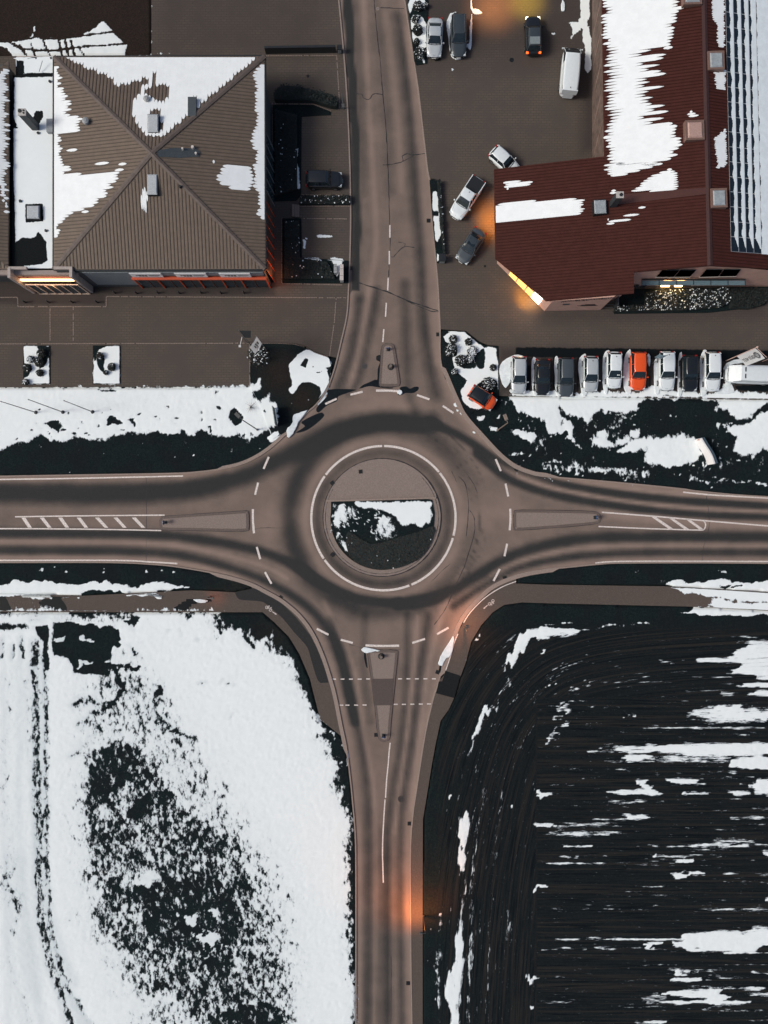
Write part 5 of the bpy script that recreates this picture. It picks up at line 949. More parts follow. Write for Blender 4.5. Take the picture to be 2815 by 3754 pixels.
for c_ in range(9):
    u1 = u0 + c_ * PWd; ys = list(np.arange(yb + (.5 if c_ < 4 else -.05), yb + 31.5, .11)); L = []
    ph = random.uniform(0, 6)
    for i, y in enumerate(ys):
        fr_ = (.52, .50, .44, .30, .06, 0, 0, 0, 0)[c_] + .07 * math.sin(y * 1.9 + ph) * math.sin(y * .83) + .05 * math.sin(y * 3.9 + ph) + random.uniform(-.03, .03)
        t_ = (ys[i] - ys[0]) / 1.2
        if t_ < 1 and c_ < 4: fr_ = fr_ + (1 - fr_) * (1 - t_) ** 1.3 * .8
        if c_ > 4: fr_ = 0
        L.append(u1 + PWd * min(.97, max(0., fr_)))
    ue = u1 + PWd - (.05 if c_ < 4 else 0); va = [PEs(l, y) for l, y in zip(L, ys)]; vb = [PEs(ue, y) for y in ys]; n = len(ys)
    ps.add([(x, y, z + .16) for x, y, z in va + vb] + [(x, y, z + .11) for x, y, z in va], [(i, n + i, n + i + 1, i + 1) for i in range(n - 1)] + [(2 * n + i, i, i + 1, 2 * n + i + 1) for i in range(n - 1)])
ps.build('panel_snow', M('panel_snow', (.74, .79, .82), .9, var=.06, scale=1.5, spec=.1), hall)
for q in ((2514, 440, 2582, 512), (2596, 186, 2656, 254), (2505, -45, 2573, 15), (2607, 690, 2666, 760)):
    c = W((q[0] + q[2]) / 2, (q[1] + q[3]) / 2, 7.2); lab = None
    o_ = skylight(*q, (PWr if q[0] < 2590 else PEr).z(c.x, c.y) - .1, hall, .55, m_curb, m_sky if q[1] != 440 else M('skylight_pink', (.42, .27, .23), .4), .45, R(2))
skylight(2177, 732, 2224, 784, PWr.z(*PWr.hit(2200, 760)) - .1, hall, .6, m_darkm, m_sky, .1, R(3))
cc = W(2272, 715, 7.9); ch = MB().box((cc.x, cc.y, 6.4), (.72, .62, 3.0)).build('chimney', M('chimney_cladding'), hall); MB().box((cc.x, cc.y, 7.94), (.8, .7, .1)).build('cap', M('chimney_cap'), ch)
MB().tube((cc.x + .12, cc.y, 7.98), (cc.x + .12, cc.y, 8.03), .19, n=14).build('flue', m_black, ch)
# walls
ft = [(15.0, 37.0), (13.35, 29.35), G((1995, 1141)), G((2199, 1137)), G((2238, 1100)), (27.3, 24.9), (27.3, 26.6), (35.4, 26.78), (49.0, 26.5), (49.0, 66), (24.6, 66), (24.9, 40.2), (15.0, 37.6)]
ft[0] = (13.4, 37.4); ft = ft[:-1] + [(24.95, 37.8)]
q = MB(); q.prism(ft, -.1, lambda x, y: min(PWr.z(x, y), PEr.z(x, y)) - .24, ms=0); q.build('wall', m_pink, hall)
yS = 26.6
def onw(px_, py_, Y0=None): Y0 = yS if Y0 is None else Y0; z = H * (1 - Y0 * S / (CY - py_)); return ((px_ - CX) / S * (H - z) / H, Y0, z)
def wall_patch(name, pts, mat, parent, off=.04, th=.04, Y0=None):
    p = [onw(x, y, Y0) for x, y in T(2100, 600, 2.32, pts)]; n = len(p); mb = MB()
    f = [(x, y - off, z) for x, y, z in p]; b = [(x, y + .03, z) for x, y, z in p]
    mb.add(f + b, [tuple(range(n))[::-1]] + [(i, (i + 1) % n, n + (i + 1) % n, n + i) for i in range(n)]); mb.add(f, [tuple(range(n))]); return mb.build(name, mat, parent)
for q in ([(760, 905), (905, 903), (855, 962), (710, 962)], [(915, 903), (1050, 903), (995, 960), (865, 962)], [(1135, 900), (1275, 900), (1235, 958), (1080, 962)], [(1285, 900), (1430, 899), (1385, 955), (1245, 958)], [(1055, 1000), (1180, 998), (1145, 1030), (1010, 1032)], [(1190, 998), (1320, 996), (1285, 1028), (1155, 1030)]):
    o_ = wall_patch('window', q, m_glass, hall, .03); wall_patch('sill', [(q[3][0] - 4, q[3][1]), (q[2][0] + 4, q[2][1]), (q[2][0] + 2, q[2][1] + 4), (q[3][0] - 6, q[3][1] + 4)], m_conc, o_, .12)
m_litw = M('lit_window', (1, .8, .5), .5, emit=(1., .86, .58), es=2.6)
for q in ([(775, 1000), (845, 1000), (825, 1026), (755, 1026)], [(885, 1000), (955, 1000), (932, 1026), (870, 1026)]):
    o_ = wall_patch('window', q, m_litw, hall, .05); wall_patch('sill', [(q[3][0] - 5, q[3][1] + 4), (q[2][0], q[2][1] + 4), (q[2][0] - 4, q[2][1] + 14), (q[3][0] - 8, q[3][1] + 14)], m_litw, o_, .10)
q = MB(); x0, _, zz = onw(*T(2100, 600, 2.32, [(580, 985)])[0]); x1 = onw(*T(2100, 600, 2.32, [(1475, 973)])[0])[0]; zz = 2.9
q.box(((x0 + x1) / 2, yS - .45, zz), (x1 - x0, .5, .10)); ca = q.build('canopy', M('canopy_glass', (.12, .18, .21), .3), hall); q = MB(); q.box(((x0 + x1) / 2, yS - .10, zz + .1), (x1 - x0, .12, .14))
for i in range(7): q.box((x0 + (x1 - x0) * i / 6, yS - .4, zz + .08), (.05, .6, .05))
q.build('canopy_beam', m_black, ca)
q = MB()
for i in range(5): q.box((26.9 + .9 * i, yS - .06, .5), (.55, .06, .8))
q.build('cellar_window', m_glass, hall)
# lit diagonal shop front
A = Vector((13.35, 29.35, 0)); B = Vector((*G((1995, 1141)), 0)); d = (B - A).normalized(); nrm = Vector((d.y, -d.x, 0)); ang = math.atan2(d.y, d.x); L = (B - A).length
def dz(t): p = A + d * t; return PWr.z(p.x, p.y) - .35
m_am = M('amber_window', (.9, .5, .2), .4, emit=(1., .42, .10), es=1.5); m_hot = M('bright_window', (1, .9, .8), .4, emit=(1., .86, .70), es=4.)
for t0, t1_, mm in ((1.95, 3.05, m_am), (3.2, 4.5, m_am), (4.7, 5.55, m_am), (5.65, 6.9, m_hot)):
    tc_ = (t0 + t1_) / 2; p = A + d * tc_ + nrm * .03; h_ = dz(tc_) - .5; o_ = MB().box((p.x, p.y, .35 + h_ / 2), (t1_ - t0, .08, h_), ang).build('shop_window', mm, hall)
    p2 = A + d * (t0 - .06) + nrm * .06; f_ = MB(); f_.box((p2.x, p2.y, .3 + h_ / 2), (.09, .12, h_ + .1), ang); p3_ = A + d * tc_ + nrm * .07; f_.box((p3_.x, p3_.y, .35 + h_ * .62), (t1_ - t0, .06, .07), ang); f_.build('frame', m_conc, o_)
# salmon front wall with worn lettering
gS = B; gE = Vector((*G((2199, 1137)), 0)); d2 = (gE - gS).normalized(); n2 = Vector((d2.y, -d2.x, 0)); a2 = math.atan2(d2.y, d2.x)
lt = MB(); random.seed(21)
for i in range(26):
    t = 1.15 + i * .205; p = gS + d2 * t + n2 * .02; zt = PWr.z(p.x, p.y) - .62
    for k in range(3):
        w_ = random.uniform(.05, .15); lt.box((p.x + random.uniform(-.04, .04), p.y, zt + random.uniform(-.2, .2)), (w_, .03, random.uniform(.08, .22)), a2)
lt.build('lettering', m_darkm, hall)
lg = MB(); p = gS + d2 * 4.6 + n2 * .02
lg.box((p.x, p.y, 2.25), (1.7, .03, .22), a2, taper=1); lg.box((p.x + .1, p.y, 2.42), (1.1, .035, .22), a2); lg.box((p.x - 1.0, p.y, 2.05), (.5, .03, .10), a2); lg.box((p.x + .1, p.y, 1.98), (2.0, .035, .06), a2); lg.build('emblem', m_darkm, hall)
p = gS + d2 * 1.9 + n2 * .02; MB().box((p.x, p.y, 2.7), (.75, .03, .45), a2).build('small_sign', M('slate_panel'), hall)
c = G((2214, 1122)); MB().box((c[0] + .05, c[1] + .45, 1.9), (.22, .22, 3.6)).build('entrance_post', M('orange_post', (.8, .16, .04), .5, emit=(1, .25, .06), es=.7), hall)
q = MB()
for i in range(5): q.box((26.1, 24.05 + i * .26, .5 + i * .24), (2.0, .07, .06))
for i in (0, 1): q.box((25.15 + i * 1.95, 24.6, 1.0), (.08, 1.3, 1.9))
q.build('louvre', M('louvre_steel', (.10, .11, .12), .4, .6), hall)
q = MB(); q.box((24.62, 51.8, 2.45), (.1, 27.6, 4.9)); q.build('west_cladding', M('brown_cladding', (.115, .080, .066), .8, var=.35, scale=1.4), hall)
# west wall: reveals, posts
q = MB(); 
for i in range(9): 
    y = 41.2 + i * 3.6; q.add([(24.54, y, .1), (24.50, y + 1.6, 2.6), (24.50, y + 2.9, 4.7), (24.54, y + 1.2, 2.0)], [(0, 1, 2, 3), (3, 2, 1, 0)])
q.build('brace_panel', M('pink_panel', (.42, .27, .225), .7), hall)
# ------------------------------------------------------------------ lamps that are lit
def light(name, kind, loc, col, e, size=.3, spot=None, rot=None, blend=.8):
    l = bpy.data.lights.new(name, kind); l.color = col; l.energy = e
    o = bpy.data.objects.new(name, l); COL.objects.link(o); o.location = loc
    if kind == 'SPOT': l.spot_size = R(spot); l.spot_blend = blend; l.shadow_soft_size = size
    elif kind == 'AREA': l.size = size
    else: l.shadow_soft_size = size
    if rot: o.rotation_euler = rot
    return o
OR = (1., .42, .12)
light('wall_lamp', 'SPOT', (12.6, 34.5, 2.55), (1, .33, .015), 1500, .12, 125, (0, R(-14), 0))
wl_ = thing('wall_lamp', 'wall lamp under the red eave throwing an amber pool of light', 'lamp', (12.9, 34.5, 2.4)); MB().box((-.1, 0, .12), (.3, .22, .10)).build('housing', m_darkm, wl_); MB().box((-.12, 0, .055), (.24, .16, .03)).build('lens', m_am, wl_)
light('shop_glow', 'SPOT', (16.6, 24.9, 2.2), (1, .42, .03), 700, .2, 110, (R(14), R(-14), 0))
light('porch_glow', 'POINT', (-37.8, 25.3, 3.2), (1, .55, .3), 60, .5)
light('facade_glow', 'POINT', (-12.2, 27.5, 2.0), (1, .32, .1), 70, .4)
light('top_edge_glow', 'SPOT', W(1825, -50, 3.4), (1, .42, .12), 1700, .5, 112); light('top_edge_glow', 'SPOT', W(1950, -62, 3.0), (1, .72, .06), 1100, .5, 100)  # unseen overhead spots added beyond the top edge for the ground glow
# ================================================================== vehicles
def paint(name, col, rough=.3, metal=0., coat=.6): return M(name, col, rough, metal, var=.03, scale=3, coat=coat)
m_tyre = M('tyre_rubber', (.012, .012, .013), .85); m_rim = M('alloy_rim', (.30, .31, .32), .35, .8); m_car_glass = M('car_glass', (.012, .020, .026), .12, var=.2, scale=2, spec=.6); m_trim = M('black_trim', (.012, .013, .015), .5)
m_hl = M('headlamp_lens', (.62, .66, .68), .2); m_tl = M('tail_lamp', (.30, .015, .01), .3); m_plate = M('number_plate', (.75, .75, .72), .4)
m_hlon = M('headlamp_lit', (1, .95, .85), .3, emit=(1, .90, .62), es=3.); m_tlon = M('tail_lamp_lit', (1, .1, .03), .3, emit=(1, .10, .01), es=2.2)
def loft(mb, rings, mi=0, cap=True, sm=True):
    n = len(rings[0]); vs = [p for r in rings for p in r]; fs = []
    for i in range(len(rings) - 1):
        for j in range(n): fs.append((i * n + j, i * n + (j + 1) % n, (i + 1) * n + (j + 1) % n, (i + 1) * n + j))
    mb.add(vs, fs, mi, sm)
    if cap: mb.add(rings[0], [tuple(range(n))[::-1]], mi); mb.add(rings[-1], [tuple(range(n))], mi)
def interp(tab, x):
    for (x0, a), (x1, b) in zip(tab, tab[1:]):
        if x <= x1: t = (x - x0) / (x1 - x0); t = max(0, min(1, t)); return a + (b - a) * t
    return tab[-1][1]
SPEC = {  # L, W, H, (rear glass base, roof rear, roof front, screen base) as fractions of half length, belt profile
 'hatch': dict(L=4.05, W=1.74, H=1.48, g=(-.93, -.78, .10, .46), prof=[(-1, .78), (-.9, .95), (-.2, .96), (.40, .95), (.50, .92), (.85, .80), (1, .62)]),
 'saloon': dict(L=4.55, W=1.80, H=1.43, g=(-.70, -.36, .12, .42), prof=[(-1, .72), (-.9, .92), (-.6, .95), (.36, .94), (.46, .91), (.85, .78), (1, .60)]),
 'estate': dict(L=4.75, W=1.82, H=1.50, g=(-.96, -.86, .10, .40), prof=[(-1, .75), (-.92, .95), (-.2, .96), (.36, .95), (.46, .92), (.86, .80), (1, .60)]),
 'suv': dict(L=4.45, W=1.84, H=1.68, g=(-.94, -.80, .12, .40), prof=[(-1, .85), (-.92, 1.05), (-.2, 1.06), (.38, 1.05), (.46, 1.03), (.86, .95), (1, .70)]),
 'van': dict(L=5.6, W=1.98, H=1.95, g=(-.985, -.975, .56, .92), prof=[(-1, 1.0), (-.97, 1.15), (.80, 1.15), (.90, 1.05), (.95, .92), (1, .65)]),
 'pickup': dict(L=5.3, W=1.88, H=1.80, g=(-.28, -.20, .22, .46), prof=[(-1, .95), (-.97, 1.10), (-.2, 1.10), (.42, 1.08), (.50, 1.06), (.88, .98), (1, .70)])}
def make_vehicle(kind, name, label, cat, body_m, group=None, roof_m=None, lit=False, extras=(), L=None, glass=None):
    sp = SPEC[kind]; L = L or sp['L']; Wd = sp['W'] * 1.03; Ht = sp['H']; hl = L / 2; hw = Wd / 2; gm = glass or m_car_glass
    t = thing(name, label, cat, group=group)
    rings = []; us = [-1, -.985, -.96, -.92, -.86, -.78, -.65, -.5, -.35, -.2, 0, .2, .35, .42, .48, .58, .68, .78, .86, .92, .96, .985, 1]
    for u in us:
        w = hw * max(.60, (1 - abs(u) ** 7.5) ** (1 / 3.2) if abs(u) < 1 else .60) * (1 if u < .3 else 1 - .05 * ((u - .3) / .7) ** 2)
        zt = interp(sp['prof'], u) * (Ht / sp['H']); zb = .22 + (.10 if abs(u) > .95 else 0); x = u * hl
        half = [(w * .80, zb), (w * .97, zb + .10), (w, zb + .30), (w * 1.0, zt - .22), (w * .965, zt - .08), (w * .88, zt - .01), (w * .5, zt + .025)]
        rings.append([(x, y, z) for y, z in half] + [(x, -y, z) for y, z in half[::-1]])
    mb = MB(); loft(mb, rings); body = mb.build('body', body_m, t)
    g0, g1, g2, g3 = [g * hl for g in sp['g']]; zbl = interp(sp['prof'], (g0 / hl + g3 / hl) / 2) - .02; rw = hw * .72; bw = hw * .90
    if kind == 'van': rw = hw * .86; bw = hw * .93
    mb = MB(); R_ = []
    for x, w, z, in ((g0, bw * .93, zbl - .02), (g0 + (g1 - g0) * .5, (bw + rw) / 2 * .96, (zbl + Ht) / 2 + .02), (g1, rw * .97, Ht - .05), ((g1 + g2) / 2, rw * 1.02, Ht - .02), (g2, rw, Ht - .05), (g2 + (g3 - g2) * .5, (bw + rw) / 2 * .98, (zbl + Ht) / 2 + .05), (g3, bw * .95, zbl - .03)):
        R_.append([(x, w_, z_) for w_, z_ in ((bw * (1 if abs(z - zbl) > .1 else .96), zbl - .05), (w, max(z - .04, zbl - .04)), (w * .8, z + .005), (0, z + .02))] + [(x, -w_, z_) for w_, z_ in ((w * .8, z + .005), (w, max(z - .04, zbl - .04)), (bw * (1 if abs(z - zbl) > .1 else .96), zbl - .05))])
    loft(mb, R_, sm=False); mb.build('glasshouse', gm, t)
    mb = MB(); rr = []; rm = roof_m or body_m; n = 7
    for i in range(n + 1):
        f = i / n; x = g1 + (g2 - g1) * f; e = 1 - .06 * abs(2 * f - 1) ** 4; w = (rw + .02) * e * (1 + .03 * math.sin(math.pi * f)); z = Ht - .03 + .03 * math.sin(math.pi * f)
        rr.append([(x, w, z - .05), (x, w, z - .01), (x, w * .8, z + .022), (x, 0, z + .035), (x, -w * .8, z + .022), (x, -w, z - .01), (x, -w, z - .05)])
    loft(mb, rr)
    for s in (-1, 1):
        mb.tube((g2, s * rw, Ht - .05), (g3, s * bw * .98, zbl), .035, n=6); mb.tube((g1, s * rw, Ht - .05), (g0, s * bw * .93, zbl), .055, n=6)
        xm = (g1 + g2) / 2 + .15; mb.tube((xm, s * rw * 1.02, Ht - .04), (xm, s * bw, zbl), .035, n=6)
        if kind in ('van',): 
            mb.add([(g1, s * (rw + .03), Ht - .05), (g2 - .9, s * (rw + .03), Ht - .05), (g2 - .9, s * bw * 1.02, zbl), (g0, s * bw * 1.02, zbl)], [(0, 1, 2, 3)])
    if kind == 'van': mb.box((g0 - .02, 0, (zbl + Ht) / 2), (.10, rw * 2.02, Ht - zbl + .04))
    mb.build('roof', rm, t)
    for s in (-1, 1):
        mb = MB(); mb.box((g3 - .12, s * (hw + .10), zbl + .06), (.13, .20, .13), taper=.8); mb.build('mirror', body_m, t)
        xh = hl * .90; zh = interp(sp['prof'], .9) - .09
        q = MB(); q.add([(hl * .78, s * hw * .93, zh + .10), (hl * .955, s * hw * .80, zh + .0), (hl * .975, s * hw * .56, zh - .0), (hl * .88, s * hw * .66, zh + .095)], [(0, 1, 2, 3) if s < 0 else (3, 2, 1, 0)])
        q.box((hl * .90, s * hw * .76, zh - .03), (.26, .24, .20), taper=.75); q.build('headlight', m_hlon if lit else m_hl, t)
        q = MB(); q.box((-hl * .955, s * hw * .78, interp(sp['prof'], -.95) - .06), (.20, .26, .20), taper=.85); q.build('tail_light', m_tlon if lit else m_tl, t)
    for fx in (-.60, .61):
        for s in (-1, 1):
            w = MB(); w.tube((fx * hl, s * (hw - .20), .32), (fx * hl, s * (hw + .012), .32), .32, n=20); wo_ = w.build('wheel', m_tyre, t); w = MB(); w.tube((fx * hl, s * (hw - .05), .32), (fx * hl, s * (hw + .022), .32), .21, n=16); w.build('rim', m_rim, wo_)
    q = MB(); q.box((hl * .985, 0, .52), (.10, Wd * .52, .20)); q.build('grille', m_trim, t)
    q = MB(); q.box((hl * 1.012, 0, .42), (.03, .50, .11)); q.build('number_plate', m_plate, t)
    q = MB(); zc = interp(sp['prof'], g3 / hl) + .005; q.ribbon([(g3 + .01, -bw * .88), (g3 + .07, -bw * .4), (g3 + .09, 0), (g3 + .07, bw * .4), (g3 + .01, bw * .88)], .07, zc + .025); q.tube((g3 + .05, -.45, zc + .04), (g3 - .25, .12, zc + .17), .012, n=5); q.tube((g3 + .05, .15, zc + .04), (g3 - .22, .68, zc + .17), .012, n=5); q.build('wiper', m_trim, t)
    q = MB(); # bonnet shut line and door seams
    if kind != 'van': q.ribbon([(g3 + .15, -hw * .84), (hl * .6, -hw * .80), (hl * .86, -hw * .62), (hl * .93, 0), (hl * .86, hw * .62), (hl * .6, hw * .80), (g3 + .15, hw * .84)], .018, lambda x, y: interp(sp['prof'], x / hl) + .031 - .02 * (abs(y) > hw * .5)); q.build('bonnet_seam', m_trim, t)
    if 'rails' in extras:
        for s in (-1, 1): q = MB(); q.tube((g1 + .1, s * rw * .93, Ht + .05), (g2 - .15, s * rw * .96, Ht + .05), .022, n=6); q.build('roof_rail', m_rim, t)
    if 'sunroof' in extras: MB().box((g1 * .25 + g2 * .75 - .1, 0, Ht + .012), (.75, rw * 1.35, .02)).build('sunroof', gm, t)
    if 'antenna' in extras: q = MB(); q.box((g1 + .25, .0, Ht + .05), (.16, .07, .08), taper=.4); q.build('antenna', m_trim, t)
    if 'bed' in extras:
        q = MB(); q.box((-.62 * hl, 0, 1.12), (hl * .66, hw * 1.72, .07)); q.build('bed_cover', m_trim, t)
        for s in (-1, 1): q = MB(); q.box((-.62 * hl, s * hw * .90, 1.16), (hl * .68, .09, .09)); q.build('bed_rail', body_m, t)
    if 'rearpanel' in extras: MB().box((g1 * .6 + g2 * .4 - .28, 0, Ht + .05), ((g2 - g1) * .42, rw * 1.7, .02)).build('roof_panel', M('pale_roof_panel', (.20, .23, .24), .4), t)
    if 'seam' in extras:
        for s in (-1, 1): MB().box((.40 * hl, s * hw * .38, Ht + .02), (.14, hw * .50, .02)).build('roof_vent', m_trim, t)
    if 'paper' in extras:
        for s in (0, 1): MB().box((g2 + .42, .25 + s * .17, (zbl + Ht) / 2 + .02), (.22, .13, .02), 0).build('dash_paper', m_plate, t)
    return t
WH = paint('white_paint', (.70, .74, .76), .35); SI = paint('silver_paint', (.40, .43, .45), .3, .5); SI2 = paint('pale_silver_paint', (.55, .58, .59), .3, .3); BK = paint('black_paint', (.008, .009, .011), .35); GY = paint('dark_grey_paint', (.045, .055, .062), .35, .2); GY2 = paint('slate_grey_paint', (.075, .088, .098), .35, .3); ORG = paint('orange_paint', (.78, .085, .010), .35)
VG = 'cars parked in the row of bays above the snowy verge'
def place(t, px, py, ang, z=.113, hh=.8):
    c = W(px, py, hh); t.location = (c.x, c.y, z); t.rotation_euler[2] = R(ang); return t
place(make_vehicle('saloon', 'parked_car', 'silver saloon car in the top bays beside a snowy planting bed, nose towards the viewer', 'car', SI2, 'cars at the top of the east car park'), 1594, 133, -92, hh=1.0)
place(make_vehicle('estate', 'parked_car', 'dark grey estate car with pale roof rails between two snow ridges in the top bays', 'car', GY, 'cars at the top of the east car park', extras=('rails',)), 1682, 128, -90, hh=1.0)
place(make_vehicle('suv', 'parked_car', 'black car with glowing headlights and red tail lights driving across the car park', 'car', BK, lit=True, extras=('rearpanel',), roof_m=GY), 1955, 126, 91, hh=1.0)
place(make_vehicle('van', 'parked_van', 'white van parked beside the long snow ridge at the hall wall', 'van', WH, extras=('antenna',)), 2091, 259, 85, hh=1.2)
place(make_vehicle('hatch', 'parked_car', 'white hatchback half hidden under the red roof edge', 'car', WH, L=3.9), 1849, 592, -42, hh=.8)
place(make_vehicle('pickup', 'pickup_truck', 'white pickup truck with black bed cover parked askew by the planting strip', 'pickup', WH, extras=('bed', 'antenna')), 1712, 725, 236.5, hh=1.0)
place(make_vehicle('saloon', 'parked_car', 'dark grey saloon with sunroof parked askew below the white pickup', 'car', GY2, extras=('sunroof',), roof_m=GY, L=4.4), 1726, 901, 237, hh=.8)
place(make_vehicle('suv', 'parked_car', 'black car parked alone in the dark bays west of the north road', 'car', BK, L=4.3), 1188, 660, 0, hh=.8)
place(make_vehicle('hatch', 'display_car', 'small orange and black car standing on the snowy corner bed', 'car', ORG, L=3.3, roof_m=BK), 1768, 1459, -33, .21, .8)
row = [('hatch', 'silver hatchback at the left end of the row, beside the corner bed', SI2, (), 1903, 1374, 4.35), ('saloon', 'black saloon second from the left end of the row', BK, (), 1989, 1381, 4.2), ('estate', 'dark slate grey estate car third from the left end of the row', GY2, (), 2075, 1382, 4.5), ('hatch', 'pale silver hatchback two places left of the bright orange car', SI2, ('antenna',), 2166, 1370, 4.15), ('hatch', 'white hatchback with papers on the dashboard left of the orange car', WH, ('antenna', 'paper'), 2252, 1356, 4.25), ('estate', 'bright orange estate car in the middle of the row', ORG, (), 2340, 1360, 4.45), ('estate', 'white car under the small striped flag right of the orange car', WH, ('antenna',), 2445, 1359, 4.55), ('suv', 'black car between two white cars in the row', BK, (), 2527, 1368, 4.2), ('estate', 'white car beside the long white van at the right end of the row', WH, ('antenna',), 2612, 1362, 4.6)]
for k, lab, m_, ex, x, y, L_ in row: place(make_vehicle(k, 'parked_car', lab, 'car', m_, VG, extras=ex, L=L_), x, y, -90 + (-1 if x < 2300 else 0), hh=.9)
place(make_vehicle('van', 'parked_van', 'long white van lying across the bays beside the lettered flag', 'van', WH, extras=('seam',), L=5.9, glass=WH), 2757, 1373, 178, hh=1.2)
# ================================================================== shrubs
m_leaf = M('dark_leaf', (.007, .012, .011), .8, var=.5, scale=9); m_leafb = M('brown_leaf', (.022, .015, .012), .8, var=.5, scale=9); m_fr = M('frosted_leaf', (.74, .78, .80), .8); m_twig = M('twig', (.03, .022, .018), .8)
def leafball(mb, c, r, h, n, snow=.1, fl=.6, br=0.):
    for i in range(n):
        while True:
            v = Vector((random.uniform(-1, 1), random.uniform(-1, 1), random.uniform(-.1, 1)))
            if .30 < v.length < 1: break
        p = Vector((c[0] + v.x * r, c[1] + v.y * r * fl if False else c[1] + v.y * r, c[2] + v.z * h)); s = random.uniform(.04, .09)
        a = random.uniform(0, 6.28); u = Vector((math.cos(a), math.sin(a), random.uniform(-.5, .5))).normalized() * s; w = Vector((-math.sin(a), math.cos(a), random.uniform(-.5, .5))).normalized() * s * .7
        mi = 1 if random.random() < snow * (1.5 if v.z > .4 else .3) else (2 if random.random() < br else 0); mb.add([p - u - w, p + u - w * .6, p + u * .8 + w, p - u * .9 + w * .8], [(0, 1, 2, 3)], mi)
def shrub(x, y, r, h, lab, n=260, snow=.06, z=.2, group='clipped shrubs in the planting beds', br=.2, name='shrub'):
    c = G((x, y)); t = thing(name, lab, 'shrub', (*c, z), group=group); mb = MB(); leafball(mb, (0, 0, .1), r, h, n, snow, br=br); mb.build('foliage', [m_leaf, m_fr, m_leafb], t)
    mb = MB()
    for i in range(7): a = random.uniform(0, 6.28); mb.tube((0, 0, -.05), (math.cos(a) * r * .7, math.sin(a) * r * .7, h * random.uniform(.5, .95)), .018, .008, n=5)
    mb.build('stem', m_twig, t)
for x, y, r, h, lab, sn_ in ((158, 1298, .55, .7, 'round shrub in the upper corner of the left snowy planter', .05), (150, 1330, .6, .7, 'larger dark shrub in the middle of the left snowy planter', .04), (105, 1352, .5, .6, 'dark shrub at the left edge of the left snowy planter', .05), (152, 1369, .42, .5, 'small round shrub near the bottom of the left snowy planter', .03), (100, 1403, .38, .5, 'shrub capped with snow in the lower corner of the left snowy planter', .25), (118, 1320, .45, .5, 'thin frosted shrub at the centre left of the left snowy planter', .4),
                            (371, 1308, .48, .6, 'round dark shrub with a snow spot in the right snowy planter', .05), (414, 1348, .48, .6, 'round dark shrub at the right side of the right snowy planter', .04), (392, 1368, .28, .4, 'smallest shrub at the bottom of the right snowy planter', .1),
                            (1652, 1283, .75, .9, 'dark shrub by the road in the north east corner bed', .1), (1660, 1246, .5, .6, 'small star shaped shrub at the top of the north east corner bed', .15), (1716, 1256, .45, .5, 'small shrub near the right rim of the north east corner bed', .1), (1688, 1325, .7, .8, 'frosted round shrub in the middle of the north east corner bed', .12), (1730, 1290, .6, .6, 'frosted brown shrub right of the middle of the north east corner bed', .45), (1720, 1318, .55, .6, 'frosted shrub below the middle of the north east corner bed', .4), (1641, 1296, .4, .6, 'frosted brown shrub at the road side of the north east corner bed', .3), (1806, 1350, .4, .5, 'small shrub near the first bay of the row', .12), (1788, 1412, .9, .8, 'sprawling shrub behind the small orange and black car', .22), (1665, 1365, .4, .4, 'little shrub above the small orange and black car', .2),
                            (1530, 118, .6, .8, 'round dark shrub in the middle of the strip left of the silver saloon', .03), (1527, 160, .35, .5, 'small dark shrub below the round one left of the silver saloon', .05), (1532, 32, .6, .8, 'dark shrub at the top of the strip left of the silver saloon', .12), (1522, 80, .42, .6, 'twisted shrub in the snow left of the silver saloon', .15), (1538, 205, .75, .9, 'snow flecked shrub at the bottom end of the strip left of the silver saloon', .15), (1558, 30, .35, .5, 'small brown shrub at the right of the top strip', .3)):
    shrub(x, y, r, h, lab, snow=sn_, n=int(620 * max(r, .4)))
shrub(950, 1306, 1.35, 1.9, 'thin leafless shrub with frosty twig tips below the black marked flag', n=420, snow=.22, br=.6, name='bare_shrub', group=None)
t = thing('bare_shrub', 'wispy bare twigs poking out of the snow near the tilted board', 'shrub', (*G((920, 1492)), .1)); mb = MB()
for i in range(26): a = random.uniform(0, 6.28); l = random.uniform(.3, .9); mb.tube((0, 0, 0), (math.cos(a) * l, math.sin(a) * l, random.uniform(.2, .6)), .012, .006, n=4)
mb.build('twigs', m_twig, t)
def hedge(name, lab, pts, h, dens, snow=.04, z=.18, br=.1, cat='hedge'):
    t = thing(name, lab, cat, (0, 0, 0)); P = np.array(pts, float); lo, hi = P.min(0), P.max(0); mb = MB(); k = 0; tot = int(1.6 * dens * abs(sum(pts[i][0] * pts[(i + 1) % len(pts)][1] - pts[(i + 1) % len(pts)][0] * pts[i][1] for i in range(len(pts)))) / 2 / S / S)
    while k < tot:
        q = rng.uniform(lo, hi, (256, 2)); q = q[inside(q, pts)]
        for p in q:
            c = G(p); s = random.uniform(.035, .085); zz = z + h * random.uniform(.55, 1.0) * (1 + .15 * math.sin(p[0] * .11) * math.cos(p[1] * .13)); a = random.uniform(0, 6.28); u = Vector((math.cos(a), math.sin(a), random.uniform(-.5, .5))) * s; w = Vector((-math.sin(a), math.cos(a), random.uniform(-.5, .5))) * s * .8; p3 = Vector((*c, zz))
            clump = math.sin(p[0] * .21 + 1.3) * math.sin(p[1] * .27) + math.sin(p[0] * .07) * .5
            mb.add([p3 - u - w, p3 + u - w, p3 + u + w, p3 - u + w], [(0, 1, 2, 3)], 1 if random.random() < snow * (1.8 if clump > .2 else .35) else (2 if random.random() < br else 0)); k += 1
    mb.prism([G(p) for p in pts], z - .1, z + h * .6); mb.build('foliage', [m_leaf, m_fr, m_leafb], t); return t
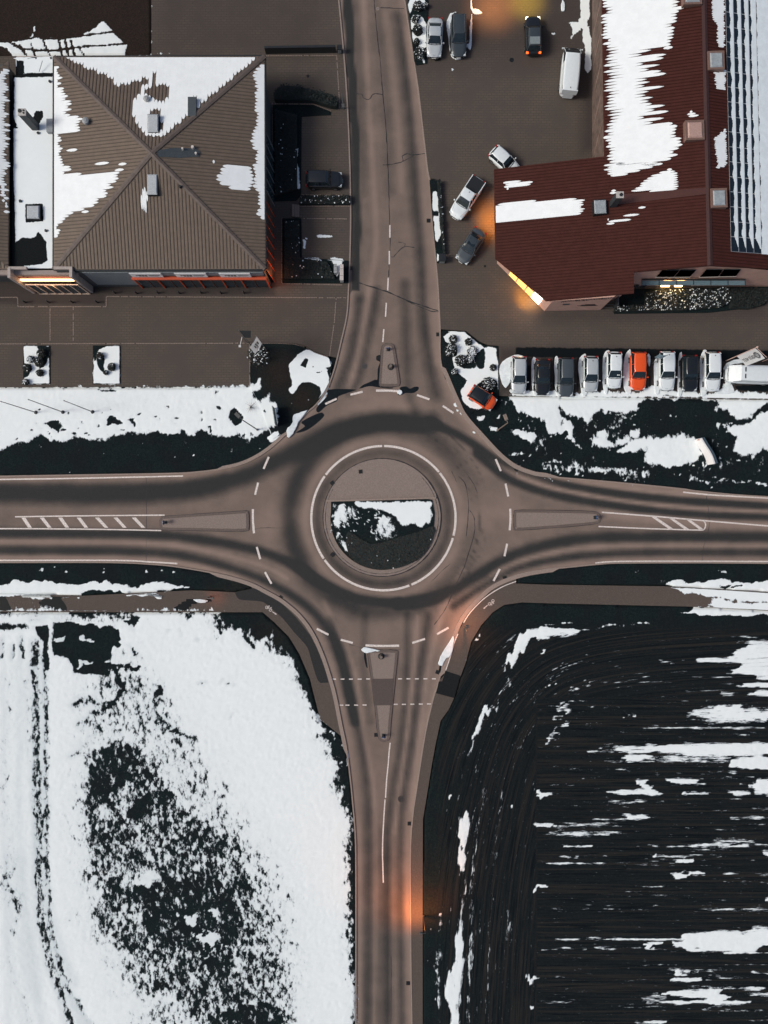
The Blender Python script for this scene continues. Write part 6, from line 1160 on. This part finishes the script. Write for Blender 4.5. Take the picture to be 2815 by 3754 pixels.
hedge('hedge', 'tapering dark clipped hedge running out to the kerb beside the brown roofed building', spline(T(600, 0, 2.37, [(968, 880), (975, 830), (1040, 786), (1140, 785), (1280, 812), (1400, 840), (1500, 880), (1505, 958), (1400, 935), (1290, 903), (1100, 900), (985, 900)]), 2, True), 1.1, 60, 0., br=.05)
hedge('hedge', 'snow flecked low hedge along the gable wall of the red roofed hall', T(2100, 600, 2.32, [(600, 1110), (760, 1085), (1010, 1080), (1305, 1075), (1310, 1190), (1240, 1230), (900, 1262), (560, 1262), (340, 1270), (345, 1230), (600, 1215)]), .8, 70, .17, br=.25)
hedge('hedge', 'plain dark hedge at the right end of the hall front, free of snow', T(2100, 600, 2.32, [(1320, 1075), (1659, 1070), (1659, 1150), (1600, 1210), (1480, 1245), (1320, 1240)]), .7, 50, .0)
hedge('hedge', 'narrow hedge in the strip along the east kerb of the north road', T(1400, 500, 2.37, [(480, 400), (505, 400), (545, 1030), (530, 1030), (500, 700)]), .7, 70, .03)
hedge('hedge', 'dark hedge strip with one snow cap between the parked black car and the empty bay', T(600, 600, 2.37, [(1190, 292), (1618, 292), (1618, 362), (1180, 362)]), .5, 60, .07)
hedge('hedge', 'dark hedge along the left side of the west bays, beside the glazed facade', [(1010, 410), (1090, 430), (1090, 700), (1010, 720)], .6, 45, .02)
hedge('hedge', 'low dark shrubbery wrapping the lower corner of the empty bay', [(1045, 815), (1098, 815), (1100, 950), (1200, 965), (1230, 1025), (1045, 1025)], .45, 45, .03)
gc = hedge('ground_cover', None, spline(T(1150, 1580, 1.904, [(240, 700), (400, 790), (600, 740), (740, 700), (830, 665), (835, 730), (760, 870), (620, 945), (480, 965), (340, 940), (240, 850)]), 3, True), .10, 40, .008, .18, .30, None); 
for k_ in ('label', 'category'):
    if k_ in gc: del gc[k_]
gc['kind'] = 'stuff'
# ================================================================== poles, flags, signs, bollards
m_pole = M('flagpole_paint', (.14, .15, .15), .4, .3); m_polew = M('salmon_pole', (.62, .42, .36), .5); m_steel = M('lamp_steel', (.10, .10, .10), .5, .4)
for (bx, by), (hx, hy), lab in (((131, 1512), (4, 1472), 'thin bare flagpole on the snowy verge, nearest the left edge'), ((230, 1511), (105, 1465), 'thin bare flagpole on the snowy verge, middle of three'), ((339, 1510), (235, 1469), 'thin bare flagpole on the snowy verge, rightmost of three')):
    b = W(bx, by, .1); t_ = W(hx, hy, 7.3); t = thing('flagpole', lab, 'flagpole', (b.x, b.y, .1), group='bare flagpoles on the snowy verge'); MB().tube((0, 0, -.2), (t_.x - b.x, t_.y - b.y, 7.2), .065, .04).build('pole', m_pole, t); MB().tube((0, 0, 0), (0, 0, .12), .22, .16, n=14).build('base', m_darkm, t); MB().tube((t_.x - b.x, t_.y - b.y, 7.2), (t_.x - b.x, t_.y - b.y, 7.32), .07, .05).build('finial', m_pole, t)
def lamp(name, lab, base, head, zh, m_=m_steel, hs=(.55, .30), lit=None, arm=0.):
    b = W(*base, .1); h = W(*head, zh); t = thing(name, lab, 'street lamp', (b.x, b.y, .1)); dx, dy = h.x - b.x, h.y - b.y; a = math.atan2(dy, dx)
    MB().tube((0, 0, -.2), (0, 0, zh - .15), .075, .05).build('pole', m_, t); MB().tube((0, 0, 0), (0, 0, .15), .14, .11, n=12).build('base', m_, t)
    MB().tube((0, 0, zh - .18), (dx * .8, dy * .8, zh - .02), .04).build('arm', m_, t)
    hd = MB().box((dx, dy, zh), (hs[0], hs[1], .12), a, taper=.8).build('lamp_head', m_, t)
    MB().box((dx, dy, zh - .075), (hs[0] * .7, hs[1] * .7, .03), a).build('lens', m_am if lit else m_hl, hd)
    if lit: light('street_lamp_light', 'SPOT', (h.x, h.y, zh - .12), lit[0], lit[1], .12, lit[2], lit[3], .9)
    return t
lamp('street_lamp', 'tall street lamp rising from a bare patch in the snow left of the tilted board', (943, 1575), (872, 1523), 9.0, hs=(.75, .38))
lamp('street_lamp', 'street lamp with pale pole on the dark verge below the small orange and black car', (1824, 1577), (1853, 1530), 7.0, M('pale_pole', (.22, .17, .14), .5), hs=(.7, .38))
lamp('street_lamp', 'lit lamp beside the south path casting a long orange pool', (1553, 3358), (1543, 3420), 3.6, m_steel, (.35, .3), ((1, .27, .03), 1750, 156, (R(36), R(8), 0)))
lamp('street_lamp', 'white headed lamp beside the bicycle symbol on the east path', (1702, 2300), (1713, 2297), 3.4, m_steel, (.38, .3), ((1, .38, .16), 480, 150, None))
lamp('street_lamp', 'small white headed lamp on the west path by a curl of snow', (770, 2188), (780, 2193), 1.6, m_steel, (.30, .26), ((1, .25, .06), 40, 140, None))
lamp('street_lamp', 'small lamp with pale blue head at the kerb where the clipped hedge ends', (1259, 398), (1258, 389), 3.2, m_steel, (.5, .36), None)
for x, y, lab in ((1432, 1346, 'round black collared bollard on the north splitter island'), (1397, 2405, 'round black collared bollard on the south splitter island')):
    t = thing('traffic_bollard', lab, 'bollard', (*G((x, y)), .125), group='round bollards on the splitter islands'); q = MB(); n = 28
    for (r0, z0), (r1, z1) in (((.24, .0), (.38, .0)), ((.38, 0), (.36, .10)), ((.36, .10), (.26, .12)), ((.26, .12), (.23, .02))):
        q.add([(r * math.cos(6.2832 * i / n), r * math.sin(6.2832 * i / n), z) for r, z in ((r0, z0), (r1, z1)) for i in range(n)], [(i, (i + 1) % n, n + (i + 1) % n, n + i) for i in range(n)])
    q.build('collar', m_black, t); MB().tube((0, 0, 0), (0, 0, .72), .20, .17, n=20).build('post', M('bollard_post', (.17, .13, .11), .6), t)
for x, y, a, lab in ((1423, 1282, 90, 'narrow keep right sign post at the tip of the north splitter island'), (607, 1915, 0, 'narrow keep right sign post at the tip of the west splitter island'), (2181, 1897, 0, 'narrow keep right sign post at the tip of the east splitter island'), (1406, 2695, 90, 'narrow keep right sign post at the tip of the south splitter island')):
    t = thing('sign_post', lab, 'road sign', (*G((x, y)), .125), R(a), 'keep right signs on the splitter islands'); MB().box((0, 0, .03), (.42, .42, .08), taper=.8).build('base', m_black, t); MB().tube((0, 0, 0), (0, 0, 1.0), .035).build('post', m_galv, t)
    q = MB(); q.tube((-.03, 0, .72), (.03, 0, .72), .26, n=20); q.build('sign_disc', M('blue_sign', (.02, .06, .16), .4), t); MB().box((0, .0, .25), (.24, .14, .3)).build('marker_block', m_black, t)
def banner(name, lab, A, B, C, Dp, mat, th=.015, kinds='flag'):
    t = thing(name, lab, kinds, (A.x, A.y, 0)); mb = MB(); n = 8; o = Vector((A.x, A.y, 0)); V = []
    nn = (B - A).cross(Dp - A).normalized()
    for s in (0, 1):
        for i in range(n + 1):
            for j in range(n + 1):
                u, v = i / n, j / n; p = A * (1 - u) * (1 - v) + B * u * (1 - v) + Dp * (1 - u) * v + C * u * v; p = p + nn * (.07 * math.sin(v * 5) * v + s * th); V.append(p - o)
    k = (n + 1) ** 2; F = []
    for i in range(n):
        for j in range(n): a = i * (n + 1) + j; F += [(a, a + 1, a + n + 2, a + n + 1), (k + a, k + a + n + 1, k + a + n + 2, k + a + 1)]
    mb.add(V, F, 0, True); mb.build('cloth', mat, t); return t, o
m_cloth = M('white_cloth', (.86, .86, .86), .9, var=.03)
nt_ = m_cloth.node_tree; tr_ = nt_.nodes.new('ShaderNodeBsdfTranslucent'); tr_.inputs[0].default_value = (.9, .9, .9, 1); mx_ = nt_.nodes.new('ShaderNodeMixShader'); mx_.inputs[0].default_value = .5
nt_.links.new(nt_.nodes['Principled BSDF'].outputs[0], mx_.inputs[1]); nt_.links.new(tr_.outputs[0], mx_.inputs[2]); nt_.links.new(mx_.outputs[0], nt_.nodes['Material Output'].inputs[0])
# lettered flag by the long van: cloth hangs along its pole
fb_ = W(2661, 1323, .1); zt = 7.0; ftp = Vector((fb_.x, fb_.y, zt))
def onpole(z): return Vector((fb_.x, fb_.y, z))
zA, zB = 2.55, 6.6
dirF = Vector((W(2799.5, 1298, zB).x - W(2764, 1264, zB).x, W(2799.5, 1298, zB).y - W(2764, 1264, zB).y, 0))
ldr = dirF.normalized()
A_, B_ = onpole(zA) + Vector((.06, 0, 0)), onpole(zB) + Vector((.06, 0, 0)); wF = 1.55
t, o_ = banner('flag', 'white flag lettered in dark capitals with an octagon emblem, above the long van', A_, B_, B_ + ldr * wF, A_ + ldr * wF, m_cloth)
MB().tube((-.06, 0, -.05), (-.06, 0, zt + .1), .05, .035).build('pole', m_polew, t); MB().tube((-.06, 0, zt + .1), (-.06, 0, zt + .22), .09, .08).build('finial', m_polew, t); MB().tube((-.06, 0, zt - .05), (ldr.x * wF, ldr.y * wF, zt - .12), .025).build('crossbar', m_polew, t)
cu = bpy.data.curves.new('txt', 'FONT'); cu.body = 'TÜV SÜD'; cu.size = .62; cu.extrude = .006; to = bpy.data.objects.new('txt', cu); COL.objects.link(to)
bpy.context.view_layer.update(); mt = bpy.data.meshes.new_from_object(to.evaluated_get(bpy.context.evaluated_depsgraph_get())); bpy.data.objects.remove(to)
wd = max(v.co.x for v in mt.vertices); sx = 2.45 / wd
up = Vector((0, 0, 1)); base_ = A_ - o_ + up * .45 + ldr * 1.02; face_n = up.cross(-ldr).normalized()
toC = Vector((-fb_.x, -fb_.y, 60)).normalized(); sgn = 1 if face_n.dot(toC) > 0 else -1
M4 = Matrix((up * sx, -ldr * 1.0, face_n)).transposed()
for v in mt.vertices: v.co = M4 @ v.co + base_ + face_n * (.11 * sgn)
lo_ = obj('lettering', mt, m_black, t)
q = MB(); ec = A_ - o_ + up * 3.42 + ldr * .80 + face_n * (.10 * sgn)
def rg(r0, r1, n, off=0.):
    vs = [ec + up * (r * math.cos(2 * math.pi * i / n + off)) - ldr * (r * math.sin(2 * math.pi * i / n + off)) for r in (r0, r1) for i in range(n)]; q.add(vs, [(i, (i + 1) % n, n + (i + 1) % n, n + i) for i in range(n)])
rg(.34, .46, 8, math.pi / 8); rg(.17, .25, 3, math.pi / 2); rg(.27, .30, 8, math.pi / 8); q.build('emblem', m_black, t)
# flag with black marks at the west car park
Bz, Tz = 3.4, 6.7; a0 = W(960, 1260, Bz); a1 = W(937, 1299, Bz); dirv = Vector((a1.x - a0.x, a1.y - a0.y, 0)); A_ = Vector((a0.x, a0.y, Bz)); B_ = Vector((a0.x, a0.y, Tz))
t, o_ = banner('flag', 'white flag with black block marks and a red dot over the frosty shrub', A_, B_, B_ + dirv, A_ + dirv, m_cloth)
MB().tube((-.05, .03, -.0), (-.05, .03, Tz + .2), .05, .035).build('pole', m_pole, t); MB().tube((-.05, .03, Tz + .05), (dirv.x, dirv.y, Tz + .05), .02).build('crossbar', m_pole, t)
ldr2 = dirv.normalized(); fn = up.cross(ldr2).normalized(); fn = fn if fn.dot(Vector((-a0.x, -a0.y, 60))) > 0 else -fn; L2 = dirv.length
def mark(u0, u1, v0, v1, mm, skew=.15):
    q = MB(); b_ = A_ - o_ + fn * .13; V = [b_ + ldr2 * (L2 * (u + skew * (v - .5) * .6)) + up * ((Tz - Bz) * v) for u, v in ((u0, v0), (u1, v0), (u1, v1), (u0, v1))]; q.add(V, [(0, 1, 2, 3)]); q.add(V, [(3, 2, 1, 0)]); return q.build('mark', mm, t)
for u0, u1, v0, v1 in ((.22, .34, .50, .82), (.40, .54, .48, .64), (.40, .54, .68, .84), (.60, .70, .46, .80), (.44, .56, .30, .44)): mark(u0, u1, v0, v1, m_black)
mark(.60, .68, .26, .32, M('red_mark', (.4, .03, .02), .6))
c0 = W(893, 1234, 6.4); b0 = W(916, 1262, .1)
t = thing('flag', 'dark translucent flag hanging beside the white flag with block marks', 'flag', (b0.x, b0.y, .1)); e_ = Vector((W(936, 1234, 6.4).x - c0.x, 0, 0)); MB().tube((0, 0, 0), (0, 0, 6.6), .045, .03).build('pole', m_pole, t)
q = MB(); V = [Vector((0, 0, 3.2)), Vector((0, 0, 6.3)), Vector((e_.x, e_.y, 6.3)), Vector((e_.x * .55, e_.y, 3.2))]; q.add(V + [v + Vector((0, -.015, 0)) for v in V], [(0, 1, 2, 3), (7, 6, 5, 4)]); q.build('cloth', M('dark_cloth', (.02, .026, .03), .8), t)
t = thing('car_park_lamp', 'small white lamp on a short arm beside the black marked flag', 'lamp', (*G((905, 1257)), .1)); hh_ = W(879, 1269, 3.0); b_ = Vector((*G((905, 1257)), .1)); MB().tube((0, 0, 0), (0, 0, 2.8), .045).build('pole', m_pole, t); MB().tube((0, 0, 2.8), (hh_.x - b_.x, hh_.y - b_.y, 2.9), .04).build('arm', m_cloth, t); MB().box((hh_.x - b_.x, hh_.y - b_.y, 2.9), (.24, .24, .12)).build('lamp_head', m_cloth, t)
# small striped flag
A_ = W(2424, 1314, 3.); B_ = W(2424, 1314, 3.); B_ = Vector((A_.x, A_.y, 4.6)); dv = Vector((-.85, .05, 0)); t, o_ = banner('flag', 'small pale blue and white striped flag over a white car in the row', A_, B_, B_ + dv, A_ + dv + Vector((0, 0, .15)), M('pale_blue_cloth', (.20, .30, .36), .8))
MB().tube((.03, 0, -.1), (.03, 0, 4.9), .04, .03).build('pole', m_pole, t)
for i in range(3): q = MB(); x_ = dv.x * (.15 + i * .3); V = [Vector((x_, -.10, 3.1)), Vector((x_ + dv.x * .12, -.12, 3.1)), Vector((x_ + dv.x * .12, -.12, 4.55)), Vector((x_, -.10, 4.55))]; q.add(V, [(0, 1, 2, 3)]); q.add(V, [(3, 2, 1, 0)]); q.build('stripe', m_cloth, t)
b0 = W(2795, 1325, .1); t = thing('flagpole', 'second salmon flagpole without flag behind the long van', 'flagpole', (b0.x, b0.y, .1)); MB().tube((0, 0, 0), (0, 0, 6.8), .05, .035).build('pole', m_polew, t); MB().tube((0, 0, 6.8), (0, 0, 6.92), .08, .07).build('finial', m_polew, t)
# curved board, slanted board, cabinets
q = MB(); t = thing('sign_board', 'curved white and blue board standing on the verge at the end of a snow patch', 'sign', (0, 0, 0)); pts = [Vector(G(p)) for p in spline([(2544, 1613), (2560, 1640), (2580, 1672), (2592, 1705)], 4)]
def wall_strip(pts, z0, z1, th, lean=(0, 0)):
    mb = MB(); n = len(pts); V = []
    for off, zz in ((0, z0), (0, z1), (th, z1), (th, z0)):
        for i, p in enumerate(pts):
            d = (pts[min(i + 1, n - 1)] - pts[max(i - 1, 0)]).normalized(); nr = Vector((-d.y, d.x)); k = (zz - z0) / max(1e-6, z1 - z0); V.append((p.x + nr.x * off + lean[0] * k, p.y + nr.y * off + lean[1] * k, zz))
    F = [(a * n + i, a * n + i + 1, ((a + 1) % 4) * n + i + 1, ((a + 1) % 4) * n + i) for a in range(4) for i in range(n - 1)] + [(0, n, 2 * n, 3 * n), (n - 1, 4 * n - 1, 3 * n - 1, 2 * n - 1)]; mb.add(V, F); return mb
wall_strip(pts, .1, 1.25, .16, (.25, .05)).build('panel', m_white, t); wall_strip([p + Vector((.50, .08)) for p in pts], .1, 1.05, .3).build('blue_panel', M('dull_blue', (.06, .09, .12), .6), t); c = pts[0]; MB().box((c.x + .3, c.y - .05, .7), (.3, .14, .5)).build('end_cap', M('salmon_cap', (.5, .25, .2), .6), t)
t = thing('sign_board', 'long grey two part board standing at the right end of the snowy verge', 'sign', (*G((1012, 1530)), .1)); a_ = math.atan2(G((1016, 1560))[1] - G((1006, 1495))[1], G((1016, 1560))[0] - G((1006, 1495))[0])
for i, s_ in enumerate((-.5, .5)): MB().box((math.cos(a_) * s_ * 1.05, math.sin(a_) * s_ * 1.05, .95), (1.0, .10, 1.5), a_).build('panel', M('board_grey', (.13, .16, .16), .5), t)
for s_ in (-1.05, 0, 1.05): MB().tube((math.cos(a_) * s_, math.sin(a_) * s_, 0), (math.cos(a_) * s_, math.sin(a_) * s_, 1.8), .05).build('post', m_galv, t)
for (x, y), dm, lab, mm, nm in (((1254, 1010), (.38, 1.8, 1.0), 'long pale utility cabinet on the snowy corner beside the north road', M('cabinet_pale', (.50, .45, .43), .6), 'utility_cabinet'), ((1231, 993), (.30, 1.0, .7), 'smaller grey cabinet in the snow left of the pale one', M('cabinet_grey', (.30, .31, .32), .6), 'utility_cabinet'), ((1619, 955), (.75, .80, .9), 'black slatted cabinet at the lower end of the strip hedge', m_darkm, 'utility_cabinet'), ((1246, 192)[0:2], (.5, .5, .8), 'small dark cabinet at the kerb end of the thin wall above the hedge', m_darkm, 'utility_cabinet')):
    t = thing(nm, lab, 'cabinet', (*G((x, y)), .11)); MB().box((0, 0, dm[2] / 2), dm).build('body', mm, t); MB().box((0, 0, dm[2] + .03), (dm[0] + .06, dm[1] + .06, .06)).build('lid', mm, t); q = MB(); [q.box((0, -dm[1] / 2 - .02, .15 + i * .12), (dm[0] * .8, .03, .04)) for i in range(5)]; q.build('louvre', m_galv, t)
    for i in (-1, 1): MB().box((0, i * dm[1] * .22, dm[2] + .066), (dm[0] * .96, .03, .012)).build('seam', m_trim, t)
w_ = thing('garden_wall', 'thin dark wall from the brown roofed building to the kerb', 'wall', (0, 0, 0)); a_, b_ = G((975, 197)), G((1232, 193)); MB().box(((a_[0] + b_[0]) / 2, (a_[1] + b_[1]) / 2, .6), (b_[0] - a_[0], .22, 1.1), math.atan2(b_[1] - a_[1], b_[0] - a_[0])).build('masonry', m_black, w_); MB().box(((a_[0] + b_[0]) / 2, (a_[1] + b_[1]) / 2, 1.18), (b_[0] - a_[0], .26, .06), math.atan2(b_[1] - a_[1], b_[0] - a_[0])).build('coping', m_darkm, w_)
st_ = MB()
for i in range(3): st_.box((*G((1076 + i * 9, 776)), .10 + .07 * (3 - i)), (.28, 1.45, .16))
s_t = thing('garden_steps', 'three small pale steps beside the dark bed of the west bays', 'steps', (0, 0, 0)); st_.build('treads', M('step_stone', (.16, .12, .10), .8), s_t)
# small stump planters outside the entrance
for i, (x, y) in enumerate(((96, 1110), (182, 1110), (268, 1110), (359, 1110), (424, 1076), (503, 1077), (582, 1076), (660, 1077), (740, 1076), (812, 1077), (896, 1076))):
    t = thing('bollard', 'low dark bollard in the line in front of the porch and the red framed windows', 'bollard', (*G((x, y)), .11), group='low dark bollards in front of the shop'); MB().tube((0, 0, 0), (0, 0, .75), .09, .08, n=12).build('post', m_darkm, t); MB().tube((0, 0, .75), (0, 0, .80), .10, .05, n=12).build('cap', m_black, t)
# slatted path edging half buried in the snow
e_ = thing('slatted_edging', 'thin slatted edging board showing between the west path and the snow', 'edging', (0, 0, 0)); q = MB()
for x0, x1, y0, y1 in ((85, 190, 2184, 2182), (540, 598, 2178, 2188)):
    n = int((x1 - x0) / 4.5)
    for i in range(n): tt = i / n; q.box((*G((x0 + (x1 - x0) * tt, y0 + (y1 - y0) * tt)), .16), (.055, .26, .10), R(-30))
q.build('slats', m_galv, e_); q = MB(); q.ribbon([G((85, 2188)), G((190, 2187))], .08, .2); q.build('rail', m_galv, e_)
# stones of swept snow at kerbs
for x, y, s_ in ():
    pass
# ================================================================== camera, sky, render
cam = bpy.data.cameras.new('camera'); co = bpy.data.objects.new('camera', cam); COL.objects.link(co)
co.location = (0, 0, H); cam.sensor_fit = 'VERTICAL'; cam.sensor_height = 24.
cam.lens = 24. * (S * H) / 3754.; cam.clip_end = 3000
scene.camera = co
w = bpy.data.worlds.new('World'); scene.world = w; w.use_nodes = True; nt = w.node_tree
sky = nt.nodes.new('ShaderNodeTexSky'); sky.sky_type = 'NISHITA'; sky.sun_disc = False
EL, AZ = 42, 262
sky.sun_elevation = R(EL); sky.sun_rotation = R(AZ); sky.air_density = 1.; sky.dust_density = 4.; sky.ozone_density = 1.
nt.links.new(sky.outputs[0], nt.nodes['Background'].inputs[0]); nt.nodes['Background'].inputs[1].default_value = .08
sl = bpy.data.lights.new('sun', 'SUN'); so_ = bpy.data.objects.new('sun', sl); COL.objects.link(so_)
d = Vector((math.sin(R(AZ)) * math.cos(R(EL)), math.cos(R(AZ)) * math.cos(R(EL)), math.sin(R(EL))))
so_.rotation_euler = d.to_track_quat('Z', 'Y').to_euler(); sl.energy = 1.55; sl.angle = R(18); sl.color = (.99, .985, .90)
vs = scene.view_settings; vs.view_transform = 'Standard'; vs.look = 'None'; vs.gamma = 1; vs.exposure = EXPO
